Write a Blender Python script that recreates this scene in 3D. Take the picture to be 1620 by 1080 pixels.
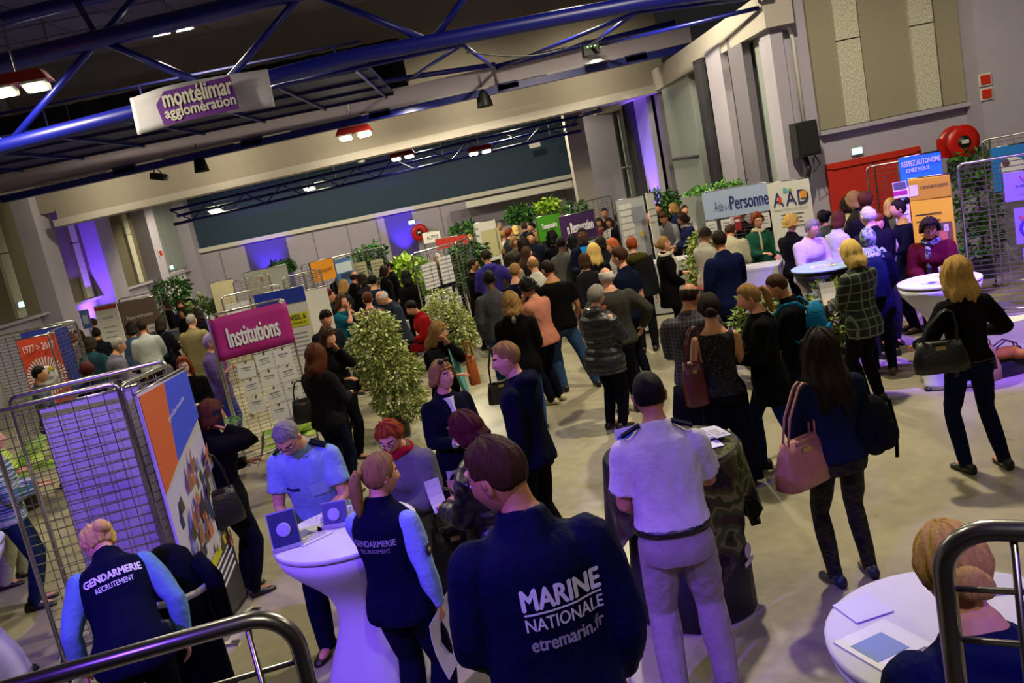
import bpy, bmesh, math, random
import numpy as np
from mathutils import Vector, Matrix
from mathutils.bvhtree import BVHTree

for o in list(bpy.data.objects):
    bpy.data.objects.remove(o)
SC = bpy.context.scene
COL = SC.collection
PI = math.pi
random.seed(7)
rng = np.random.default_rng(11)

# ------------------------------------------------------------------ camera
PITCH, ROLL, EYE = math.radians(10.4), math.radians(11.4), 2.97
_f = Vector((0, math.cos(PITCH), -math.sin(PITCH)))
_u = Vector((0, math.sin(PITCH), math.cos(PITCH)))
_r = Vector((1, 0, 0))
_cx = _r * math.cos(ROLL) - _u * math.sin(ROLL)
_cy = _r * math.sin(ROLL) + _u * math.cos(ROLL)
cd = bpy.data.cameras.new('camera')
cd.sensor_width = 36.0
cd.lens = 36.0 * 1400 / 1620
cd.clip_start, cd.clip_end = 0.05, 200
cam = bpy.data.objects.new('camera', cd)
COL.objects.link(cam)
m3 = Matrix((_cx, _cy, -_f)).transposed().to_4x4()
cam.matrix_world = Matrix.Translation((0, 0, EYE)) @ m3
SC.camera = cam

# ------------------------------------------------------------------ colour management
vs = SC.view_settings
SC.display_settings.display_device = 'sRGB'
vs.view_transform = 'Standard'
vs.look = 'None'
vs.exposure = 0.45
vs.gamma = 1.0
vs.use_curve_mapping = False

# ------------------------------------------------------------------ world: a dark hall, a little bounced light
wd = bpy.data.worlds.new('hall_ambience')
SC.world = wd
wd.use_nodes = True
wd.node_tree.nodes['Background'].inputs[0].default_value = (0.75, 0.70, 0.72, 1)
wd.node_tree.nodes['Background'].inputs[1].default_value = 0.012

WARM = (1.0, 0.90, 0.64)
PURPLE = (0.20, 0.07, 1.0)


def spot(name, loc, target, power, color=WARM, angle=110, blend=0.6, radius=0.12):
    l = bpy.data.lights.new(name, 'SPOT')
    l.energy = power
    l.color = color
    l.spot_size = math.radians(angle)
    l.spot_blend = blend
    l.shadow_soft_size = radius
    o = bpy.data.objects.new(name, l)
    COL.objects.link(o)
    o.location = loc
    d = Vector(target) - Vector(loc)
    o.rotation_euler = d.to_track_quat('-Z', 'Y').to_euler()
    return o


# ceiling floodlights of the hall, pointing down (each sits under a lamp housing built below)
FLOODS = [(-6.6, 12.6, 6.0), (-1.3, 21.0, 5.0), (3.0, 9.0, 7.0), (-2.2, 5.5, 7.0),
          (6.8, 8.5, 7.0), (2.2, 16.5, 6.4), (-8.0, 19.0, 5.6), (7.0, 4.0, 7.0), (-4.5, 15.5, 6.4)]
FPOW = [560, 640, 1250, 170, 190, 1050, 640, 190, 680]
for p, w in zip(FLOODS, FPOW):
    spot('flood_lamp', (p[0], p[1], p[2] - 0.10), (p[0], p[1] + 0.3, 0), w, WARM, 172 if p[1] > 8.8 else 152, 0.45, 0.14)
# stage-hall lamps at the far end
FAR_LAMPS = [(-9.3, 31.0, 4.55), (-5.6, 31.0, 4.75), (-1.55, 30.0, 5.05), (1.55, 30.0, 4.95)]
for p in FAR_LAMPS:
    spot('stage_lamp', (p[0], p[1], p[2] - 0.12), (p[0], p[1] + 0.8, 0), 300, WARM, 172, 0.3, 0.12)
# unseen fill lamps added behind the pale beam to brighten the bulkhead
for x in (-9.6, -6.4, -3.2, 0.0, 3.2):
    spot('bulkhead_fill', (x, 22.55, 5.0 + 0.016 * x), (x, 24.0, 4.3), 75, WARM, 165, 0.4, 0.1)
# purple LED projectors of the fair
spot('purple_projector_stage', (-3.4, 1.2, 4.9), (-1.25, 4.9, 0.9), 1500, PURPLE, 40, 0.5, 0.05)
spot('purple_projector_centre', (-2.4, 0.8, 5.0), (-0.10, 3.3, 1.75), 640, PURPLE, 27, 0.5, 0.05)
spot('purple_projector_wing', (2.2, -0.4, 4.9), (1.25, 2.6, 1.1), 430, PURPLE, 34, 0.5, 0.05)
spot('purple_projector_side', (5.6, 6.6, 5.4), (5.5, 10.3, 0.5), 4600, PURPLE, 46, 0.4, 0.05)
spot('purple_projector_left', (-1.9, 2.6, 4.8), (-3.5, 6.9, 1.2), 900, PURPLE, 30, 0.6, 0.05)
spot('purple_projector_rail', (-2.7, -0.9, 4.7), (-1.15, 2.1, 1.9), 330, PURPLE, 34, 0.6, 0.05)
spot('lettering_fill', (0.9, -1.6, 5.6), (0.4, 3.0, 1.4), 190, WARM, 60, 0.7, 0.12)  # warm fill added behind the camera to brighten the jacket lettering
spot('purple_wash_institutions', (-5.4, 8.6, 0.35), (-3.7, 10.6, 1.1), 130, PURPLE, 70, 0.8, 0.05)
# purple LED uplights standing against walls and columns
UPL = [((-11.45, 26.2, 0.25), (-12.1, 26.6, 4.0), 1500), ((-8.9, 35.3, 0.3), (-8.9, 36.0, 2.6), 420),
       ((-3.45, 35.3, 0.3), (-3.45, 36.0, 2.6), 420), ((4.05, 25.2, 0.3), (4.95, 25.5, 3.6), 1300)]
for p, t, w in UPL:
    spot('uplight_beam', p, t, w, PURPLE, 58, 0.8, 0.05)


# ------------------------------------------------------------------ helpers
def lin(h):
    if isinstance(h, (tuple, list)):
        return tuple(h[:3]) + (1,)
    h = h.lstrip('#')
    out = []
    for i in (0, 2, 4):
        c = int(h[i:i + 2], 16) / 255
        out.append(c / 12.92 if c <= 0.04045 else ((c + 0.055) / 1.055) ** 2.4)
    return tuple(out) + (1,)


MATS = {}


def nodes_of(name):
    m = bpy.data.materials.new(name)
    m.use_nodes = True
    nt = m.node_tree
    return m, nt, nt.nodes['Principled BSDF']


def mat(name, col, rough=0.6, metal=0.0, var=0.0, scale=20.0, bump=0.0, bscale=None, stretch=None, spec=0.5, emit=None, es=1.0):
    """plain procedural material: colour with noise variation and noise bump"""
    if name in MATS:
        return MATS[name]
    m, nt, b = nodes_of(name)
    c = lin(col)
    b.inputs['Base Color'].default_value = c
    b.inputs['Roughness'].default_value = rough
    b.inputs['Metallic'].default_value = metal
    b.inputs['Specular IOR Level'].default_value = spec
    if emit is not None:
        b.inputs['Emission Color'].default_value = lin(emit)
        b.inputs['Emission Strength'].default_value = es
    if var or bump:
        tc = nt.nodes.new('ShaderNodeTexCoord')
        mp = nt.nodes.new('ShaderNodeMapping')
        if stretch:
            mp.inputs['Scale'].default_value = stretch
        nt.links.new(tc.outputs['Object'], mp.inputs['Vector'])
        n = nt.nodes.new('ShaderNodeTexNoise')
        n.inputs['Scale'].default_value = scale
        n.inputs['Detail'].default_value = 4
        nt.links.new(mp.outputs['Vector'], n.inputs['Vector'])
        if var:
            mx = nt.nodes.new('ShaderNodeMix')
            mx.data_type = 'RGBA'
            k0, k1 = max(0, 1 - var), 1 + var
            mx.inputs['A'].default_value = tuple(min(1, v * k0) for v in c[:3]) + (1,)
            mx.inputs['B'].default_value = tuple(min(1, v * k1) for v in c[:3]) + (1,)
            nt.links.new(n.outputs['Fac'], mx.inputs['Factor'])
            nt.links.new(mx.outputs['Result'], b.inputs['Base Color'])
        if bump:
            n2 = n
            if bscale:
                n2 = nt.nodes.new('ShaderNodeTexNoise')
                n2.inputs['Scale'].default_value = bscale
                n2.inputs['Detail'].default_value = 3
                nt.links.new(mp.outputs['Vector'], n2.inputs['Vector'])
            bp = nt.nodes.new('ShaderNodeBump')
            bp.inputs['Strength'].default_value = bump
            bp.inputs['Distance'].default_value = 0.02
            nt.links.new(n2.outputs['Fac'], bp.inputs['Height'])
            nt.links.new(bp.outputs['Normal'], b.inputs['Normal'])
    MATS[name] = m
    return m


def cloth(col, rough=0.85, var=0.18):
    key = 'cloth_' + str(col) + str(rough)
    return mat(key, col, rough, 0, var, 14, 0.35, 34, spec=0.05)


def ramp_mat(name, stops, scale, stretch=None, rough=0.8, detail=2, interp='CONSTANT', tex='noise', bump=0.2):
    """patchy printed cloth (camouflage and the like): noise through a colour ramp"""
    if name in MATS:
        return MATS[name]
    m, nt, b = nodes_of(name)
    tc = nt.nodes.new('ShaderNodeTexCoord')
    mp = nt.nodes.new('ShaderNodeMapping')
    if stretch:
        mp.inputs['Scale'].default_value = stretch
    nt.links.new(tc.outputs['Object'], mp.inputs['Vector'])
    n = nt.nodes.new('ShaderNodeTexNoise' if tex == 'noise' else 'ShaderNodeTexVoronoi')
    n.inputs['Scale'].default_value = scale
    if tex == 'noise':
        n.inputs['Detail'].default_value = detail
    nt.links.new(mp.outputs['Vector'], n.inputs['Vector'])
    r = nt.nodes.new('ShaderNodeValToRGB')
    r.color_ramp.interpolation = interp
    el = r.color_ramp.elements
    while len(el) < len(stops):
        el.new(0.5)
    for e, (p, c) in zip(el, stops):
        e.position = p
        e.color = lin(c)
    nt.links.new(n.outputs['Fac' if tex == 'noise' else 'Distance'], r.inputs['Fac'])
    nt.links.new(r.outputs['Color'], b.inputs['Base Color'])
    b.inputs['Roughness'].default_value = rough
    b.inputs['Specular IOR Level'].default_value = 0.25
    MATS[name] = m
    return m


def plaid_mat(name, base, line, scale, width=0.12, line2=None):
    if name in MATS:
        return MATS[name]
    m, nt, b = nodes_of(name)
    tc = nt.nodes.new('ShaderNodeTexCoord')
    sp = nt.nodes.new('ShaderNodeSeparateXYZ')
    nt.links.new(tc.outputs['Object'], sp.inputs[0])
    outs = []
    for ax in ('X', 'Z'):
        mu = nt.nodes.new('ShaderNodeMath'); mu.operation = 'MULTIPLY'; mu.inputs[1].default_value = scale
        nt.links.new(sp.outputs[ax], mu.inputs[0])
        fr = nt.nodes.new('ShaderNodeMath'); fr.operation = 'FRACT'
        nt.links.new(mu.outputs[0], fr.inputs[0])
        lt = nt.nodes.new('ShaderNodeMath'); lt.operation = 'LESS_THAN'; lt.inputs[1].default_value = width
        nt.links.new(fr.outputs[0], lt.inputs[0])
        outs.append(lt)
    ad = nt.nodes.new('ShaderNodeMath'); ad.operation = 'ADD'; ad.use_clamp = True
    nt.links.new(outs[0].outputs[0], ad.inputs[0]); nt.links.new(outs[1].outputs[0], ad.inputs[1])
    mx = nt.nodes.new('ShaderNodeMix'); mx.data_type = 'RGBA'
    mx.inputs['A'].default_value = lin(base); mx.inputs['B'].default_value = lin(line)
    nt.links.new(ad.outputs[0], mx.inputs['Factor'])
    nt.links.new(mx.outputs['Result'], b.inputs['Base Color'])
    b.inputs['Roughness'].default_value = 0.85
    b.inputs['Specular IOR Level'].default_value = 0.25
    MATS[name] = m
    return m


class MB:
    """collects closed shapes; build() links them as one mesh object"""
    def __init__(self):
        self.v = []
        self.f = []
        self.mi = []

    def add(self, vs, fs, mi=0):
        n = len(self.v)
        self.v.extend([tuple(p) for p in vs])
        self.f.extend([tuple(i + n for i in f) for f in fs])
        self.mi.extend([mi] * len(fs))
        return self

    def box(self, c, s, rot=None, mi=0, taper=1.0):
        x, y, z = s[0] / 2, s[1] / 2, s[2] / 2
        vs = [Vector(p) for p in ((-x, -y, -z), (x, -y, -z), (x, y, -z), (-x, y, -z),
                                  (-x * taper, -y * taper, z), (x * taper, -y * taper, z), (x * taper, y * taper, z), (-x * taper, y * taper, z))]
        if rot is not None:
            vs = [rot @ p for p in vs]
        c = Vector(c)
        return self.add([p + c for p in vs], [(0, 3, 2, 1), (4, 5, 6, 7), (0, 1, 5, 4), (1, 2, 6, 5), (2, 3, 7, 6), (3, 0, 4, 7)], mi)

    def prism(self, pts, off, mi=0):
        """closed polygon pts extruded by off"""
        n = len(pts)
        a = [Vector(p) for p in pts]
        o = Vector(off)
        return self.add(a + [p + o for p in a], [tuple(range(n))[::-1], tuple(range(n, 2 * n))] + [(i, (i + 1) % n, n + (i + 1) % n, n + i) for i in range(n)], mi)

    def tube(self, pts, r, seg=8, mi=0, cap=True, closed=False, flat=1.0):
        """tube along a polyline; r a number or list"""
        P = [Vector(p) for p in pts]
        n = len(P)
        R = r if isinstance(r, (list, tuple)) else [r] * n
        vs = []
        ref = None
        for i in range(n):
            if closed:
                t = P[(i + 1) % n] - P[i - 1]
            else:
                t = P[min(i + 1, n - 1)] - P[max(i - 1, 0)]
            if t.length < 1e-9:
                t = Vector((0, 0, 1))
            t.normalize()
            if ref is None:
                ref = Vector((0, 0, 1)) if abs(t.z) < 0.9 else Vector((1, 0, 0))
            a = ref - t * ref.dot(t)
            if a.length < 1e-6:
                a = t.orthogonal()
            a.normalize()
            ref = a
            b = t.cross(a)
            for k in range(seg):
                an = 2 * PI * k / seg
                vs.append(P[i] + a * (math.cos(an) * R[i]) + b * (math.sin(an) * R[i] * flat))
        fs = []
        m = n if closed else n - 1
        for i in range(m):
            j = (i + 1) % n
            for k in range(seg):
                l = (k + 1) % seg
                fs.append((i * seg + k, i * seg + l, j * seg + l, j * seg + k))
        if cap and not closed:
            fs.append(tuple(range(seg))[::-1])
            fs.append(tuple((n - 1) * seg + k for k in range(seg)))
        return self.add(vs, fs, mi)

    def cyl(self, a, b, r, seg=12, mi=0):
        return self.tube([a, b], r, seg, mi)

    def lathe(self, prof, seg=24, c=(0, 0, 0), mi=0, fn=None):
        """prof: list of (r,z); closed by fans at both ends"""
        vs = []
        for (r, z) in prof:
            for k in range(seg):
                a = 2 * PI * k / seg
                rr = r * (fn(a, z) if fn else 1)
                vs.append((c[0] + rr * math.cos(a), c[1] + rr * math.sin(a), c[2] + z))
        fs = []
        for i in range(len(prof) - 1):
            for k in range(seg):
                l = (k + 1) % seg
                fs.append((i * seg + k, i * seg + l, (i + 1) * seg + l, (i + 1) * seg + k))
        fs.append(tuple(range(seg))[::-1])
        fs.append(tuple((len(prof) - 1) * seg + k for k in range(seg)))
        return self.add(vs, fs, mi)

    def rings(self, rings, mi=0, cap=True):
        """loft a list of equally long rings"""
        seg = len(rings[0])
        vs = [p for r in rings for p in r]
        fs = []
        for i in range(len(rings) - 1):
            for k in range(seg):
                l = (k + 1) % seg
                fs.append((i * seg + k, i * seg + l, (i + 1) * seg + l, (i + 1) * seg + k))
        if cap:
            fs.append(tuple(range(seg))[::-1])
            fs.append(tuple((len(rings) - 1) * seg + k for k in range(seg)))
        return self.add(vs, fs, mi)

    def ell(self, c, r, rot=None, su=10, sv=7, mi=0):
        c = Vector(c)
        vs, fs = [], []
        for i in range(1, sv):
            th = PI * i / sv
            for k in range(su):
                ph = 2 * PI * k / su
                p = Vector((r[0] * math.sin(th) * math.cos(ph), r[1] * math.sin(th) * math.sin(ph), r[2] * math.cos(th)))
                vs.append(c + (rot @ p if rot is not None else p))
        for e in (r[2], -r[2]):
            p = Vector((0, 0, e))
            vs.append(c + (rot @ p if rot is not None else p))
        T, B = len(vs) - 2, len(vs) - 1
        for i in range(sv - 2):
            for k in range(su):
                l = (k + 1) % su
                fs.append((i * su + k, (i + 1) * su + k, (i + 1) * su + l, i * su + l))
        for k in range(su):
            l = (k + 1) % su
            fs.append((T, k, l))
            fs.append((B, (sv - 2) * su + l, (sv - 2) * su + k))
        return self.add(vs, fs, mi)

    def mesh(self, name):
        me = bpy.data.meshes.new(name)
        me.from_pydata(self.v, [], self.f)
        if any(self.mi):
            me.polygons.foreach_set('material_index', self.mi)
        me.update()
        return me

    def build(self, name, m=None, parent=None, smooth=False, loc=None):
        me = self.mesh(name)
        for k in (m if isinstance(m, (list, tuple)) else [m]):
            if k is not None:
                me.materials.append(k)
        if smooth:
            me.polygons.foreach_set('use_smooth', [True] * len(me.polygons))
        o = bpy.data.objects.new(name, me)
        COL.objects.link(o)
        if parent is not None:
            o.parent = parent
        if loc is not None:
            o.location = loc
        return o


def tag(o, label=None, cat=None, group=None, kind=None):
    if label:
        o['label'] = label
    if cat:
        o['category'] = cat
    if group:
        o['group'] = group
    if kind:
        o['kind'] = kind
    return o


def thing(name, loc, label, cat, rz=0.0, group=None):
    o = bpy.data.objects.new(name, None)
    COL.objects.link(o)
    o.empty_display_size = 0.2
    o.location = loc
    o.rotation_euler = (0, 0, rz)
    return tag(o, label, cat, group)


def struct(o):
    o['kind'] = 'structure'
    return o


def kid(o):
    """the sheet or panel of a sign, so that its print becomes a sub-part"""
    if o.type == 'EMPTY':
        for c in o.children:
            if c.name.split('.')[0] in ('sheet', 'panel', 'cloth', 'plate'):
                return c
    return o


JOBS = []          # (object, callback(evaluated mesh)) baked in one go by finalize()


def finalize():
    bpy.context.view_layer.update()
    dg = bpy.context.evaluated_depsgraph_get()
    done = []
    for ob, cb in JOBS:
        done.append((ob, cb, bpy.data.meshes.new_from_object(ob.evaluated_get(dg))))
    for ob, cb, me in done:
        cb(ob, me)
    JOBS.clear()


def text_on(parent, body, m, w=None, h=None, pos=(0, 0, 0), bold=0.0, name='lettering', rot=0.0, after=None, label=None, italic=0.0, space=1.0, fat=0.0):
    """flat lettering on a board that faces local -Y; pos is the text centre (x, y, z) in the parent's frame"""
    cu = bpy.data.curves.new('text', 'FONT')
    cu.body = body
    cu.size = 1.0
    cu.align_x = 'CENTER'
    cu.align_y = 'CENTER'
    cu.offset = bold
    cu.shear = italic
    cu.space_character = space
    cu.resolution_u = 3
    parent = kid(parent)
    to = bpy.data.objects.new('text_source', cu)
    COL.objects.link(to)

    def cb(ob, me):
        n = len(me.vertices)
        a = np.empty(n * 3)
        me.vertices.foreach_get('co', a)
        a = a.reshape(-1, 3)
        lo, hi = a.min(0), a.max(0)
        c = (lo + hi) / 2
        s = hi - lo
        kx = w / s[0] if w else None
        ky = h / s[1] if h else None
        kx = kx or ky
        ky = ky or kx
        x = (a[:, 0] - c[0]) * kx
        y = (a[:, 1] - c[1]) * ky
        cr, sr = math.cos(rot), math.sin(rot)
        xx, yy = x * cr - y * sr, x * sr + y * cr
        out = np.stack([pos[0] + xx, np.full(n, pos[1]), pos[2] + yy], 1)
        if fat:
            # heavier strokes: the same glyphs laid side by side
            ff = [tuple(p.vertices) for p in me.polygons]
            vs_, fs_ = [], []
            for q, (ox, oz) in enumerate(((-fat, 0), (fat, 0), (0, fat), (0, -fat))):
                vs_.append(out + np.array([ox, -0.0004 * q, oz]))
                fs_ += [tuple(i + q * n for i in f) for f in ff]
            out = np.concatenate(vs_)
            me.clear_geometry()
            me.from_pydata([tuple(v) for v in out], [], fs_)
        if after:
            out = after(out)
        me.vertices.foreach_set('co', out.reshape(-1))
        me.materials.clear()
        me.materials.append(m)
        me.update()
        o = bpy.data.objects.new(name, me)
        COL.objects.link(o)
        o.parent = parent
        if label:
            o['label'] = label
        bpy.data.objects.remove(ob)
        bpy.data.curves.remove(cu)
    JOBS.append((to, cb))

# ================================================================== THE SETTING
M_wall = mat('painted_wall', '#a39cab', 0.8, 0, 0.06, 3, 0.05, 60)
M_walld = mat('painted_wall_dark', '#6f6a75', 0.8, 0, 0.06, 3, 0.05, 60)
M_beige = mat('beige_acoustic_panel', '#8d8672', 0.9, 0, 0.10, 30, 0.2, 90)
M_rough = ramp_mat('rough_wood_wool_strip', [(0.0, '#6d6a5c'), (0.45, '#aca894'), (0.6, '#c9c5b2')], 60, (1, 1, 0.5), 0.95, 3, 'LINEAR')
M_olive = mat('olive_acoustic_panel', '#635b46', 0.9, 0, 0.12, 20, 0.2, 80)
M_white = mat('offwhite_paint', '#c9c6bd', 0.7, 0, 0.05, 4)
M_concrete = mat('painted_concrete_beam', '#a79f97', 0.8, 0, 0.08, 3, 0.05, 40)
M_brown = mat('brownish_bulkhead_paint', '#8d8478', 0.85, 0, 0.08, 4)
M_bluewall = mat('dark_blue_wall', '#22384e', 0.75, 0, 0.12, 5, 0.05, 40)
M_blue = mat('blue_truss_paint', '#081178', 0.4, 0.0, 0.08, 8)
M_darkblue = mat('dark_blue_mesh_paint', '#0a0c50', 0.6, 0, 0.15, 12)
M_black = mat('black_drape', '#0b090d', 0.9, 0, 0.2, 10, 0.3, 25)
M_curtain = mat('charcoal_curtain', '#2d2a33', 0.9, 0, 0.2, 10, 0.3, 25)
M_glass_panel = mat('greyish_wall_panel', '#8d9490', 0.45, 0, 0.05, 4)
M_red = mat('red_door_paint', '#b8260f', 0.5, 0, 0.08, 5)
M_redbox = mat('red_lamp_housing', '#8f1712', 0.5)
M_steel = mat('brushed_steel', '#9a9795', 0.28, 1.0, 0.1, 30)
M_chrome = mat('zinc_wire', '#b9b7b3', 0.25, 1.0)
M_blackplastic = mat('black_plastic', '#0c0c0e', 0.5)
M_lamp = mat('lit_lamp_glass', '#ffffff', 0.3, emit='#fff6dc', es=26)
M_exit = mat('exit_sign_glow', '#8fe8e0', 0.3, emit='#6fe9e4', es=5)
M_whiteplastic = mat('white_plastic', '#d8d6d2', 0.45)

# floor: polished concrete
m, nt, b = nodes_of('polished_concrete_floor')
tc = nt.nodes.new('ShaderNodeTexCoord')
n1 = nt.nodes.new('ShaderNodeTexNoise'); n1.inputs['Scale'].default_value = 0.55; n1.inputs['Detail'].default_value = 6
n2 = nt.nodes.new('ShaderNodeTexNoise'); n2.inputs['Scale'].default_value = 9; n2.inputs['Detail'].default_value = 8
nt.links.new(tc.outputs['Object'], n1.inputs['Vector']); nt.links.new(tc.outputs['Object'], n2.inputs['Vector'])
ad = nt.nodes.new('ShaderNodeMath'); ad.operation = 'MULTIPLY_ADD'; ad.inputs[1].default_value = 0.4
nt.links.new(n2.outputs['Fac'], ad.inputs[0]); nt.links.new(n1.outputs['Fac'], ad.inputs[2])
rp = nt.nodes.new('ShaderNodeValToRGB')
rp.color_ramp.elements[0].position = 0.45; rp.color_ramp.elements[0].color = lin('#7f7966')
rp.color_ramp.elements[1].position = 0.95; rp.color_ramp.elements[1].color = lin('#a69d83')
nt.links.new(ad.outputs[0], rp.inputs['Fac']); nt.links.new(rp.outputs['Color'], b.inputs['Base Color'])
rr = nt.nodes.new('ShaderNodeMapRange'); rr.inputs['To Min'].default_value = 0.22; rr.inputs['To Max'].default_value = 0.42
nt.links.new(n2.outputs['Fac'], rr.inputs['Value']); nt.links.new(rr.outputs[0], b.inputs['Roughness'])
M_floor = m

struct(MB().box((-1.0, 16.5, -0.1), (26, 41, 0.2)).build('floor', M_floor))
XL, XR, YB = -12.1, 5.0, 36.0

# ---- left wall: panelled bays between projecting columns
wl = struct(MB().box((XL - 0.2, 17.5, 4.0), (0.4, 37.0, 8.0)).build('wall_left', M_wall))
bays = [(19.2, 23.6), (24.5, 27.1), (28.2, 31.2), (32.0, 35.4)]
for k, (y0, y1) in enumerate(bays):
    if k < 3:
        MB().box((XL + 0.03, (y0 + y1) / 2, 4.75), (0.06, y1 - y0, 5.7)).build('acoustic_panel', M_olive, wl)
        w = 0.42
        for yy in (y0 + 0.35 * (y1 - y0) - 0.5, y0 + 0.75 * (y1 - y0)):
            for z0, z1 in ((1.92, 3.55), (3.58, 7.4)):
                MB().box((XL + 0.10, yy, (z0 + z1) / 2), (0.10, w, z1 - z0)).build('rough_strip', M_rough, wl)
    else:
        for yy in (y0 + 0.85, y0 + 2.55):
            MB().box((XL + 0.05, yy, 4.75), (0.10, 1.62, 5.5)).build('wall_panel', M_glass_panel, wl)
        MB().box((XL + 0.05, y0 + 1.9, 1.0), (0.08, 2.2, 1.95)).build('white_service_door', M_white, wl)
    MB().box((XL + 0.12, (y0 + y1) / 2, 1.86), (0.24, y1 - y0, 0.07)).build('ledge', M_wall, wl)
for y0, y1 in ((23.6, 24.5), (27.1, 28.2), (31.2, 32.0), (35.4, 36.0)):
    MB().box((XL + 0.28, (y0 + y1) / 2, 4.0), (0.56, y1 - y0, 8.0)).build('column', M_wall, wl)

# ---- back wall: grey below, dark blue above, light ledge between
wb = struct(MB().box((-4.0, YB + 0.2, 1.28), (16.6, 0.4, 2.56)).build('wall_back', M_wall))
MB().box((-4.1, YB + 0.15, 3.95), (16.0, 0.3, 2.75)).build('dark_blue_upper_wall', M_bluewall, wb)
MB().box((-4.1, YB - 0.05, 2.50), (16.0, 0.3, 0.16)).build('light_ledge', M_white, wb)
for x in (-10.8, -9.4, -7.0, -5.6, -4.4, -1.8, -0.4, 1.0):
    MB().box((x, YB - 0.01, 1.2), (0.02, 0.03, 2.4)).build('panel_joint', M_walld, wb)
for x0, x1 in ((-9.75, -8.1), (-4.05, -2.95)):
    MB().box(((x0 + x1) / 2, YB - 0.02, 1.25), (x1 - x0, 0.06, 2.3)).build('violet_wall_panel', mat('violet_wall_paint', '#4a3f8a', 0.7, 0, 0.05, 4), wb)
MB().box((1.4, YB - 0.9, 2.22), (4.2, 0.5, 0.24)).build('crossbeam', M_white, wb)
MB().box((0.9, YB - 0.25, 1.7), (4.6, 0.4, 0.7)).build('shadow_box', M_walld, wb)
# proscenium post on the right of the stage hall
for nm, x0, x1, y, mm in (('proscenium_post', 3.1, 3.7, 30.0, M_concrete), ('proscenium_pier', 3.75, 4.9, 31.5, M_wall)):
    MB().box(((x0 + x1) / 2, y, 2.4), (x1 - x0, 0.8, 4.8)).build(nm, mm, wb)

# ---- right wall of the hall: pilasters, panels, dark gaps; curtains hang in front of it
wr = struct(MB().box((XR + 0.25, 25.6, 2.4), (0.1, 21.0, 4.8)).build('wall_right', M_walld))
slabs = [('pale_panel', 15.05, 15.75, 0.00, M_glass_panel), ('dark_pilaster', 15.75, 16.6, 0.20, M_walld),
         ('window_slot', 16.6, 17.0, -0.05, M_white), ('grey_pilaster', 17.05, 18.1, 0.22, M_wall),
         ('pale_strip', 18.75, 19.3, 0.0, M_white), ('tall_white_panel', 20.4, 23.4, 0.04, M_glass_panel),
         ('dark_strip', 23.9, 24.4, 0.05, M_walld), ('lit_column', 24.5, 26.4, 0.25, M_wall),
         ('grey_panel', 28.3, 30.6, 0.0, M_glass_panel), ('grey_panel', 30.9, 33.2, 0.0, M_glass_panel),
         ('grey_panel', 34.2, 36.2, 0.0, M_glass_panel)]
for nm, y0, y1, out, mm in slabs:
    MB().box((XR + 0.15 - out, (y0 + y1) / 2, 2.3), (0.14, y1 - y0, 4.6)).build(nm, mm, wr)
MB().box((XR + 0.0, 22.0, 2.6), (0.30, 3.0, 0.02)).build('panel_joint', M_walld, wr)
MB().box((XR + 0.05, 32.0, 2.5), (0.24, 4.6, 0.03)).build('panel_joint', M_white, wr)


def curtain(y0, y1, x, label):
    r = []
    n = 22
    for z in (0.02, 1.5, 3.0, 4.5):
        ring = []
        for k in range(n + 1):
            t = k / n
            ring.append((x + 0.06 * math.sin(t * 7 * 2 * PI) - 0.04, y0 + (y1 - y0) * t, z))
        for k in range(n, -1, -1):
            t = k / n
            ring.append((x + 0.06 * math.sin(t * 7 * 2 * PI), y0 + (y1 - y0) * t, z))
        r.append(ring)
    mb = MB().rings(r)
    o = mb.build('wall_curtain', M_curtain, smooth=False)
    tag(o, label, 'curtain', 'curtains along the right wall')


curtain(18.15, 18.75, XR - 0.15, 'narrow charcoal curtain between grey pilaster and tall white panel')
curtain(26.5, 28.2, XR - 0.15, 'charcoal curtain beside the purple lit column')
curtain(33.2, 34.2, XR - 0.12, 'charcoal curtain farthest back on the right wall')

# ---- wall with the red double door, facing the camera
wf = struct(MB().box((7.0, 14.95, 4.0), (4.0, 0.5, 8.0)).build('wall_front_right', M_wall))
MB().box((6.83, 14.67, 5.35), (2.42, 0.10, 5.3)).build('acoustic_panel', M_beige, wf)
MB().box((6.83, 14.62, 2.655), (2.5, 0.2, 0.07)).build('panel_ledge', M_wall, wf)
for x0, x1 in ((6.02, 6.40), (7.22, 7.60)):
    for z0, z1 in ((2.70, 4.02), (4.04, 7.4)):
        MB().box(((x0 + x1) / 2, 14.59, (z0 + z1) / 2), (x1 - x0, 0.08, z1 - z0)).build('rough_strip', M_rough, wf)
MB().box((8.6, 14.6, 4.0), (1.1, 0.8, 8.0)).build('corner_pier', M_wall, wf)
MB().box((10.5, 15.0, 4.0), (3.0, 0.4, 8.0)).build('recess_wall', M_walld, wf)
MB().tube([(4.97, 14.63, 4.35), (5.18, 14.63, 4.42), (5.32, 14.63, 4.38), (5.36, 14.63, 4.2), (5.36, 14.63, 2.9)], 0.035, 8).build('white_pipe', M_white, wf, True)
MB().box((5.06, 14.75, 4.0), (0.2, 0.5, 8.0)).build('corner_post', M_wall, wf)
for z in (2.98, 2.76):
    MB().box((8.12, 14.18, z), (0.2, 0.02, 0.19)).build('safety_sign_plate', M_white, wf)
    MB().box((8.12, 14.165, z), (0.15, 0.02, 0.14)).build('red_safety_sign', M_red, wf)
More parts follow.
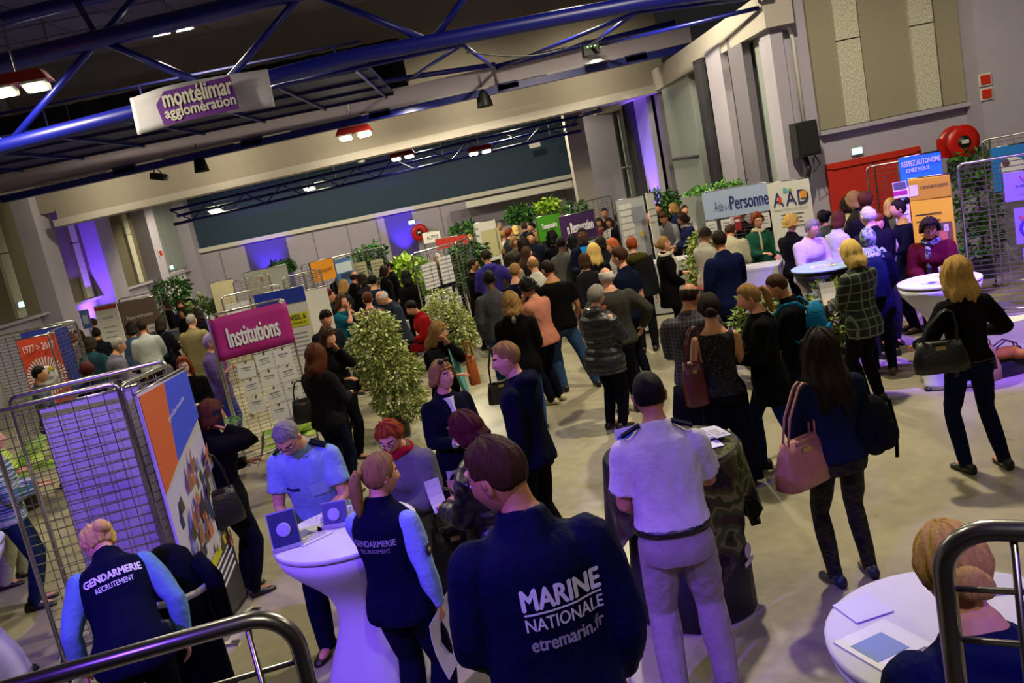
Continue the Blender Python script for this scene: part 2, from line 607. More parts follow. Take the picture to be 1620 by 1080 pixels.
# red double door
d = thing('door_1', (6.42, 14.68, 0), None, None)
struct(d)
MB().box((-0.36, 0, 1.02), (0.70, 0.05, 2.02)).build('door_leaf', M_red, d)
MB().box((0.36, 0, 1.02), (0.70, 0.05, 2.02)).build('door_leaf', M_red, d)
MB().box((0, -0.01, 2.09), (1.56, 0.10, 0.10)).box((-0.75, -0.01, 1.03), (0.07, 0.10, 2.06)).box((0.75, -0.01, 1.03), (0.07, 0.10, 2.06)).build('door_frame', M_red, d)
MB().box((0, -0.035, 1.03), (0.02, 0.02, 1.95)).build('meeting_strip', M_steel, d)
MB().cyl((-0.60, -0.07, 1.02), (-0.10, -0.07, 1.02), 0.02).build('push_bar', M_steel, d)
o = thing('exit_sign', (6.17, 14.66, 2.26), 'small glowing exit sign above the red double door', 'sign')
MB().box((0, 0, 0), (0.18, 0.06, 0.11)).build('housing', M_whiteplastic, o)
MB().box((0, -0.035, 0), (0.15, 0.012, 0.085)).build('lit_face', M_exit, o)
for p, lab in (((-3.0, 35.95, 1.95), 'tiny glowing exit sign on the far back wall'), ((-11.85, 33.2, 2.15), 'glowing exit sign above the white service door on the left wall'),
               ((-11.9, 22.4, 2.25), 'glowing exit sign above the dark doorway at the left edge')):
    o = thing('exit_sign', p, lab, 'sign', 0 if p[0] > -5 else -PI / 2 * -1)
    MB().box((0, 0, 0), (0.26, 0.06, 0.15)).build('housing', M_whiteplastic, o)
    MB().box((0, -0.04, 0), (0.22, 0.012, 0.12)).build('lit_face', M_exit, o)

# side and rear walls behind the camera so that light bounces as in a closed hall
struct(MB().box((12.0, 6.0, 4.0), (0.3, 20.0, 8.0)).build('wall_side', M_walld))
struct(MB().box((-0.5, -3.8, 4.0), (26, 0.3, 8.0)).build('wall_rear', M_walld))

# ---- ceiling and the big bulkhead
M_tile = ramp_mat('ceiling_tile', [(0.0, '#6e6672'), (1.0, '#8d8592')], 2, None, 0.9, 2, 'LINEAR')
ce = struct(MB().box((-1.0, 10.0, 8.05), (26, 28, 0.1)).build('ceiling', M_tile))
for k in range(9):
    MB().box((-9.5 + k * 1.2, 17.0, 7.99), (0.03, 13, 0.03)).build('tile_joint', M_walld, ce)
for k in range(10):
    MB().box((-6.5, 11.5 + k * 1.2, 7.99), (10, 0.03, 0.03)).build('tile_joint', M_walld, ce)
cb = struct(MB().box((-4.0, 30.2, 5.35), (17.5, 12.0, 0.1)).build('ceiling_stage', M_black))
wbulk = struct(MB().box((-3.5, 24.2, 6.2), (17.6, 0.4, 3.6)).build('wall_bulkhead', M_brown))
MB().prism([(-11.1, 23.95, 4.02), (5.3, 23.95, 4.36), (5.3, 23.95, 4.75), (-11.1, 23.95, 4.45)], (0, 0.5, 0)).build('lower_face', M_brown, wbulk)
MB().prism([(-11.15, 23.75, 4.00), (5.45, 23.75, 4.34), (5.45, 23.75, 4.55), (-11.15, 23.75, 4.18)], (0, 0.9, 0)).build('bottom_lip', M_concrete, wbulk)
o = MB().prism([(-12.0, 21.8, 4.92), (5.6, 21.8, 5.20), (5.6, 21.8, 5.62), (-12.0, 21.8, 5.34)], (0, 0.5, 0)).build('trim_1', mat('pale_lilac_beam', '#c4b8c4', 0.75, 0, 0.06, 3))
struct(o)
for k in range(5):
    x = -9.5 + k * 3.1
    z = 4.92 + (x + 12) / 17.6 * 0.28
    MB().box((x, 21.72, z - 0.02), (1.7, 0.12, 0.05), Matrix.Rotation(-0.016, 3, 'Y')).build('light_trough', M_white, o)
    MB().box((x + 0.2, 22.5, z + 0.16), (1.4, 0.10, 0.08)).build('fill_housing', M_white, o)  # housing added for the unseen bulkhead fill lamps
    MB().box((x + 1.3, 21.7, z - 0.06), (0.5, 0.2, 0.16), Matrix.Rotation(-0.016, 3, 'Y')).build('bracket', M_darkblue, o)
MB().prism([(-11.2, 21.6, 4.70), (5.4, 21.6, 5.00), (5.4, 21.6, 5.16), (-11.2, 21.6, 4.86)], (0, 0.25, 0)).build('blue_rail', M_blue, o)
# side beam over the right wall
sb = MB().prism([(4.85, 14.3, 4.42), (5.3, 14.3, 4.42), (5.3, 14.3, 5.1), (4.85, 14.3, 4.95)], (0.15, 10.6, -0.05)).build('trim_2', M_concrete)
struct(sb)
o = MB().prism([(4.7, 24.6, 4.38), (5.4, 24.6, 4.38), (5.4, 24.6, 5.0), (4.7, 24.6, 5.0)], (-0.7, 11.2, 0.05)).build('trim_3', M_white)
struct(o)
struct(MB().box((9.3, 14.9, 8.0), (8.5, 0.5, 0.2)).build('trim_4', M_walld))

# ---- black drapes above the catwalk
MB2 = MB()
for (x0, x1, y, z0, z1, lab) in ((-11.5, -1.25, 22.6, 5.55, 6.75, 'long black drape hanging behind the blue truss'),):
    r = []
    for z in (z0, z1):
        ring = [(x0 + (x1 - x0) * k / 60, y + 0.07 * math.sin(k * 1.7), z) for k in range(61)]
        ring += [(x0 + (x1 - x0) * k / 60, y + 0.05 + 0.07 * math.sin(k * 1.7), z) for k in range(60, -1, -1)]
        r.append(ring)
    tag(MB().rings(r).build('black_drape', M_black), lab, 'drape')

# ---- dark blue technical catwalk below the banner
cw = thing('technical_catwalk', (-6.6, 18.3, 5.3), 'dark blue meshed catwalk under the ceiling left of the hall', 'catwalk')
MB().box((0, 0, 0), (10.2, 5.0, 0.05)).build('deck', M_darkblue, cw)
for k in range(8):
    MB().box((-4.9 + k * 1.4, 0, -0.06), (0.05, 5.0, 0.07)).build('joist', M_blue, cw)
for k in range(4):
    MB().box((0, -2.3 + k * 1.5, -0.05), (10.2, 0.04, 0.06)).build('bearer', M_darkblue, cw)
MB().tube([(-5, -1.5, 0.55), (5, -1.5, 0.55)], 0.025, 6).build('handrail', M_darkblue, cw)
for k in range(6):
    MB().tube([(-4.5 + k * 1.8, -1.5, 0), (-4.5 + k * 1.8, -1.5, 0.55)], 0.02, 6).build('rail_post', M_darkblue, cw)

# ---- big blue tubular truss crossing the hall
tr = thing('roof_truss', (0, 14.0, 0), 'big blue tubular roof truss crossing the top of the hall', 'truss')
Bp = [(-9.0, 0, 4.78), (-7.04, 0, 4.90), (-1.68, 0, 5.17), (2.85, 0, 5.12), (4.9, 0, 5.0)]
Ap = [(-9.0, 0.0, 5.95), (-6.67, 0, 6.07), (-2.69, 0, 6.22), (4.9, 0, 6.3)]
MB().tube(Bp, 0.115, 14).build('lower_chord', M_blue, tr, True)
MB().tube(Ap, 0.14, 14).build('upper_chord', M_blue, tr, True)
MB().tube([(x, 1.1, z + 0.9) for x, y, z in Ap], 0.11, 10).build('rear_chord', M_blue, tr, True)


def lerp_poly(P, x):
    for a, b in zip(P[:-1], P[1:]):
        if a[0] <= x <= b[0]:
            t = (x - a[0]) / (b[0] - a[0])
            return Vector(a) * (1 - t) + Vector(b) * t
    return Vector(P[-1])


xs = [-8.4, -6.9, -5.15, -3.6, -2.0, -0.3, 1.0, 2.85, 4.3]
for i in range(len(xs) - 1):
    a = lerp_poly(Bp if i % 2 else Ap, xs[i])
    c = lerp_poly(Ap if i % 2 else Bp, xs[i + 1])
    MB().tube([a, c], 0.055, 8).build('diagonal', M_blue, tr, True)
    if i % 2 == 0:
        e = Vector((a.x + 0.5, 1.1, a.z + 0.9))
        MB().tube([a, e], 0.05, 8).build('strut', M_blue, tr, True)
        MB().tube([a, (a.x - 0.6, 1.1, a.z + 0.9)], 0.05, 8).build('strut', M_blue, tr, True)
# bracing between the truss and the pale beam
br = thing('bracing', (0, 0, 0), 'thin blue bracing rods between truss and pale beam', 'bracing')
for p, q in (((0.15, 14.1, 5.05), (-1.2, 21.6, 5.6)), ((0.15, 14.1, 5.05), (0.9, 21.6, 5.45)), ((0.15, 14.1, 5.05), (-3.2, 14.3, 5.0)),
             ((2.85, 14.1, 5.0), (0.9, 21.6, 5.45)), ((2.85, 14.1, 5.0), (3.0, 21.6, 5.5)), ((2.85, 14.1, 5.0), (4.7, 14.6, 4.95)), ((4.8, 14.4, 4.75), (3.0, 21.6, 5.5)), ((0.9, 21.5, 5.55), (-3.2, 21.5, 5.75)), ((0.9, 21.5, 5.5), (5.2, 21.5, 5.68))):
    MB().tube([p, q], 0.035 if p[1] < 20 else 0.06, 8).build('rod', M_blue, br, True)
MB().tube([(0.2 + (2.6 - 0.2) * k / 10, 15.0 + 3 * k / 10, 5.05 + 0.2 * k / 10 - 0.18 * math.sin(PI * k / 10)) for k in range(11)], 0.012, 5).build('slack_cable', M_black, br)

# ---- blue lattice truss over the stage hall
ts = thing('stage_truss', (0, 29.0, 0), 'slim blue lattice truss in front of the dark blue back wall', 'truss')
P0, P1 = (-9.9, 4.02), (3.5, 4.38)
for dz, dy in ((0, 0), (-0.45, 0.0), (-0.2, 0.5)):
    MB().tube([(P0[0], dy, P0[1] + dz), (P1[0], dy, P1[1] + dz)], 0.05, 8).build('chord', M_blue, ts, True)
for k in range(22):
    t0, t1 = k / 22, (k + 1) / 22
    za = P0[1] + (P1[1] - P0[1]) * t0 - (0.45 if k % 2 else 0)
    zb = P0[1] + (P1[1] - P0[1]) * t1 - (0 if k % 2 else 0.45)
    MB().tube([(P0[0] + (P1[0] - P0[0]) * t0, 0, za), (P0[0] + (P1[0] - P0[0]) * t1, 0, zb)], 0.02, 6).build('lacing', M_blue, ts)
for k in range(4):
    MB().cyl((-8 + 3.5 * k, 0, 4.0), (-8 + 3.5 * k, 0, 5.32), 0.015, 6).build('hanger', M_steel, ts)
MB().tube([(3.5, 0, 4.38), (4.2, -0.3, 4.42), (4.0, -0.3, 4.75)], 0.06, 8).build('end_bracket', M_blue, ts, True)


# ---- lamps
def flood(loc, label, n=2, s=1.0, rz=0.0, housing=True):
    o = thing('flood_light', loc, label, 'lamp', rz, 'ceiling floodlights')
    if housing:
        MB().box((0, 0, 0.02), (0.92 * s, 0.42 * s, 0.16 * s), taper=0.8).build('housing', M_redbox, o)
    MB().cyl((0, 0, 0.1 * s), (0, 0, 0.8), 0.012, 6).build('suspension_rod', M_steel, o)
    for k in range(n):
        x = (k - (n - 1) / 2) * 0.46 * s
        e = MB().box((x, -0.05 * s, -0.10 * s), (0.34 * s, 0.30 * s, 0.10 * s), Matrix.Rotation(-0.35, 3, 'X')).build('lamp_body', M_whiteplastic, o)
        MB().box((x, -0.07 * s, -0.155 * s), (0.24 * s, 0.20 * s, 0.02 * s), Matrix.Rotation(-0.35, 3, 'X')).build('lamp_glass', M_lamp, e)
    return o


flood((-5.83, 12.60, 5.50), 'red twin floodlight housing at the left edge above the banner', 2, 0.9, 0.15)
flood((-2.69, 21.70, 4.73), 'red twin floodlight below the pale beam at centre', 2, 0.95)
flood((-2.23, 28.60, 4.31), 'red twin lamp over the stage hall, left of the two pairs', 2, 0.9)
flood((0.19, 28.60, 4.00), 'red twin lamp over the stage hall, right of the two pairs', 2, 0.9)
flood((-8.76, 30.00, 3.93), 'single white lamp before the dark blue wall, leftmost', 1, 1.3, 0, False)
flood((-5.58, 30.00, 4.02), 'single white lamp before the dark blue wall, second from the left', 1, 1.1, 0, False)
FL_LAB = ['above the woman in black puffer coat', 'above the gendarmes table', 'above the purple lit stand', 'above the Restauration sign', 'above the taupe board', 'above the bottom right table', 'above the amber sign']
for k, p in enumerate(FLOODS[2:]):
    o = flood((p[0], p[1], p[2] + 0.12), 'red ceiling floodlight high ' + FL_LAB[k], 2, 0.9, 0.0)
    MB().cyl((0, 0, 0.7), (0, 0, 7.95 - p[2] - 0.12), 0.012, 6).build('drop_rod', M_steel, o)
for p, lab in (((3.25, 21.75, 5.20), 'small lit tube lamp under the pale beam on the right'), ((-9.73, 21.75, 4.84), 'small lit tube lamp under the pale beam on the left')):
    o = thing('tube_lamp', p, lab, 'lamp')
    MB().box((0, 0, 0.02), (0.30, 0.1, 0.05)).build('housing', M_whiteplastic, o)
    MB().box((0, -0.03, -0.01), (0.22, 0.06, 0.03)).build('lamp_glass', M_lamp, o)


def bell(loc, label, s=1.0):
    o = thing('pendant_spotlight', loc, label, 'lamp', 0, 'black pendant spotlights')
    MB().lathe([(0.03, 0.42), (0.10, 0.40), (0.15, 0.30), (0.19, 0.05), (0.20, 0.0), (0.16, 0.02)], 16).build('shade', M_blackplastic, o, True)
    MB().cyl((0, 0, 0.4), (0, 0, 0.75), 0.012, 6).build('cord', M_blackplastic, o)
    o.scale = (s, s, s)


bell((0.48, 21.70, 4.67), 'black bell shaped pendant near the middle of the bulkhead')
bell((-6.43, 21.70, 4.49), 'black bell shaped pendant at the left of the bulkhead', 0.9)
o = thing('stage_projector', (-7.48, 21.70, 4.59), 'small black spotlight hanging beside the left bell pendant', 'lamp')
MB().box((0, 0, 0), (0.30, 0.25, 0.16), Matrix.Rotation(0.3, 3, 'Y')).build('body', M_blackplastic, o)
MB().tube([(-0.1, 0, 0.05), (0, 0, 0.25), (0.1, 0, 0.05)], 0.015, 6).build('yoke', M_blackplastic, o)
MB().cyl((0.16, 0, -0.05), (0.22, 0, -0.08), 0.07, 10).build('lens', M_steel, o)
o = thing('hanging_projector', (3.00, 20.50, 5.32), 'dark boxy projector with green lights hanging under the truss', 'projector')
MB().box((0, 0, 0), (0.36, 0.4, 0.22), taper=0.92).build('body', M_blackplastic, o)
MB().box((0, -0.21, 0.05), (0.3, 0.02, 0.06)).build('control_panel', mat('greenish_panel', '#2f5a35', 0.5), o)
for k in range(3):
    MB().box((-0.08 + k * 0.08, -0.225, 0.06), (0.025, 0.01, 0.02)).build('green_light', mat('green_led', '#b7ff9a', 0.4, emit='#c8ffa8', es=3), o)
MB().tube([(-0.2, 0, -0.02), (-0.2, 0, 0.22), (0.2, 0, 0.22), (0.2, 0, -0.02)], 0.015, 6).build('yoke', M_blackplastic, o)
o = thing('smoke_detector', (-2.97, 24.00, 4.08), 'small white cone detector hanging below the bulkhead lip', 'detector')
MB().lathe([(0.10, 0.0), (0.11, 0.05), (0.05, 0.22), (0.04, 0.24)], 14).build('cone', M_whiteplastic, o, True)
o = thing('air_vent', (2.33, 34.50, 3.94), 'small white vent plate on the dark blue wall', 'vent')
MB().box((0, 0, 0), (0.42, 0.05, 0.20)).build('frame', M_whiteplastic, o)
for k in range(3):
    MB().box((0, -0.03, -0.05 + k * 0.05), (0.36, 0.02, 0.02)).build('slat', M_wall, o)

# ---- loudspeaker on the wall
o = thing('wall_loudspeaker', (5.18, 14.20, 2.51), 'black loudspeaker hung on the wall left of the red door', 'loudspeaker')
MB().box((0, 0, 0.12), (0.36, 0.32, 0.54), taper=0.94).build('cabinet', M_blackplastic, o)
MB().box((0, -0.165, 0.12), (0.30, 0.02, 0.48)).build('grille', mat('speaker_grille', '#101012', 0.7, 0.2, 0.3, 80), o)
MB().tube([(0, 0.1, -0.15), (0.02, 0.05, -0.35), (-0.05, 0.1, -0.62)], 0.05, 8).build('bracket', M_blackplastic, o)
MB().tube([(0.1, -0.05, -0.15), (0.16, -0.1, -0.3), (0.06, -0.05, -0.42), (0.12, 0.05, -0.2)], 0.012, 6).build('cable', M_blackplastic, o)


# ---- fire hose reels
def reel(loc, s, label):
    o = thing('hose_reel', loc, label, 'hose reel', 0, 'red fire hose reels')
    MR = mat('red_reel_paint', '#b31408', 0.35)
    r = 0.26 * s
    for y in (-0.14 * s, 0.14 * s):
        MB().lathe([(r * 0.55, -0.012), (r, -0.015), (r, 0.015), (r * 0.55, 0.012)], 28).build('disc', MR, o, True)
    for ch in [c for c in bpy.data.objects if c.parent == o]:
        ch.rotation_euler = (PI / 2, 0, 0)
    ds = [c for c in bpy.data.objects if c.parent == o]
    ds[0].location = (0, -0.13 * s, 0)
    ds[1].location = (0, 0.13 * s, 0)
    pts = []
    for k in range(90):
        a = k * 2 * PI / 18
        pts.append((math.cos(a) * r * 0.78, -0.10 * s + 0.2 * s * k / 90, math.sin(a) * r * 0.78))
    MB().tube(pts, r * 0.10, 7).build('hose', mat('red_rubber_hose', '#7c100a', 0.5), o, True)
    MB().cyl((0, -0.18 * s, 0), (0, 0.2 * s, 0), r * 0.36, 20).build('hub', M_blackplastic, o, True)
    MB().box((0.0, -0.19 * s, 0), (r * 0.4, 0.02, r * 0.22)).build('label_plate', M_white, o)
    MB().box((-r * 0.8, 0.1, -0.05), (0.1 * s, 0.2 * s, 0.3 * s)).build('wall_bracket', MR, o)


reel((7.54, 14.05, 2.11), 1.0, 'red fire hose reel on the wall above the plant at right')
reel((-2.74, 35.50, 1.52), 1.25, 'red fire hose reel on the far back wall')
MB().box((0, 0, 0), (0.26, 0.02, 0.26)).build('safety_sign_plate', M_white, wl, loc=(XL + 0.58, 31.6, 2.75)).rotation_euler = (0, 0, PI / 2)
MB().box((0, -0.012, 0), (0.18, 0.02, 0.18)).build('red_safety_sign', M_red, wl, loc=(XL + 0.60, 31.6, 2.75)).rotation_euler = (0, 0, PI / 2)

# ---- purple LED uplights (the lamps whose beams are set at the top)
for (p, t, w), lab in zip(UPL, ('floor LED uplight at the purple column of the left wall', 'floor LED uplight under the left purple patch of the back wall',
                                'floor LED uplight under the second purple patch of the back wall', 'floor LED uplight at the purple column of the right wall')):
    o = thing('led_uplight', (p[0], p[1], 0), lab, 'lamp', 0, 'purple LED uplights')
    MB().lathe([(0.09, 0.10), (0.10, 0.20), (0.10, 0.22), (0.085, 0.215)], 14).build('can', M_blackplastic, o, True)
    MB().box((0, 0, 0.012), (0.2, 0.14, 0.024)).build('base', M_blackplastic, o)
    MB().tube([(-0.11, 0, 0.02), (-0.11, 0, 0.14), (0.11, 0, 0.14), (0.11, 0, 0.02)], 0.01, 6).build('yoke', M_blackplastic, o)

# ---- banner of the agglomeration, hung on the catwalk
bn = thing('hanging_banner', (-3.75, 13.50, 4.93), 'white fabric banner with purple lettering hung under the blue truss', 'banner', -0.06)


def banner_y(x, z):
    return 0.05 * math.sin(x * 3.1) + 0.03 * math.sin(x * 6 + z * 5)


W_, H_ = 2.10, 0.54
r0 = []
for j in range(7):
    z = -H_ / 2 + H_ * j / 6
    row = []
    for side in (0, 1):
        rng_ = range(33) if side == 0 else range(32, -1, -1)
        for k in rng_:
            x = -W_ / 2 + W_ * k / 32
            row.append((x, banner_y(x, z) + side * 0.006, z + 0.03 * math.cos(x * 2.4) - 0.02))
    r0.append(row)
MB().rings(r0).build('cloth', mat('white_banner_cloth', '#a9a6b2', 0.8, 0, 0.06, 6), bn, True)
Mpur = mat('purple_print', '#5b1a86', 0.8)
MB().prism([(-0.62, 0, -0.27), (0.52, 0, -0.25), (0.52, 0, -0.01), (0.50, 0, 0.22), (-0.5, 0, 0.20), (-0.66, 0, 0.04)], (0, 0.004, 0)).build('print_patch', Mpur, bn, loc=(0.02, -0.09, 0))
text_on(bn, 'montélimar', M_white, w=1.04, h=0.24, pos=(0.0, -0.10, 0.095), fat=0.008)
text_on(bn, 'agglomération', M_white, w=1.06, h=0.19, pos=(-0.01, -0.10, -0.13), fat=0.006)
for x in (-W_ / 2 + 0.03, 0, W_ / 2 - 0.03):
    MB().tube([(x, 0.0, H_ / 2 - 0.02), (x, 0.5, -0.05)], 0.006, 5).build('tie', M_black, bn)

# ---- stage with steps and guard rails in the foreground
sg = struct(MB().box((0, -0.6, 0.55), (16, 4.0, 1.1)).build('floor_stage', mat('stage_deck', '#2a2527', 0.6, 0, 0.2, 8)))
for k, z in enumerate((0.82, 0.55, 0.28)):
    MB().box((0.0, 1.4 + 0.32 + 0.42 * k, z / 2), (1.5, 0.46, z)).build('step', mat('step_wood', '#3a2f2a', 0.6), sg)


def arc_rail(a, c, r, z, zb):
    """rail from far end a to corner c at height z, then a rounded bend and a post down to zb"""
    a = Vector((a[0], a[1], z)); c = Vector((c[0], c[1], z))
    d = (c - a).normalized()
    pts = [a]
    o_ = c - d * r
    for k in range(9):
        t = k / 8 * PI / 2
        pts.append(o_ + d * (r * math.sin(t)) + Vector((0, 0, -r + r * math.cos(t))))
    pts.append(Vector((c.x, c.y, zb)))
    return pts, d


def guard(a, c, z, label, tr_, nb, xs_):
    o = thing('guard_rail', (0, 0, 0), label, 'railing', 0, 'stage guard rails')
    zb = 1.1
    pts, d = arc_rail(a, c, 0.10, z, zb)
    MB().tube(pts, tr_, 14).build('top_rail', M_steel, o, True)
    a3, c3 = Vector((a[0], a[1], 0)), Vector((c[0], c[1], 0))
    L = (c3 - a3).length
    for k in range(nb):
        zz = z - 0.13 - k * 0.115
        MB().cyl(a3 + Vector((0, 0, zz)), c3 + Vector((0, 0, zz)), 0.007, 8).build('bar', M_steel, o, True)
    for x in xs_:
        p = c3 - d * x
        MB().cyl(p + Vector((0, 0, zb)), p + Vector((0, 0, z)), 0.008 if x < 0.3 else 0.012, 8).build('upright', M_steel, o, True)
    MB().cyl(a3 + Vector((0, 0, zb)), a3 + Vector((0, 0, z)), tr_, 12).build('post', M_steel, o, True)


guard((-1.75, 1.72), (-0.63, 1.93), 2.10, 'steel guard rail with rounded corner at bottom left', 0.0205, 7, (0.10, 0.50))
guard((1.85, 1.02), (0.77, 1.66), 2.115, 'steel guard rail with rounded corner at bottom right', 0.0215, 7, (0.13, 0.45, 0.8))

# ================================================================== PEOPLE: builder
SKIN = {'fair': '#c98f74', 'tan': '#a8704f', 'dark': '#4a2a1c', 'pale': '#d6a68e', 'olive': '#b07a58'}
HAIRC = {'black': '#0d0a0a', 'dark': '#1d120d', 'brown': '#3a2416', 'chestnut': '#4a2413', 'auburn': '#6a2c14', 'red': '#8a3c1c', 'blond': '#b08a4a',
         'lightblond': '#c9a860', 'dblond': '#86653a', 'grey': '#7d7873', 'white': '#bdb8b0', 'burgundy': '#3f1018', 'orange': '#a8562c', 'pink': '#b56a70', 'lilac': '#8d7aa0'}


def skin_mat(k):
    return mat('skin_' + k, SKIN[k], 0.55, 0, 0.07, 30, 0.06, 120, spec=0.35)


def hair_mat(k):
    return mat('hair_' + k, HAIRC[k], 0.55, 0, 0.55, 16, 0.4, 40, stretch=(7, 7, 0.5), spec=0.10)


def smooth(x, a, b):
    t = min(1, max(0, (x - a) / (b - a)))
    return t * t * (3 - 2 * t)


def head_grid(nt_, np_, hw=1.0):
    """sculpted head: rows from crown to chin, columns around; local frame x right, y forward, z up, centre of the head"""
    th = np.linspace(0.02, PI - 0.02, nt_)[:, None]
    ph = np.linspace(0, 2 * PI, np_, endpoint=False)[None, :]
    a, b_, c = 0.077 * hw, 0.097, 0.119
    x = a * np.sin(th) * np.sin(ph)
    y = b_ * np.sin(th) * np.cos(ph)
    z = c * np.cos(th) * np.ones_like(ph)
    t = np.clip(-z / c, 0, 1)
    front = np.clip(y / b_, 0, 1)
    back = np.clip(-y / b_, 0, 1)
    x = x * (1 - 0.26 * t ** 1.6)
    y = np.where(y < 0, y * (1 - 0.42 * t), y * (1 - 0.04 * t))
    up = np.clip(z / c, 0, 1)
    y = np.where(y > 0, y * (1 - 0.10 * up), y * (1 + 0.03 * up))
    fm = np.clip(front * 2.2, 0, 1)
    ax = np.abs(x)
    nose = np.where(z > -0.034, np.clip((0.030 - z) / 0.064, 0, 1), np.clip((z + 0.048) / 0.014, 0, 1))
    y = y + fm * 0.026 * np.exp(-(x / 0.0125) ** 2) * nose
    y = y - fm * 0.010 * np.exp(-((ax - 0.031) / 0.014) ** 2 - ((z - 0.010) / 0.012) ** 2)
    y = y + fm * 0.005 * np.exp(-((z - 0.031) / 0.009) ** 2) * np.exp(-(ax / 0.05) ** 4)
    y = y + fm * 0.006 * np.exp(-(x / 0.022) ** 2 - ((z + 0.058) / 0.010) ** 2)
    y = y + fm * 0.009 * np.exp(-(x / 0.022) ** 2 - ((z + 0.098) / 0.016) ** 2)
    x = x + np.sign(x) * fm * 0.004 * np.exp(-((ax - 0.05) / 0.02) ** 2 - ((z + 0.02) / 0.02) ** 2)
    return np.stack([x, y, z * np.ones_like(x)], -1), th, ph


def grid_faces(nr, nc, wrap=True):
    f = []
    for i in range(nr - 1):
        for k in range(nc if wrap else nc - 1):
            l = (k + 1) % nc
            f.append((i * nc + k, (i + 1) * nc + k, (i + 1) * nc + l, i * nc + l))
    return f


def head_mesh(mb, hd, hw=1.0):
    """adds head (0 skin,1 lips,2 brows,3 eye white,4 iris) to a builder in head-local coordinates; hd = detail 0..2"""
    nt_, np_ = ((14, 18), (24, 28), (36, 40))[hd]
    g, th, ph = head_grid(nt_, np_, hw)
    vs = g.reshape(-1, 3)
    fs = grid_faces(nt_, np_)
    fs.append(tuple(range(np_)))
    fs.append(tuple((nt_ - 1) * np_ + k for k in range(np_))[::-1])
    mi = []
    for f in fs:
        c = vs[list(f)].mean(0)
        m_ = 0
        if c[1] > 0.05:
            if abs(c[0]) < 0.025 and abs(c[2] + 0.058) < 0.0085:
                m_ = 1
            elif hd == 2 and 0.012 < abs(c[0]) < 0.052 and abs(c[2] - 0.031) < 0.006:
                m_ = 2
        mi.append(m_)
    n = len(mb.v)
    mb.v.extend(map(tuple, vs))
    mb.f.extend([tuple(i + n for i in f) for f in fs])
    mb.mi.extend(mi)
    for s in (-1, 1):
        mb.ell((s * 0.031, 0.078, 0.009), (0.0135, 0.009, 0.0075), None, 8, 6, 3)
        mb.ell((s * 0.031, 0.084, 0.009), (0.0058, 0.005, 0.006), None, 6, 5, 4)
        mb.ell((s * 0.076 * hw, -0.004, -0.008), (0.009, 0.018, 0.030), Matrix.Rotation(s * 0.35, 3, 'Z'), 8, 6, 0)
        mb.ell((s * 0.081 * hw, 0.002, 0.006), (0.007, 0.016, 0.018), Matrix.Rotation(s * 0.5, 3, 'Z'), 7, 5, 0)


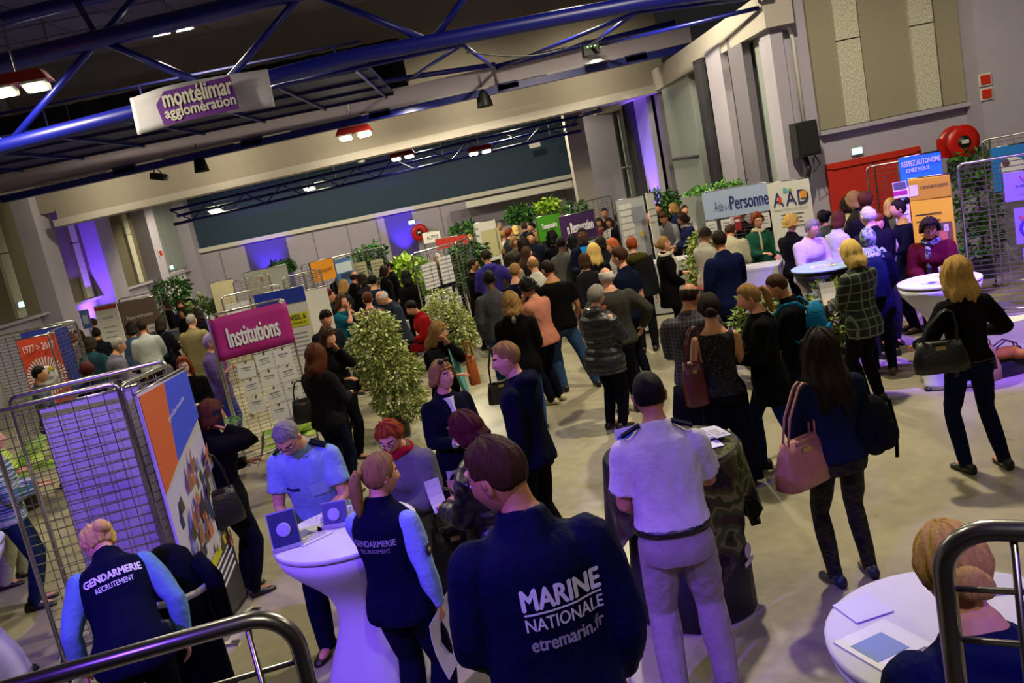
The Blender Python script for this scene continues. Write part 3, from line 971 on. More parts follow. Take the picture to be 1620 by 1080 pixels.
def hair_shell(kind, hd, seed, opt):
    """returns MB of hair in head-local coordinates"""
    rs = np.random.default_rng(seed)
    mb = MB()
    np_ = (22, 40, 84)[hd]
    nr = (8, 12, 18)[hd]
    thick = opt.get('thick', {'buzz': 0.004, 'short': 0.014, 'crop': 0.010, 'fringe': 0.008, 'bob': 0.022, 'long': 0.020, 'curly': 0.034, 'pony': 0.010, 'bun': 0.012, 'afro': 0.05, 'pixie': 0.020}.get(kind, 0.014))
    L = opt.get('len', {'bob': 0.10, 'long': 0.30, 'curly': 0.13}.get(kind, 0.0))
    amp = opt.get('amp', {'buzz': 0.0, 'curly': 0.020, 'afro': 0.012, 'short': 0.0045, 'pixie': 0.007, 'bun': 0.003, 'pony': 0.0025, 'crop': 0.002}.get(kind, 0.0045))
    a, b_, c = 0.079, 0.100, 0.120
    nd = (6, 9, 14)[hd] if L > 0 else 0
    k1, k2, k3 = rs.uniform(0, 6, 3)
    outer, inner = [], []
    front = opt.get('front', 0.92)
    for i in range(nr + nd):
        ro, ri = [], []
        for k in range(np_):
            ph = 2 * PI * k / np_
            s, co = math.sin(ph), math.cos(ph)
            # end of the scalp part for this column
            f = smooth(co, 0.25, 0.75)
            sd = smooth(co, -0.55, 0.15) * (1 - f)
            te = front * f + (1.36 if kind in ('short', 'crop', 'buzz') else 1.62) * sd + (1.88 if kind in ('short', 'crop', 'buzz', 'fringe') else 2.05) * (1 - f - sd)
            if L > 0:
                te = front * f + 1.50 * (1 - f)
            if kind == 'fringe':
                t0 = 1.0
                te = 1.05 * f + te * (1 - f)
            else:
                t0 = 0.03
            if i < nr:
                t = t0 + (te - t0) * i / (nr - 1)
                x, y, z = a * math.sin(t) * s, b_ * math.sin(t) * co, c * math.cos(t)
                tt = max(0, -z / c)
                x *= 1 - 0.26 * tt ** 1.6
                if y < 0:
                    y *= 1 - 0.35 * tt
                edge = 1 - (0.96 if kind in ('short', 'crop', 'buzz', 'fringe') else 0.75) * smooth(i / (nr - 1), 0.55 if kind in ('short', 'crop', 'buzz') else 0.75, 1.0) * (0 if (L > 0 and f < 0.5) else 1)
                h = thick * edge * (1.15 if co < 0 else 0.9)
            else:
                q = (i - nr + 1) / nd
                t = te
                x0, y0, z0 = a * math.sin(t) * s, b_ * math.sin(t) * co, c * math.cos(t)
                drop = L * (1 - f) * (1 + 0.10 * math.sin(5 * ph + k1) + 0.07 * math.sin(13 * ph + k2)) * q * (1 - 0.25 * smooth(co, -0.2, 0.4))
                fl = 1 + opt.get('flare', 0.12) * q
                x, y, z = x0 * fl, y0 * (1 + 0.06 * q) - (0.015 + 0.085 * min(1, max(0, L - 0.12) / 0.2) * smooth(-co, -0.3, 0.6)) * smooth(q, 0.15, 0.75) * (1 - f), z0 - drop
                h = thick * (1 + 0.2 * math.sin(q * PI)) * (1 - 0.4 * smooth(q, 0.8, 1.0))
            w = amp * (math.sin(9 * ph + k1 + 3 * z * 10) + 0.7 * math.sin(17 * ph + k2 - z * 25) + (0.55 * math.sin(31 * ph + k3 + 12 * z) if hd == 2 else 0))
            if kind in ('curly', 'afro'):
                w = amp * (math.sin(7 * ph + 55 * z + k1) * math.sin(60 * z + k2) + 0.6 * math.sin(13 * ph - 80 * z + k3))
            n = Vector((x / a ** 2, y / b_ ** 2, (z / c ** 2) if i < nr else 0))
            n = n.normalized() if n.length > 1e-6 else Vector((0, 0, 1))
            p = Vector((x, y, z))
            ro.append(p + n * (h + w))
            ri.append(p - n * 0.004 if i < nr else p - n * (0.012))
        outer.append(ro)
        inner.append(ri)
    vs = [p for r in outer for p in r] + [p for r in inner for p in r]
    n0 = len(outer) * np_
    R = len(outer)
    fs = grid_faces(R, np_)
    fs += [tuple(n0 + i for i in f[::-1]) for f in grid_faces(R, np_)]
    for k in range(np_):
        l = (k + 1) % np_
        fs.append(((R - 1) * np_ + k, n0 + (R - 1) * np_ + k, n0 + (R - 1) * np_ + l, (R - 1) * np_ + l))
        if kind == 'fringe':
            fs.append((k, l, n0 + l, n0 + k))
    if kind != 'fringe':
        fs.append(tuple(range(np_)))
    mb.add(vs, fs)
    if kind == 'pony':
        tl = opt.get('tail', 0.24)
        pts = [(0, -0.095, 0.03), (0, -0.135, 0.035), (0, -0.155, -0.01), (0, -0.155, -0.06), (0.0, -0.145, -tl * 0.7), (0.0, -0.135, -tl)]
        mb.tube(pts, [0.02, 0.028, 0.036, 0.038, 0.03, 0.010], (8, 10, 14)[hd])
    if kind == 'bun':
        bz = opt.get('bz', 0.02)
        mb.ell((0, -0.125, bz), (0.045, 0.035, 0.045), None, 14, 10)
        mb.ell((0.03, -0.118, bz - 0.01), (0.03, 0.03, 0.035), None, 10, 8)
    return mb


def T_ik(S, Tt, l1, l2, pole):
    d = Tt - S
    L = min(d.length, (l1 + l2) * 0.995)
    dn = d.normalized()
    a = (l1 * l1 - l2 * l2 + L * L) / (2 * L)
    h = math.sqrt(max(0, l1 * l1 - a * a))
    p = pole - dn * pole.dot(dn)
    p = p.normalized() if p.length > 1e-6 else dn.orthogonal()
    return S + dn * a + p * h, S + dn * L


ARMS = {'down': (0.06, 0.02, -0.54), 'relax': (0.05, 0.10, -0.50), 'hold': (-0.07, 0.30, -0.26), 'low': (-0.05, 0.24, -0.40), 'phone': (-0.055, 0.10, 0.13),
        'cross': (-0.22, 0.17, -0.20), 'table': (-0.03, 0.36, -0.32), 'chin': (-0.13, 0.17, 0.10), 'hip': (0.12, 0.02, -0.40), 'back': (-0.05, -0.16, -0.42),
        'strap': (-0.02, 0.15, -0.12), 'reach': (0.0, 0.50, -0.12), 'out': (0.25, 0.25, -0.35), 'pocket': (0.05, 0.10, -0.45)}
TORSO = [(0.78, 0.150, 0.105), (0.88, 0.172, 0.122), (0.97, 0.163, 0.116), (1.06, 0.145, 0.103), (1.15, 0.143, 0.102), (1.24, 0.155, 0.110), (1.33, 0.166, 0.115),
         (1.385, 0.160, 0.106), (1.43, 0.128, 0.090), (1.465, 0.085, 0.072), (1.51, 0.060, 0.060), (1.57, 0.054, 0.057)]
PEOPLE = []
SPOTS = []


def keep_apart(x, y, H, w):
    """nobody stands inside somebody else: the smallest step along or across the line of sight that leaves room"""
    best = None
    r = math.hypot(x, y)
    ux, uy = x / r, y / r
    for k in range(0, 17):
        for lat in (0, 0.06, -0.06, 0.12, -0.12, 0.18, -0.18):
            for sg in (1, -1):
                dd = 0.06 * k * sg
                x1, y1 = x + ux * dd - uy * lat, y + uy * dd + ux * lat
                gap = min([math.hypot(x1 - a, y1 - b) - 0.215 * (w + c) for a, b, c in SPOTS] + [9])
                cost = abs(dd) + 2.6 * abs(lat) + (0 if gap > 0 else 3 - 8 * gap)
                if best is None or cost < best[0]:
                    best = (cost, x1, y1)
    _, x1, y1 = best
    k = math.hypot(x1, y1) / r
    SPOTS.append((x1, y1, w))
    return x1, y1, min(1.93, max(1.50, EYE - (EYE - H) * k)) if abs(k - 1) > 1e-6 else H



def person(pos, H, face, label, skin='fair', hair=('short', 'brown'), top=None, bot=None, shoes='#15130f', arms=('down', 'down'), lean=0, head=(0, 0),
           feet=((0, 0.0), (0, 0.0)), w=1.0, fem=False, z0=0.0, group=None, glasses=False, belly=0.0, extra=None, hw=1.0, roll=0, inner=None, scarf=None, sit=0.0):
    """one person: an Empty at the feet; body, hair, garments and shoes are its parts. Faces local +Y, turned by face degrees."""
    x0, y0, H = keep_apart(pos[0], pos[1], H, w)
    Dist = math.hypot(x0, y0)
    vox = 0.0115 if Dist < 4.6 else 0.015 if Dist < 7.5 else 0.020 if Dist < 11.5 else 0.027 if Dist < 16 else 0.034
    hd = 2 if Dist < 7.5 else 1 if Dist < 12 else 0
    root = thing('person', (x0, y0, z0), label, 'person', math.radians(face), group)
    sc = H / 1.75
    bw = w * (0.93 if fem else 1.0)
    seed = int(abs(x0 * 131 + y0 * 977)) + len(PEOPLE)
    la = math.radians(lean)
    rl = math.radians(roll)
    piv = Vector((0, 0, 0.93))

    def T(p):
        p = Vector(p)
        k = smooth(p.z, 0.84, 1.14)
        if k > 0 and (la or rl):
            q = p - piv
            q = Matrix.Rotation(-la * k, 3, 'X') @ Matrix.Rotation(rl * k, 3, 'Y') @ q
            # hips move back when bending
            p = piv + q + Vector((0, -0.25 * math.sin(la) * 0.5, 0))
        elif la:
            p = p + Vector((0, -0.25 * math.sin(la) * 0.5 * smooth(p.z, 0.0, 0.9), 0))
        return (p - Vector((0, 0, sit))) * sc

    def TR(k=1.0):
        return Matrix.Rotation(-la * k, 3, 'X') @ Matrix.Rotation(rl * k, 3, 'Y')

    hipw = 1.06 if fem else 1.0
    seg = 16 if Dist < 8 else 12

    def torso_rings(z_lo, z_hi, e, flare=0.0, puff=0.0, wob=0.0, bulge=0.0):
        zs = list(np.arange(z_lo, z_hi, 0.02 if puff else 0.045)) + [z_hi]
        out = []
        zt = [t[0] for t in TORSO]
        for z in zs:
            zz = max(z, TORSO[0][0])
            rx = np.interp(zz, zt, [t[1] for t in TORSO]) * bw
            ry = np.interp(zz, zt, [t[2] for t in TORSO]) * (0.5 + 0.5 * bw)
            if z < 1.0:
                rx *= hipw
                ry *= hipw
            if fem and 1.0 < z < 1.2:
                rx *= 0.94
            if z < z_lo + 0.0 or z < 0.95:
                rx += flare * (0.95 - z)
                ry += flare * (0.95 - z)
            ee = e + (puff * abs(math.sin(z * PI / 0.095)) ** 0.6 if puff else 0)
            ee *= 0.45 if z > 1.46 else 1
            by = belly * math.exp(-((z - 1.08) / 0.13) ** 2) + (0.035 * math.exp(-((z - 1.27) / 0.07) ** 2) if fem else 0.0)
            yo = -0.012 + 0.01 * math.sin((z - 0.9) * 5)
            if z > 1.46:
                yo += 0.02 * (z - 1.46) / 0.1
            ring = []
            for k in range(seg):
                an = 2 * PI * k / seg
                s, c_ = math.sin(an), math.cos(an)
                sx = math.copysign(abs(c_) ** 0.85, c_)
                yy = (ry + ee) * s + yo + (by if s > 0 else -0.3 * belly * math.exp(-((z - 1.08) / 0.13) ** 2)) * abs(s)
                if s < 0 and z < 0.95 and z > 0.72:
                    yy -= 0.012 * math.exp(-((z - 0.86) / 0.06) ** 2)
                ring.append(T(((rx + ee) * sx, yy, z)))
            out.append(ring)
        return out

    # --- arms
    armj = []
    for i, sd in ((0, -1), (1, 1)):
        S = Vector((sd * 0.162 * bw, -0.015, 1.378))
        a_ = arms[i]
        off = ARMS[a_] if isinstance(a_, str) else a_
        Tg = S + Vector((sd * off[0], off[1], off[2]))
        pole = Vector((sd * (1.0 if a_ in ('hip', 'cross') else 0.55), -0.6, -0.5))
        if a_ in ('phone', 'chin'):
            pole = Vector((sd * 0.5, 0.1, -0.9))
        E, W = T_ik(S, Tg, 0.285, 0.25, pole)
        R_ = TR()
        c0 = T(S)
        mv = lambda q: c0 + (R_ @ (q - S)) * sc
        armj.append((mv(S), mv(E), mv(W), sd, R_))
    # --- legs
    legj = []
    for i, sd in ((0, -1), (1, 1)):
        fx, fy = feet[i][0], feet[i][1]
        lift = feet[i][2] if len(feet[i]) > 2 else 0.0
        hip = T((sd * 0.088 * hipw, 0, 0.90))
        ank = Vector((sd * (0.095 + fx), fy - 0.02, 0.085 + lift)) * sc
        kn, _ = T_ik(hip, ank, 0.435 * sc, 0.415 * sc, Vector((sd * 0.1, 1, 0.8 if sit else 0)))
        if (ank - hip).length > 0.845 * sc:
            kn = hip * 0.5 + ank * 0.5 + Vector((0, 0.01, 0))
        legj.append((hip, kn, ank, sd))

    def limb(mb, a, b, c_, r, n=5, sgm=10):
        pts, rad = [], []
        ra, rb, rc = r
        d0 = (b - a).normalized()
        for f_, g_ in ((0.92, 0.30), (0.75, 0.62), (0.42, 0.90)):
            pts.append(a - d0 * (ra * f_))
            rad.append(ra * g_)
        for k in range(n):
            t = k / (n - 1)
            pts.append(a.lerp(b, t))
            rad.append(ra + (rb - ra) * t + 0.06 * ra * math.sin(PI * t))
        for k in range(1, n):
            t = k / (n - 1)
            pts.append(b.lerp(c_, t))
            rad.append(rb + (rc - rb) * t + 0.10 * rb * math.sin(PI * min(1, t * 1.3)))
        mb.tube(pts, rad, sgm)

    # --- head frame
    nb = T((0, 0.008, 1.50))
    hy, hp = math.radians(head[0]), math.radians(head[1])
    HR = TR(0.75) @ Matrix.Rotation(hy, 3, 'Z') @ Matrix.Rotation(-hp, 3, 'X')
    hc = nb + (TR(0.9) @ Vector((0, 0.006, 0.02)) + HR @ Vector((0, 0.022, 0.112))) * sc

    # --- body (continuous): torso, neck, arms, palms, legs
    mb = MB()
    mb.rings(torso_rings(0.80, 1.53, -0.004))
    mb.tube([T((0, -0.004, 1.44)), nb, hc + HR @ Vector((0, -0.025, -0.02))], [0.062 * sc * (0.9 if fem else 1), 0.054 * sc * (0.9 if fem else 1.02), 0.05 * sc], 12)
    fingers = MB()
    tool = []
    for (S, E, W, sd, R_) in armj:
        limb(mb, S, E, W, (0.050 * sc * bw, 0.040 * sc, 0.027 * sc))
        d = (W - E).normalized()
        lat = R_ @ Vector((0, 1, 0)) if abs(d.z) > 0.6 else Vector((sd * -1.0, 0, 0))
        lat = (lat - d * lat.dot(d)).normalized()
        nrm = d.cross(lat).normalized()
        if nrm.x * sd > 0 and abs(d.z) > 0.6:
            nrm = -nrm
        if abs(d.z) <= 0.6 and nrm.z > 0:
            nrm = -nrm
        # palm: flattened loft
        rr = []
        for t, hw_, tk in ((-0.01, 0.024, 0.018), (0.02, 0.031, 0.016), (0.055, 0.040, 0.014), (0.088, 0.038, 0.012)):
            c_ = W + d * t * sc
            rr.append([c_ + lat * (hw_ * sc * math.cos(2 * PI * k / 10)) + nrm * (tk * sc * math.sin(2 * PI * k / 10)) for k in range(10)])
        (fingers if vox > 0.013 else mb).rings(rr)
        for j, (o_, ln) in enumerate(((0.030, 0.070), (0.011, 0.080), (-0.009, 0.074), (-0.028, 0.058))):
            base = W + (d * 0.080 + lat * o_) * sc
            cu = 0.45 + 0.1 * j
            pts = [base]
            dirv = d.copy()
            for q in range(3):
                an = cu * (0.5 + 0.5 * q)
                dd = (d * math.cos(an) + nrm * math.sin(an))
                pts.append(pts[-1] + dd * ln / 3 * sc)
            fingers.tube(pts, [0.0088 * sc, 0.0084 * sc, 0.0076 * sc, 0.0058 * sc], 6 if hd else 5)
        tb = W + (d * 0.028 + lat * 0.028 + nrm * 0.006) * sc
        td = (d * 0.7 + lat * 0.6 + nrm * 0.35).normalized()
        fingers.tube([tb, tb + td * 0.035 * sc, tb + (td * 0.055 + d * 0.012) * sc], [0.012 * sc, 0.010 * sc, 0.007 * sc], 6 if hd else 5)
        tool.append((W + d * 0.09 * sc, d.copy(), lat.copy(), nrm.copy()))
    for (a, kn, an, sd) in legj:
        limb(mb, a, kn, an, (0.082 * sc * (0.7 + 0.3 * bw), 0.055 * sc, 0.036 * sc))
        mb.ell(an + Vector((0, 0.06, -0.045)) * sc, (0.038 * sc, 0.11 * sc, 0.032 * sc), None, 10, 6)
    hm = MB()
    head_mesh(hm, hd, hw)
    hv = [hc + HR @ (Vector(p) * sc) for p in hm.v]

    sm = skin_mat(skin)
    bmats = [sm, mat('lips_' + skin, tuple(0.75 * v if i else v for i, v in enumerate(lin(SKIN[skin])[:3])), 0.45), hair_mat('dark'),
             mat('eye_white', '#cfc9c2', 0.3), mat('eye_iris', '#1c130e', 0.2)]

    def bake_body(ob, me, hm=hm, hv=hv, fg=fingers, bmats=bmats):
        n = len(me.vertices)
        co = np.empty(n * 3)
        me.vertices.foreach_get('co', co)
        vv = [tuple(p) for p in co.reshape(-1, 3)]
        ff = [tuple(p.vertices) for p in me.polygons]
        mi = [0] * len(ff)
        for V, F, I in ((hv, hm.f, hm.mi), (fg.v, fg.f, fg.mi)):
            k = len(vv)
            vv.extend([tuple(p) for p in V])
            ff.extend([tuple(i + k for i in f) for f in F])
            mi.extend(I)
        nm = bpy.data.meshes.new('body')
        nm.from_pydata(vv, [], ff)
        nm.polygons.foreach_set('material_index', mi)
        nm.polygons.foreach_set('use_smooth', [True] * len(ff))
        for m_ in bmats:
            nm.materials.append(m_)
        bpy.data.meshes.remove(me)
        old = ob.data
        ob.modifiers.clear()
        ob.data = nm
        bpy.data.meshes.remove(old)

    def queue(name, mb_, m_, vx, cb=None, fold=0.0, it=3, parent=root, lab=None):
        me = mb_.mesh(name)
        ob = bpy.data.objects.new(name, me)
        COL.objects.link(ob)
        ob.parent = parent
        if lab:
            ob['label'] = lab
        md = ob.modifiers.new('r', 'REMESH')
        md.mode = 'VOXEL'
        md.voxel_size = vx
        md.adaptivity = 0.0
        s_ = ob.modifiers.new('s', 'SMOOTH')
        s_.factor = 0.5
        s_.iterations = it

        def bake(ob_, me_):
            if fold:
                n = len(me_.vertices)
                co = np.empty(n * 3); no = np.empty(n * 3)
                me_.vertices.foreach_get('co', co); me_.vertices.foreach_get('normal', no)
                co = co.reshape(-1, 3); no = no.reshape(-1, 3)
                r_ = np.random.default_rng(seed)
                dsp = np.zeros(n)
                for q in range(7):
                    k_ = r_.normal(size=3) * np.array([13, 13, 9]) * (0.6 + 0.22 * q)
                    wv = r_.normal(size=3) * 7
                    sw = np.sin(co @ k_ + 1.5 * np.sin(co @ wv + q) + r_.uniform(0, 6))
                    dsp += (1 - 2 * np.abs(sw)) * 0.55 / (1 + 0.3 * q)
                co = co + no * (dsp * fold)[:, None]
                me_.vertices.foreach_set('co', co.reshape(-1))
            me_.materials.clear()
            for k_ in (m_ if isinstance(m_, (list, tuple)) else [m_]):
                me_.materials.append(k_)
            me_.polygons.foreach_set('use_smooth', [True] * len(me_.polygons))
            me_.polygons.foreach_set('material_index', [0] * len(me_.polygons))
            old = ob_.data
            ob_.modifiers.clear()
            ob_.data = me_
            bpy.data.meshes.remove(old)
            me_.update()
        JOBS.append((ob, cb or bake))
        return ob

    body = queue('body', mb, None, vox, bake_body)
    P = {'root': root, 'sc': sc, 'T': T, 'TR': TR, 'hc': hc, 'HR': HR, 'arm': armj, 'hand': tool, 'leg': legj, 'queue': queue, 'vox': vox, 'rings': torso_rings, 'bw': bw, 'hd': hd}

    # --- hair
    hk = hair[0]
    if hk not in ('bald', None):
        opt = hair[2] if len(hair) > 2 else {}
        hs = hair_shell(hk, hd, seed, opt)
        hm2 = MB()
        hm2.add([hc + HR @ (Vector((p[0] * hw, p[1], p[2])) * sc) for p in hs.v], hs.f)
        hm2.build('hair', hair_mat(hair[1]), root, True)

    # --- top garment
    if top:
        mb = MB()
        kind = top.get('kind', 'sweater')
        e = top.get('e', {'tee': 0.010, 'shirt': 0.014, 'sweater': 0.018, 'jacket': 0.026, 'coat': 0.034, 'puffer_jacket': 0.030, 'vest': 0.024, 'blazer': 0.022, 'dress': 0.014, 'tank_top': 0.006, 'hoodie': 0.026, 'polo_shirt': 0.013, 'cardigan': 0.024, 'tunic': 0.016}.get(kind, 0.018))
        hem = top.get('hem', {'coat': 0.66, 'dress': 0.45, 'tunic': 0.72, 'cardigan': 0.70, 'tank_top': 0.90, 'puffer_jacket': 0.78}.get(kind, 0.84))
        sl = top.get('sleeve', {'tee': 0.42, 'polo_shirt': 0.42, 'vest': 0.0, 'tank_top': 0.0}.get(kind, 1.0))
        neck = top.get('neck', {'tank_top': 1.43, 'tee': 1.475, 'dress': 1.45}.get(kind, 1.49))
        puff = 0.032 if kind == 'puffer_jacket' else 0.0
        mb.rings(torso_rings(hem, neck, e, top.get('flare', 0.12 if hem < 0.8 else 0.03), puff))
        if kind in ('jacket', 'coat', 'puffer_jacket', 'blazer', 'shirt', 'polo_shirt', 'hoodie', 'vest', 'cardigan') and top.get('collar', True):
            mb.tube([T((0, -0.004, 1.455)), T((0, 0.0, 1.49)), T((0, 0.008, 1.525 if kind in ('jacket', 'vest', 'puffer_jacket', 'coat') else 1.51))],
                    [(0.085 + e * 0.6) * sc, (0.074 + e * 0.4) * sc, (0.068 + e * 0.35) * sc], 14)
        if top.get('hood') or kind == 'hoodie':
            mb.tube([T((-0.12, -0.03, 1.47)), T((-0.09, -0.085, 1.48)), T((0, -0.12, 1.455)), T((0.09, -0.085, 1.48)), T((0.12, -0.03, 1.47))], [0.03 * sc, 0.045 * sc, 0.055 * sc, 0.045 * sc, 0.03 * sc], 10)
        if sl > 0:
            for (S, E, W, sd, R_) in armj:
                if sl >= 0.99:
                    a2, b2, c2 = S, E, W.lerp(E, 0.03)
                    if puff:
                        pts, rad = [], []
                        for k in range(26):
                            t = k / 25
                            p = S.lerp(E, t * 2) if t < 0.5 else E.lerp(c2, t * 2 - 1)
                            pts.append(p)
                            rad.append(((0.058 - 0.02 * t) + e * 0.6 + 0.020 * abs(math.sin(t * PI * 6.5)) ** 0.6) * sc * (0.6 if k == 0 else 1))
                        mb.tube(pts, rad, 12)
                    else:
                        limb(mb, a2, b2, c2, ((0.054 * bw + e) * sc, (0.042 + e * 0.9) * sc, (0.031 + e * 0.7) * sc))
                elif sl > 0.5:
                    limb(mb, S, E, E.lerp(W, (sl - 0.5) * 2), ((0.054 * bw + e) * sc, (0.044 + e) * sc, (0.037 + e) * sc))
                else:
                    q = S.lerp(E, sl * 1.7)
                    dq = (q - S).normalized(); ra = (0.054 * bw + e * 0.8) * sc
                    mb.tube([S - dq * ra * 0.92, S - dq * ra * 0.7, S - dq * ra * 0.35, S, S.lerp(q, 0.5), q], [ra * 0.3, ra * 0.66, ra * 0.92, ra, (0.055 + e * 0.9) * sc, (0.055 + e * 1.05) * sc], 12)
        else:
            for (S, E, W, sd, R_) in armj:
                mb.ell(S + R_ @ Vector((-sd * 0.03, 0, 0.005)), (0.052 * sc * bw + e * 0.3, 0.06 * sc, 0.05 * sc), R_, 10, 7)
        vt = min(vox, 0.014) if puff else vox
        P['top'] = queue(kind, mb, top['mat'] if 'mat' in top else mat('quilted_' + top['col'], top['col'], 0.38, 0, 0.1, 14, 0.2, 40, spec=0.4) if puff else cloth(top['col'], top.get('rough', 0.85)), vt, None, top.get('fold', 0.0028), 2, lab=top.get('label'))
        if inner:
            # shirt seen in the open front
            mb = MB()
            z1, z2, wd_ = inner.get('z', (0.98, 1.46, 0.055))
            rings_ = []
            for k in range(9):
                z = z1 + (z2 - z1) * k / 8
                ry = np.interp(z, [t[0] for t in TORSO], [t[2] for t in TORSO]) * (0.5 + 0.5 * bw) + e + 0.004 + (0.035 * math.exp(-((z - 1.27) / 0.07) ** 2) if fem else 0) + belly * math.exp(-((z - 1.08) / 0.13) ** 2)
                ww = wd_ * (0.7 + 0.5 * k / 8)
                rings_.append([T((-ww, ry - 0.03, z)), T((0, ry + 0.002, z)), T((ww, ry - 0.03, z)), T((0, ry - 0.06, z))])
            mb.rings(rings_)
            mb.build('shirt_front', cloth(inner['col']), root)
    # sleeves of a second colour under a vest
    if top and top.get('under'):
        mb = MB()
        e = 0.016
        for (S, E, W, sd, R_) in armj:
            limb(mb, S, E, W.lerp(E, 0.03), ((0.056 * bw + e) * sc, (0.043 + e) * sc, (0.032 + e * 0.8) * sc))
        mb.rings(torso_rings(1.30, 1.47, 0.008))
        queue('shirt', mb, cloth(top['under']), vox, None, 0.0028, 2)

    # --- bottom garment
    if bot:
        mb = MB()
        kind = bot.get('kind', 'trousers')
        e = bot.get('e', {'trousers': 0.018, 'jeans': 0.012, 'leggings': 0.005, 'wide_trousers': 0.04}.get(kind, 0.016))
        if kind in ('skirt',):
            mb.rings(torso_rings(bot.get('hem', 0.5), 1.03, 0.014, 0.10))
        else:
            mb.rings(torso_rings(0.80, 1.02, 0.008))
            cut = bot.get('cut', 1.0)
            for (a, kn, an, sd) in legj:
                en = an + Vector((0, 0, -0.045 * sc)) if cut >= 1 else kn.lerp(an, cut)
                ewl = e * (1.6 if kind == 'wide_trousers' else 1.0)
                limb(mb, a, kn, en, ((0.084 * (0.7 + 0.3 * bw) + e * 0.8) * sc, (0.056 + e) * sc, (0.040 + ewl * 1.2) * sc))
        P['bot'] = queue(kind, mb, bot['mat'] if 'mat' in bot else cloth(bot['col']), vox, None, bot.get('fold', 0.0024), 2)
        if bot.get('belt'):
            MB().rings([[p for p in r] for r in torso_rings(0.965, 1.0, 0.022)]).build('belt', mat('black_leather', '#0c0a0a', 0.4), root, True)

    # --- shoes
    if shoes:
        ms = mat('shoe_' + shoes, shoes, 0.45)
        for (a, kn, an, sd) in legj:
            mb = MB()
            rot = Matrix.Rotation(-sd * 0.14, 3, 'Z')
            fy = an + Vector((0, 0, -0.085 * sc))
            prof = [(-0.085, 0.030, 0.055), (-0.07, 0.040, 0.085), (-0.02, 0.042, 0.095), (0.04, 0.042, 0.072), (0.10, 0.046, 0.050), (0.15, 0.042, 0.040), (0.185, 0.022, 0.026)]
            rr = []
            for (yy, ww, hh) in prof:
                ring = []
                for k in range(10):
                    an_ = 2 * PI * k / 10
                    zz = max(0.0, hh * 0.5 + hh * 0.52 * math.sin(an_))
                    ring.append(fy + rot @ Vector((ww * math.cos(an_) * sc, yy * sc, zz * sc)))
                rr.append(ring)
            mb.rings(rr)
            mb.build('shoe', ms, root, True)

    if glasses:
        mb = MB()
        fr = lambda p: hc + HR @ (Vector(p) * sc)
        for s in (-1, 1):
            pts = [fr((s * 0.032 + 0.021 * math.cos(t), 0.100, 0.008 + 0.016 * math.sin(t))) for t in np.linspace(0, 2 * PI, 13)[:-1]]
            mb.tube(pts, 0.0022 * sc, 5, closed=True)
            mb.tube([fr((s * 0.053, 0.099, 0.012)), fr((s * 0.079, 0.0, 0.008))], 0.002 * sc, 5)
        mb.tube([fr((-0.011, 0.101, 0.012)), fr((0.011, 0.101, 0.012))], 0.002 * sc, 5)
        mb.build('glasses', M_blackplastic, root)
    if scarf:
        mb = MB()
        mb.tube([T((0.085 * math.cos(t), 0.012 + 0.088 * math.sin(t), 1.475 + 0.012 * math.sin(3 * t))) for t in np.linspace(0, 2 * PI, 17)[:-1]], 0.034 * sc, 9, closed=True)
        if scarf.get('tails', True):
            mb.tube([T((0.03, 0.10, 1.46)), T((0.035, 0.15, 1.36)), T((0.04, 0.15, 1.2)), T((0.04, 0.14, 1.08))], [0.03 * sc, 0.032 * sc, 0.034 * sc, 0.03 * sc], 8, flat=0.5)
        mb.build('scarf', scarf.get('mat') or cloth(scarf['col']), root, True)
    PEOPLE.append(P)
    if extra:
        extra(P)
    return P


def on_back(P, text, m_, w, h, z, side=-1, bold=0.0, x=0.0, rot=0.0, name='lettering', ob=None, fat=0.0):
    """print lettering on a garment: every vertex is cast onto the cloth from behind (side=-1) or in front (side=1)"""
    tg = ob or P['top']
    sc = P['sc']
    c = P['T']((x, side * 0.6, z))
    R_ = P['TR'](1.0)
    ax = R_ @ Vector((1 if side < 0 else -1, 0, 0))
    up = R_ @ Vector((0, 0, 1))
    dr = R_ @ Vector((0, -side, 0))

    def after(a):
        me = tg.data
        bv = BVHTree.FromPolygons([v.co[:] for v in me.vertices], [tuple(p.vertices) for p in me.polygons])
        out = np.empty_like(a)
        for i, q in enumerate(a):
            o = c + ax * q[0] + up * q[2]
            hit = bv.ray_cast(o, dr)
            p = hit[0] if hit[0] is not None else o + dr * 0.5 * sc
            out[i] = p - dr * 0.004
        return out
    text_on(tg, text, m_, w=w, h=h, pos=(0, 0, 0), bold=bold, rot=rot, after=after, name=name, fat=fat)


def patch_on(P, pts, m_, side=-1, name='print', lift=0.004, z=1.2, x=0.0, ob=None):
    """flat printed patch cast onto a garment"""
    tg = ob or P['top']
    c = P['T']((x, side * 0.6, z))
    R_ = P['TR'](1.0)
    ax = R_ @ Vector((1 if side < 0 else -1, 0, 0)); up = R_ @ Vector((0, 0, 1)); dr = R_ @ Vector((0, -side, 0))
    o = bpy.data.objects.new(name, bpy.data.meshes.new(name))
    COL.objects.link(o); o.parent = tg

    def cb(ob_, me_):
        me = tg.data
        bv = BVHTree.FromPolygons([v.co[:] for v in me.vertices], [tuple(p.vertices) for p in me.polygons])
        vs = []
        for (u, v) in pts:
            q = c + ax * u + up * v
            hit = bv.ray_cast(q, dr)
            vs.append((hit[0] if hit[0] is not None else q + dr * 0.5) - dr * lift)
        nm = bpy.data.meshes.new(name)
        n = len(vs) // 2
        nm.from_pydata([tuple(v) for v in vs], [], [(i, i + 1, n + i + 1, n + i) for i in range(n - 1)])
        nm.materials.append(m_)
        ob_.data = nm
    JOBS.append((o, cb))


def strip(w, h, n=10):
    return [(-w / 2 + w * k / (n - 1), -h / 2) for k in range(n)] + [(-w / 2 + w * k / (n - 1), h / 2) for k in range(n)]


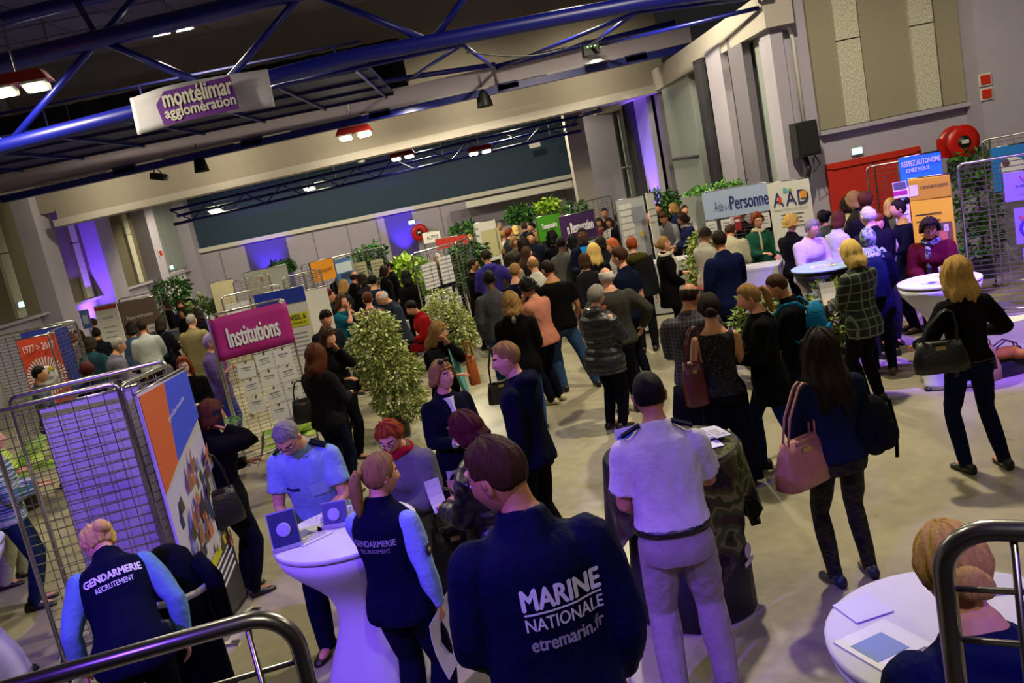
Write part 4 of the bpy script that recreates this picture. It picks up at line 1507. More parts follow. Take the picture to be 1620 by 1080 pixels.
def local_to_world(P, v):
    r = P['root']
    return Matrix.Translation(r.location) @ Matrix.Rotation(r.rotation_euler.z, 4, 'Z') @ Vector(v)


# ---- things people carry (each a thing of its own)
M_paper = mat('white_paper', '#cfccd0', 0.8)


def sheet(P, hand, label, w=0.21, h=0.297, col=None, tilt=0.0, name='paper_sheet', cat='paper', group='papers held by visitors', thick=0.003, fwd=0.02, up=False):
    """a sheet or folder held in the given hand (0 left, 1 right)"""
    W, d, lat, nrm = P['hand'][hand]
    c = local_to_world(P, W + d * fwd - nrm * 0.012)
    Rz = Matrix.Rotation(P['root'].rotation_euler.z, 3, 'Z')
    dd, ll, nn = Rz @ d, Rz @ lat, Rz @ nrm
    if up:
        dd = (dd * 0.35 + Vector((0, 0, 1)) * 0.94).normalized()
        ll = (ll - dd * ll.dot(dd)).normalized()
        nn = dd.cross(ll)
    mb = MB()
    R_ = Matrix((ll, dd, nn)).transposed()
    rr = []
    for k in range(5):
        t = k / 4
        y = h * (t - 0.25)
        bend = 0.03 * h * math.sin(PI * t) * 2
        rr.append([c + R_ @ Vector((-w / 2, y, bend)) , c + R_ @ Vector((w / 2, y, bend)), c + R_ @ Vector((w / 2, y, bend + thick)), c + R_ @ Vector((-w / 2, y, bend + thick))])
    mb.rings(rr)
    o = mb.build(name, mat('paper_' + col, col, 0.6) if col else M_paper)
    return tag(o, label, cat, group)


def handbag(loc, s, col, label, rz=0.0, strap=0.45, kind='tote', gold=True, strap_to=None):
    """leather bag: tapered body, flap, straps, buckle"""
    m_ = mat('bag_leather_' + col, col, 0.42, 0, 0.15, 20, 0.25, 60)
    o = thing('handbag', loc, label, 'bag', rz)
    w, d, h = s
    rr = []
    for t, kx, ky in ((0.0, 0.86, 0.9), (0.04, 1.0, 1.0), (0.35, 0.98, 1.0), (0.75, 0.86, 0.62), (1.0, 0.78, 0.28)):
        ring = []
        for k in range(16):
            a = 2 * PI * k / 16
            cx = math.copysign(abs(math.cos(a)) ** 0.5, math.cos(a)); cy = math.copysign(abs(math.sin(a)) ** 0.5, math.sin(a))
            ring.append((w / 2 * kx * cx, d / 2 * ky * cy, h * t))
        rr.append(ring)
    MB().rings(rr).build('bag_body', m_, o, True)
    top = strap_to or (0, 0, h + strap)
    for s_ in (-1, 1):
        y = s_ * d * 0.12
        MB().tube([(-w * 0.30, y, h * 0.93), (-w * 0.26 + top[0] * 0.4, y + top[1] * 0.4, h + (top[2] - h) * 0.45), (top[0] - 0.04, top[1] + y, top[2] - 0.02), (top[0], top[1] + y, top[2]), (top[0] + 0.04, top[1] + y, top[2] - 0.02), (w * 0.26 + top[0] * 0.4, y + top[1] * 0.4, h + (top[2] - h) * 0.45), (w * 0.30, y, h * 0.93)], 0.008, 7).build('strap', m_, o, True)
    MB().box((0, -d * 0.30, h * 0.80), (w * 0.18, 0.01, 0.03)).build('clasp', mat('brass_clasp', '#b9a77a', 0.3, 1.0) if gold else M_steel, o)
    MB().box((0, -d * 0.16, h * 0.90), (w * 0.3, 0.02, h * 0.2), Matrix.Rotation(0.3, 3, 'X')).build('flap', m_, o)
    return o


def backpack(P, col, label, s=1.0):
    T = P['T']; sc = P['sc']
    rz = P['root'].rotation_euler.z
    o = thing('backpack', local_to_world(P, T((0, -0.15, 0.98))), label, 'backpack', rz)
    m_ = cloth(col, 0.7)
    rr = []
    for t, kx, ky in ((0, 0.8, 0.7), (0.06, 1, 1), (0.5, 1.0, 1.05), (0.85, 0.9, 0.8), (1.0, 0.55, 0.4)):
        ring = []
        for k in range(14):
            a = 2 * PI * k / 14
            cx = math.copysign(abs(math.cos(a)) ** 0.6, math.cos(a)); cy = math.copysign(abs(math.sin(a)) ** 0.6, math.sin(a))
            ring.append((0.14 * s * kx * cx, -0.07 + 0.085 * s * ky * cy, 0.44 * s * t))
        rr.append(ring)
    MB().rings(rr).build('pack_body', m_, o, True)
    MB().box((0, -0.16 * s, 0.13 * s), (0.19 * s, 0.05, 0.2 * s), taper=0.9).build('front_pocket', m_, o)
    for sd in (-1, 1):
        MB().tube([(sd * 0.09, -0.02, 0.40), (sd * 0.12, 0.06, 0.475), (sd * 0.12, 0.18, 0.46), (sd * 0.13, 0.275, 0.36), (sd * 0.15, 0.23, 0.2), (sd * 0.14, 0.0, 0.08)], 0.016, 7, flat=0.5).build('strap', m_, o, True)
    return o

# ================================================================== PEOPLE: who stands where
NAVY, BLK, DK = '#0c1024', '#0a090b', '#17151a'
JEAN, DJEAN = '#27344f', '#12172a'
Mtext = mat('white_print', '#d9d6df', 0.7)
MGREYT = mat('grey_print', '#8f8b98', 0.7)
POLICE = '#7d97c9'


def top(kind, col, **k):
    d_ = dict(kind=kind, col=col)
    d_.update(k)
    return d_


def bot(kind, col, **k):
    d_ = dict(kind=kind, col=col)
    d_.update(k)
    return d_


# ---- nearest figures
P = person((-0.07, 2.45, 2.20), 1.70, 6, 'man in navy jacket lettered MARINE NATIONALE seen from behind, nearest figure', 'tan', ('crop', 'brown', {'thick': 0.013}),
           top('jacket', '#0a0e2c', e=0.036, rough=0.7, fold=0.003, neck=1.52), bot('trousers', NAVY), arms=('low', 'relax'), head=(54, 18), w=1.06, z0=0.55)
on_back(P, 'MARINE', Mtext, 0.235, 0.062, 1.305, fat=0.0028, x=0.055)
patch_on(P, strip(0.235, 0.006), Mtext, z=1.260, x=0.055)
on_back(P, 'NATIONALE', Mtext, 0.235, 0.042, 1.225, fat=0.0008, x=0.055)
on_back(P, 'etremarin.fr', MGREYT, 0.225, 0.042, 1.160, fat=0.0016, x=0.055)
MARINE = P

P = person((0.64, 4.39, 1.86), 1.86, -6, 'man in white short sleeved uniform shirt and beige trousers from behind', 'tan', ('buzz', 'black', {'thick': 0.005}),
           top('shirt', '#b9b3b0', e=0.026, sleeve=0.42, fold=0.003, hem=0.99), bot('trousers', '#857a78', belt=True, e=0.024, fold=0.003), arms=('low', 'table'), head=(6, 8), w=1.05, feet=((0.03, 0), (0.05, 0.05)))
WHITE = P
T_ = P['T']
for sd in (-1, 1):
    MB().box(T_((sd * 0.125, -0.01, 1.487)), (0.11, 0.05, 0.012), Matrix.Rotation(sd * 0.42, 3, 'Y')).build('epaulette', cloth(NAVY), P['top'])

P = person((-0.86, 4.49, 1.69), 1.69, -24, 'woman in navy vest lettered GENDARMERIE with blonde ponytail at round table', 'fair', ('pony', 'dblond', {'thick': 0.012, 'tail': 0.22}),
           top('vest', '#0a0d26', e=0.032, under=POLICE, hem=0.82), bot('trousers', NAVY, e=0.022), arms=('table', (0.04, 0.05, -0.52)), head=(-35, 8), fem=True, w=1.08)
on_back(P, 'GENDARMERIE', MGREYT, 0.25, 0.034, 1.31, fat=0.0012)
on_back(P, 'RECRUTEMENT', MGREYT, 0.18, 0.024, 1.265)
GF = P
R_ = P['arm'][1]
mid = R_[0].lerp(R_[1], 0.55)
MB().lathe([(0.034, -0.002), (0.036, 0.004), (0.030, 0.006)], 18).build('arm_badge', mat('badge_navy', '#10152e', 0.6), P['root'], True)
bd = [c for c in bpy.data.objects if c.parent == P['root'] and c.name.startswith('arm_badge')][0]
bd.location = mid + Vector((0.070, -0.012, 0)); bd.rotation_euler = (0, PI / 2, 0.1)
MB().ell((0, 0, 0.006), (0.012, 0.016, 0.004), None, 8, 6).build('emblem', mat('badge_gold', '#b39a55', 0.5), bd)
sheet(P, 1, 'large white folder hanging from the hand of the ponytailed gendarme', 0.30, 0.40, '#c9c6d2', name='folder', cat='folder', group='folders')

P = person((-1.52, 5.84, 1.70), 1.80, 172, 'grey haired officer in light blue short sleeved shirt leaning over round table', 'fair', ('crop', 'grey'),
           top('shirt', POLICE, e=0.026, sleeve=0.42, fold=0.004), bot('trousers', NAVY, e=0.022), arms=((-0.06, 0.34, -0.26), (-0.06, 0.34, -0.28)), lean=14, head=(-4, 34), glasses=True, w=1.08, feet=((0, 0.0), (0.05, 0.12)))
for sd in (-1, 1):
    MB().box(P['T']((sd * 0.130, -0.005, 1.482)), (0.11, 0.055, 0.012), P['TR']() @ Matrix.Rotation(sd * 0.45, 3, 'Y')).build('epaulette', cloth(NAVY), P['top'])
patch_on(P, strip(0.10, 0.022), cloth('#1a2350'), 1, 'name_patch', 0.006, 1.24, 0.08)
patch_on(P, strip(0.12, 0.10), cloth('#8ea6d4'), 1, 'chest_pocket', 0.008, 1.22, -0.09)

P = person((-0.86, 5.78), 1.60, 148, 'woman with short reddish hair, long grey cardigan and red scarf at round table', 'fair', ('pixie', 'red'),
           top('cardigan', '#5c5a62', e=0.04, hem=0.55, fold=0.006, flare=0.18), bot('trousers', BLK), arms=('hold', 'low'), lean=6, head=(14, 26), fem=True, glasses=True, w=1.18, scarf=dict(col='#8a1420', tails=False))

P = person((-2.37, 4.56, 1.44), 1.70, 26, 'bending woman in navy vest lettered GENDARMERIE RECRUTEMENT at bottom left', 'fair', ('bun', 'lightblond', {'thick': 0.018, 'amp': 0.006}),
           top('vest', '#0a0d26', e=0.034, under='#5f86ad', hem=0.84), bot('trousers', BLK), arms=((0.10, 0.20, -0.44), (0.10, 0.16, -0.46)), lean=38, head=(22, 30), fem=True, w=1.16)
on_back(P, 'GENDARMERIE', Mtext, 0.30, 0.042, 1.33, fat=0.0022, rot=0.06)
on_back(P, 'RECRUTEMENT', Mtext, 0.20, 0.030, 1.27, rot=0.06, fat=0.0006)
GB = P
MB().tube([P['T']((0.16, -0.05, 1.0)), P['T']((0.19, -0.03, 1.0)), P['T']((0.2, -0.03, 0.9))], 0.028, 8).build('belt_pouch', M_blackplastic, P['root'], True)
MB().tube([P['T']((0.17 * math.cos(t), -0.012 + 0.135 * math.sin(t), 0.99)) for t in np.linspace(0, 2 * PI, 21)[:-1]], 0.018, 6, closed=True, flat=0.4).build('belt', mat('black_leather', '#0c0a0a', 0.4), P['root'])

P = person((1.08, 2.05), 1.84, -2, 'woman in navy sweater with golden bun bending over the bottom right table', 'fair', ('bun', 'blond', {'thick': 0.018, 'bz': -0.05, 'amp': 0.005}),
           top('sweater', '#10183c', e=0.03, fold=0.002), bot('trousers', NAVY), arms=('table', 'table'), lean=18, head=(-8, 24), fem=True, w=1.22)
mb = MB()
mb.tube([P['hc'] + P['HR'] @ Vector((0.05 * math.cos(t), -0.112, -0.05 + 0.042 * math.sin(t))) for t in np.linspace(0.3, PI - 0.3, 9)], 0.006, 6)
mb.build('hair_tie', M_whiteplastic, P['root'], True)
BR = P

P = person((-0.33, 5.19, 1.64), 1.64, 58, 'woman with burgundy hair, glasses and dark quilted jacket behind the MARINE man', 'fair', ('bob', 'burgundy', {'len': 0.09, 'thick': 0.026}),
           top('puffer_jacket', '#150c1e', e=0.03, hem=0.7), bot('trousers', BLK), arms=('hold', 'hold'), head=(10, 14), fem=True, glasses=True, w=1.12)
sheet(P, 0, 'white leaflet held by the burgundy haired woman', 0.10, 0.21, up=True)

P = person((-0.61, 6.91, 1.65), 1.65, 205, 'woman with blonde bob in navy blazer looking up at the young man', 'fair', ('bob', 'dblond', {'len': 0.07, 'thick': 0.024}),
           top('blazer', '#0b0d1c', hem=0.76, e=0.026), bot('skirt', BLK, hem=0.45), arms=('low', 'hold'), head=(24, -4), fem=True, inner=dict(col='#b9b4b4', z=(1.22, 1.46, 0.045)), w=1.08)
patch_on(P, strip(0.32, 0.10), cloth('#b9b4b4'), 1, 'blouse_hem', 0.01, 0.80)
MB().tube([P['arm'][1][2].lerp(P['arm'][1][1], 0.02), P['arm'][1][2].lerp(P['arm'][1][1], 0.16)], 0.042, 10).build('white_cuff', cloth('#b9b4b4'), P['root'], True)
mb = MB()
for s in (-1, 1):
    mb.ell(P['hc'] + P['HR'] @ Vector((s * 0.035, 0.055, 0.125)), (0.028, 0.016, 0.02), None, 8, 6)
mb.build('sunglasses', M_blackplastic, P['root'])
sheet(P, 1, 'white papers in the hand of the woman in navy blazer', 0.15, 0.21)

P = person((-0.02, 6.37, 1.80), 1.80, 62, 'young man in navy hoodie with small white print, facing left', 'fair', ('crop', 'dblond', {'thick': 0.016}),
           top('hoodie', '#080b1e', e=0.03, fold=0.004), bot('trousers', BLK), arms=('down', 'low'), head=(30, 6), w=1.0, feet=((0, 0.0), (0, -0.1)))
on_back(P, 'Tod Lund &', MGREYT, 0.20, 0.035, 1.28, 1, bold=-0.005)
sheet(P, 0, 'folded white paper in the hand of the young man in navy hoodie', 0.12, 0.18, up=True)

P = person((-2.56, 7.05, 0.00), 1.68, -52, 'woman in black coat holding a phone to her ear beside the roll-up banner', 'tan', ('bob', 'chestnut', {'len': 0.10, 'thick': 0.024}),
           top('jacket', '#0b0a0d', e=0.034, hem=0.72), bot('leggings', '#0d0f18', e=0.014), '#0b0a0a', arms=('hold', 'phone'), head=(-10, 8), fem=True, w=1.10)
PHW = P
W, d, lat, nrm = P['hand'][1]
o = MB().box(local_to_world(P, P['hc'] + P['HR'] @ Vector((0.09, 0.03, -0.02))), (0.012, 0.075, 0.145), Matrix.Rotation(math.radians(-52 - 10), 3, 'Z')).build('mobile_phone', M_blackplastic)
tag(o, 'dark phone at the ear of the woman beside the roll-up banner', 'phone')
sheet(P, 0, 'black folder held up by the woman on the phone', 0.20, 0.26, '#0d0d10', name='folder', cat='folder', group='folders', up=True)
handbag(local_to_world(P, (0.22, -0.14, 0.72)), (0.34, 0.14, 0.30), '#0d0b0c', 'black bag on the shoulder of the woman on the phone', math.radians(-52 + 90), 0.30)

camo = ramp_mat('camouflage_leggings', [(0.0, '#0d0c0a'), (0.42, '#1d1b12'), (0.50, '#2b2513'), (0.58, '#15140f'), (0.66, '#3a3118')], 9, (1, 1, 2.2), 0.85, 2)
P = person((1.88, 5.33, 0.00), 1.66, 4, 'woman with very long dark hair and camouflage leggings from behind', 'olive', ('long', 'dark', {'len': 0.36, 'thick': 0.03, 'flare': 0.35}),
           top('jacket', '#141a33', e=0.024, hem=0.90), dict(kind='leggings', mat=camo, e=0.010), '#131c34', arms=('hold', 'low'), fem=True, w=1.12, feet=((0.035, 0), (0.035, 0.02)), hw=1.05)
CAMO = P
handbag(local_to_world(P, (-0.27, -0.10, 0.76)), (0.40, 0.18, 0.30), '#a56a5c', 'pink leather shoulder bag on the woman with camouflage leggings', 0.5, 0.36, strap_to=(0.10, 0.02, 0.63))
o = thing('backpack', local_to_world(P, (0.24, -0.05, 0.84)), 'dark backpack hanging at the right arm of the camouflage leggings woman', 'backpack', 0.3)
MB().ell((0, 0, 0.18), (0.13, 0.10, 0.20), None, 14, 10).build('pack_body', cloth('#14141c'), o, True)
MB().ell((0.02, -0.09, 0.13), (0.09, 0.04, 0.10), None, 12, 8).build('front_pocket', cloth('#14141c'), o, True)
MB().tube([(0.06, 0.02, 0.34), (0.14, 0.0, 0.30), (0.17, 0.0, 0.12), (0.15, 0, -0.08)], 0.014, 6, flat=0.4).build('strap', cloth('#0a0a0d'), o)

P = person((3.44, 6.60, 0.00), 1.70, 2, 'woman with straight blonde hair, black jacket and dark jeans from behind', 'fair', ('long', 'blond', {'len': 0.20, 'thick': 0.026, 'flare': 0.22, 'amp': 0.0035}),
           top('jacket', '#0d0a0d', e=0.026, hem=0.92), bot('jeans', '#0c1030', e=0.012), '#100d0d', arms=(( 0.14, 0.22, -0.30), (0.14, 0.24, -0.30)), fem=True, w=1.04, feet=((0.01, 0.02), (0.09, -0.04)), hw=1.05)
patch_on(P, strip(0.34, 0.11), cloth('#3f3f4c'), -1, 'grey_shirt_tail', 0.012, 0.90)
handbag(local_to_world(P, (-0.28, -0.12, 0.90)), (0.40, 0.16, 0.24), '#0b0a0a', 'black handbag on the arm of the straight blonde woman', -0.25, 0.25, strap_to=(0.08, 0.04, 0.46))

P = person((2.11, 7.40, 0.00), 1.70, 72, 'woman in black sweater with blonde ponytail looking at her phone', 'fair', ('pony', 'dblond', {'tail': 0.2}),
           top('sweater', '#09080b', e=0.03, hem=0.66, flare=0.08, fold=0.004), bot('jeans', '#11203f', e=0.014), '#0d0c0c', arms=('hold', 'hold'), head=(12, 14), fem=True, w=1.1, feet=((0, -0.22), (0, 0.18)))
W, d, lat, nrm = P['hand'][1]
o = MB().box(local_to_world(P, W + Vector((0, 0.05, 0.02))), (0.07, 0.14, 0.01), Matrix.Rotation(math.radians(72), 3, 'Z') @ Matrix.Rotation(0.6, 3, 'X')).build('mobile_phone', M_whiteplastic)
tag(o, 'pale phone in the hands of the black sweater ponytail woman', 'phone')
o = MB().box(local_to_world(P, (-0.12, 0.30, 1.02)), (0.05, 0.12, 0.20), Matrix.Rotation(math.radians(72), 3, 'Z')).build('folder', mat('blue_folder', '#0f35c4', 0.4))
tag(o, 'bright blue folder under the arm of the black sweater woman', 'folder', 'folders')

P = person((2.37, 7.38, 1.74), 1.74, 62, 'man in dark jacket with turquoise backpack behind the ponytail woman', 'olive', ('crop', 'brown'), top('jacket', '#0b0d14'), bot('jeans', '#10182c'), '#a8521c', arms=('hold', 'hold'), head=(10, 22))
backpack(P, '#0f5f86', 'turquoise backpack on the back of the man in dark jacket', 1.0)

dots = ramp_mat('dotted_black_cloth', [(0.0, '#b9b3ab'), (0.13, '#0a090a')], 85, None, 0.8, 1, 'CONSTANT', 'voronoi')
P = person((1.71, 7.41, 1.66), 1.66, -4, 'woman in sleeveless dotted black top with dark bun from behind', 'olive', ('bun', 'dark', {'bz': -0.02, 'thick': 0.022}),
           dict(kind='tank_top', mat=dots, e=0.010, hem=0.88, sleeve=0), bot('wide_trousers', '#08070a'), '#0a0a0a', arms=('relax', 'hold'), head=(-10, 4), fem=True, w=1.06, feet=((0, 0), (0.03, 0)))
handbag(local_to_world(P, (-0.235, -0.06, 0.80)), (0.20, 0.16, 0.38), '#4c0d14', 'burgundy shoulder bag on the woman in dotted black top', 0.2, 0.30, strap_to=(0.08, 0.02, 0.66))
o = MB().rings([[(0.09 * math.cos(t) * k, 0.05 * math.sin(t) * k, z) for t in np.linspace(0, 2 * PI, 13)[:-1]] for k, z in ((0.7, 0), (1.2, 0.12), (1.0, 0.4), (0.5, 0.62))]).build('folded_coat', cloth('#121214'), smooth=True, loc=local_to_world(P, (-0.36, 0.0, 0.36)))
tag(o, 'black coat hanging over the arm beside the burgundy bag', 'coat')
sheet(P, 1, 'white sheet held by the woman in dotted black top', 0.15, 0.24, up=True)

check = plaid_mat('grey_checked_shirt', '#26242a', '#4a464c', 28, 0.22)
P = person((1.55, 7.52, 1.78), 1.78, -22, 'bald man in grey checked shirt from behind', 'tan', ('fringe', 'dark', {'thick': 0.004}), dict(kind='shirt', mat=check, e=0.03, fold=0.004), bot('jeans', '#12131c'), arms=('hold', 'relax'), head=(-26, 14), w=1.18)
P = person((0.98, 9.60, 0.00), 1.62, -46, 'elderly woman in black quilted coat with grey hair and glasses', 'fair', ('pixie', 'grey', {'thick': 0.022}), top('puffer_jacket', '#1d1e23', e=0.034, hem=0.72, hood=True), bot('trousers', '#08080d'), arms=('hold', 'hold'), head=(-10, 6), fem=True, glasses=True, w=1.22, scarf=dict(col='#6a3a2a', tails=False))
P = person((1.20, 9.93, 1.76), 1.76, 8, 'balding man in grey green sweater from behind', 'fair', ('fringe', 'white', {'thick': 0.010}), top('sweater', '#35342f', e=0.034, fold=0.004), bot('trousers', '#131318'), arms=('hip', 'hip'), w=1.22, head=(6, 4))
P = person((1.61, 11.39, 1.80), 1.80, 42, 'brown haired man in navy polo shirt beside the grey green sweater', 'fair', ('short', 'brown', {'thick': 0.024}), top('polo_shirt', '#0b1228'), bot('trousers', '#0b0d18'), arms=('hold', 'down'), head=(14, 4))
P = person((0.41, 11.23, 0.00), 1.66, 52, 'woman in peach sweater with dark curly hair and hand at her face', 'olive', ('curly', 'black', {'len': 0.05, 'amp': 0.012}), top('sweater', '#b0715f', e=0.034, fold=0.005), bot('trousers', '#0a0b18', e=0.02), '#b5aa86', arms=('chin', 'cross'), head=(10, 12), fem=True, w=1.22, lean=4)
P = person((0.68, 11.63, 1.80), 1.80, 14, 'stocky man in black tee and blue jeans with lanyard from behind', 'tan', ('crop', 'dark'), top('tee', '#0a090a', e=0.022), bot('jeans', '#2c4468', e=0.022), '#0e0d0d', arms=('hold', 'relax'), head=(22, 8), w=1.25, feet=((0.0, 0.08), (0.22, -0.10)))
MB().tube([P['T']((0.10 * math.cos(t), 0.0 + 0.095 * math.sin(t), 1.475 + 0.01 * math.sin(t))) for t in np.linspace(0, 2 * PI, 17)[:-1]], 0.008, 5, closed=True).build('lanyard', cloth('#8a7420'), P['root'])
P = person((0.08, 10.08, 1.66), 1.66, -6, 'woman with curly light brown hair and black coat with grey hood from behind', 'fair', ('curly', 'dblond', {'len': 0.16, 'thick': 0.03, 'amp': 0.012}), top('coat', '#0c0b0d', hood=True, hem=0.74, e=0.036), bot('jeans', '#2c4a78'), arms=('hold', 'low'), fem=True, w=1.15)
mb = MB(); mb.tube([P['T']((-0.10, -0.06, 1.475)), P['T']((0, -0.13, 1.455)), P['T']((0.10, -0.06, 1.475))], [0.02, 0.05, 0.02], 8); mb.build('hood_lining', cloth('#6a6a62'), P['root'], True)
handbag(local_to_world(P, (-0.32, 0.02, 0.42)), (0.36, 0.14, 0.26), '#0c0b0c', 'black bag hanging low beside the woman with grey hood', 0.2, 0.40)
sheet(P, 0, 'white sheet at the hip of the woman with grey hood', 0.2, 0.28)
P = person((-0.13, 11.71, 1.82), 1.82, 2, 'dark skinned man in grey marl sweater from behind', 'dark', ('buzz', 'black'), top('sweater', '#3f3f45', e=0.024, neck=1.52, collar=True), bot('jeans', '#20365c'), arms=('relax', 'hold'), head=(0, 6))
P = person((-0.14, 15.54, 1.80), 1.80, 12, 'man in purple blue hooded jacket from behind', 'tan', ('short', 'dark'), top('hoodie', '#2e2770', e=0.034), bot('trousers', '#12131c'), arms=('hold', 'hip'), head=(14, 6), w=1.1)
P = person((0.22, 12.53, 1.76), 1.76, -22, 'man with cropped fair hair in navy sweater right of the grey marl sweater', 'fair', ('crop', 'dblond'), top('sweater', '#0a0e22'), bot('trousers', '#0d0e18'), arms=('hold', 'hold'), head=(-18, 6), w=1.08)
P = person((0.54, 12.91, 1.78), 1.78, 10, 'bald man in white shirt from behind', 'fair', ('fringe', 'dblond', {'thick': 0.003}), top('shirt', '#b9b6ae', e=0.026), bot('trousers', '#101118'), arms=('hold', 'hold'), head=(8, 6), w=1.08)
P = person((-0.44, 15.79, 1.68), 1.68, -120, 'woman in long black cardigan and pale top facing right beside the paper stand', 'olive', ('bun', 'dark'), top('cardigan', '#0c0b0c', hem=0.6), bot('trousers', '#0a0a0c'), arms=('low', 'low'), fem=True, head=(10, 6), inner=dict(col='#9d8f88'))
P = person((-1.65, 13.42, 1.72), 1.72, 112, 'bald old man in slate blue jacket looking down', 'fair', ('fringe', 'white', {'thick': 0.006}), top('jacket', '#262c3c', e=0.03), bot('trousers', '#14151c'), arms=('hold', 'hold'), head=(0, 28), glasses=True, w=1.12, lean=8)
P = person((-1.38, 14.85, 1.30), 1.70, 100, 'seated woman in dark red jacket and red trousers reading papers', 'olive', ('short', 'black', {'thick': 0.03}), top('jacket', '#7c0c12', e=0.032), bot('trousers', '#6a0a10', e=0.026), '#101010', arms=('hold', 'low'), head=(4, 24), fem=True, w=1.15, lean=10, feet=((0, 0.46), (0, 0.36)), sit=0.42)
RED = P
sheet(P, 0, 'white papers read by the woman in dark red', 0.20, 0.27)
P = person((-0.81, 9.53, 1.60), 1.60, -128, 'woman with long light brown hair, black sleeves and turquoise shawl', 'fair', ('long', 'dblond', {'len': 0.22}), top('jacket', '#0c0b0e', e=0.026), bot('trousers', '#101018'), arms=('chin', 'hold'), fem=True, head=(14, 12), w=1.05)
T_ = P['T']
mb = MB()
mb.rings([[T_((-0.10, 0.125, 1.42)), T_((0.02, 0.175, 1.42)), T_((0.02, 0.185, 1.42)), T_((-0.10, 0.135, 1.42))], [T_((-0.17, 0.15, 1.15)), T_((0.02, 0.20, 1.12)), T_((0.02, 0.21, 1.12)), T_((-0.17, 0.16, 1.15))], [T_((-0.16, 0.20, 0.85)), T_((0.0, 0.25, 0.85)), T_((0.0, 0.26, 0.85)), T_((-0.16, 0.21, 0.85))]])
mb.build('shawl', cloth('#5f9a97'), P['root'])
handbag(local_to_world(P, (-0.1, 0.34, 0.86)), (0.12, 0.09, 0.34), '#a3501c', 'orange leather bag below the turquoise shawl', 0.3, 0.15)

P = person((2.79, 10.96, -0.00), 1.80, 8, 'tall man in dark blue suit from behind in front of leafy plant', 'tan', ('short', 'dark'), top('blazer', '#0b1233', e=0.034, hem=0.74), bot('trousers', '#0b1233', e=0.022), '#8a7a2a', arms=('relax', 'hold'), head=(4, 2), w=1.05, feet=((0.0, 0.10), (0.04, -0.02)))
sheet(P, 0, 'white sheet in the left hand of the man in blue suit', 0.15, 0.22)
flannel = plaid_mat('green_plaid_flannel', '#1a211a', '#5a6553', 11, 0.16)
P = person((3.52, 8.72, 1.68), 1.68, 24, 'blonde woman in green plaid shirt from behind', 'fair', ('long', 'lightblond', {'len': 0.15, 'thick': 0.026}), dict(kind='tunic', mat=flannel, e=0.026, hem=0.74), bot('trousers', '#0c0a10'), arms=('hold', 'hold'), head=(8, 6), fem=True, w=1.08)
sheet(P, 0, 'white sheet held by the blonde in plaid shirt', 0.15, 0.24, up=True)
scarfm = ramp_mat('patterned_headscarf', [(0.0, '#3d4a4c'), (0.45, '#7c8b8c'), (0.55, '#a5a9a3'), (0.62, '#33484d')], 22, None, 0.85, 3)
P = person((4.04, 9.58, 0.00), 1.66, -18, 'woman with patterned grey headscarf and navy backpack from behind', 'olive', ('short', 'black', {'thick': 0.002}), top('coat', '#0b0f20', hem=0.72), bot('jeans', '#0c1124'), '#4a3524', arms=('hold', 'hold'), fem=True, w=1.08)
hs = head_grid(20, 28, 1.0)[0].reshape(-1, 3) * np.array([1.20, 1.16, 1.13])
mb = MB(); mb.add([P['hc'] + P['HR'] @ (Vector(p) * P['sc'] + Vector((0, -0.012, 0))) for p in hs if True], grid_faces(20, 28) + [tuple(range(28)), tuple(19 * 28 + k for k in range(28))[::-1]])
mb.tube([P['T']((0, -0.05, 1.54)), P['T']((0, -0.03, 1.47)), P['T']((0.0, -0.04, 1.40))], [0.075, 0.115, 0.15], 14)
mb.tube([P['T']((0.12, 0.0, 1.47)), P['T']((0.20, 0.10, 1.36)), P['T']((0.18, 0.17, 1.15))], [0.05, 0.055, 0.04], 10, flat=0.6)
mb.build('headscarf', scarfm, P['root'], True)
backpack(P, '#0b1330', 'navy backpack on the woman with patterned headscarf', 1.0)

# ---- right side of the hall
P = person((4.15, 11.81, 1.62), 1.66, 196, 'woman in white blouse with glasses leaning on the dark bar table', 'fair', ('pixie', 'grey'), top('shirt', '#b7a9b0', e=0.03), bot('trousers', '#a9a09c'), arms=('table', 'table'), lean=14, fem=True, glasses=True, head=(0, 4), w=1.2)
P = person((4.21, 12.55, 1.64), 1.64, -58, 'woman with curly golden hair and black jacket beside the white blouse', 'fair', ('curly', 'blond', {'len': 0.03}), top('jacket', '#0d0c10'), bot('trousers', '#0c0c12'), arms=('hold', 'hold'), fem=True, w=1.1)
P = person((4.48, 14.00, 1.52), 1.64, -50, 'woman with curly light hair bending in a dark grey jacket', 'fair', ('curly', 'dblond', {'len': 0.03}), top('jacket', '#25242b', e=0.036), bot('trousers', '#131218'), arms=('table', 'table'), lean=34, fem=True, w=1.12)
P = person((4.79, 9.71, 1.62), 1.64, 150, 'woman in burgundy jacket with printed scarf at the white round table', 'tan', ('bob', 'dark', {'len': 0.05, 'thick': 0.03}), top('jacket', '#4a0c1c', e=0.036), bot('trousers', '#160a12'), arms=('table', 'hold'), lean=8, fem=True, glasses=True, head=(10, 10), w=1.15, scarf=dict(mat=ramp_mat('printed_scarf', [(0, '#1c2230'), (0.5, '#8b8a80'), (0.6, '#3b4550')], 30), tails=True))
P = person((5.17, 11.17, 1.72), 1.72, 84, 'woman in navy dress with hair knotted high, facing left by the yellow banner', 'fair', ('bun', 'dark', {'bz': 0.09}), top('dress', '#0f0f38', hem=0.6), bot('leggings', '#0c0c20'), arms=('hold', 'down'), fem=True)
P = person((4.66, 10.78, 1.62), 1.66, 172, 'woman in white top with auburn hair facing the camera behind the headscarf', 'fair', ('short', 'auburn', {'thick': 0.02}), top('tunic', '#b7aeb8', sleeve=0.42), bot('trousers', '#20202a'), arms=('chin', 'low'), fem=True, head=(0, 16), w=1.1)
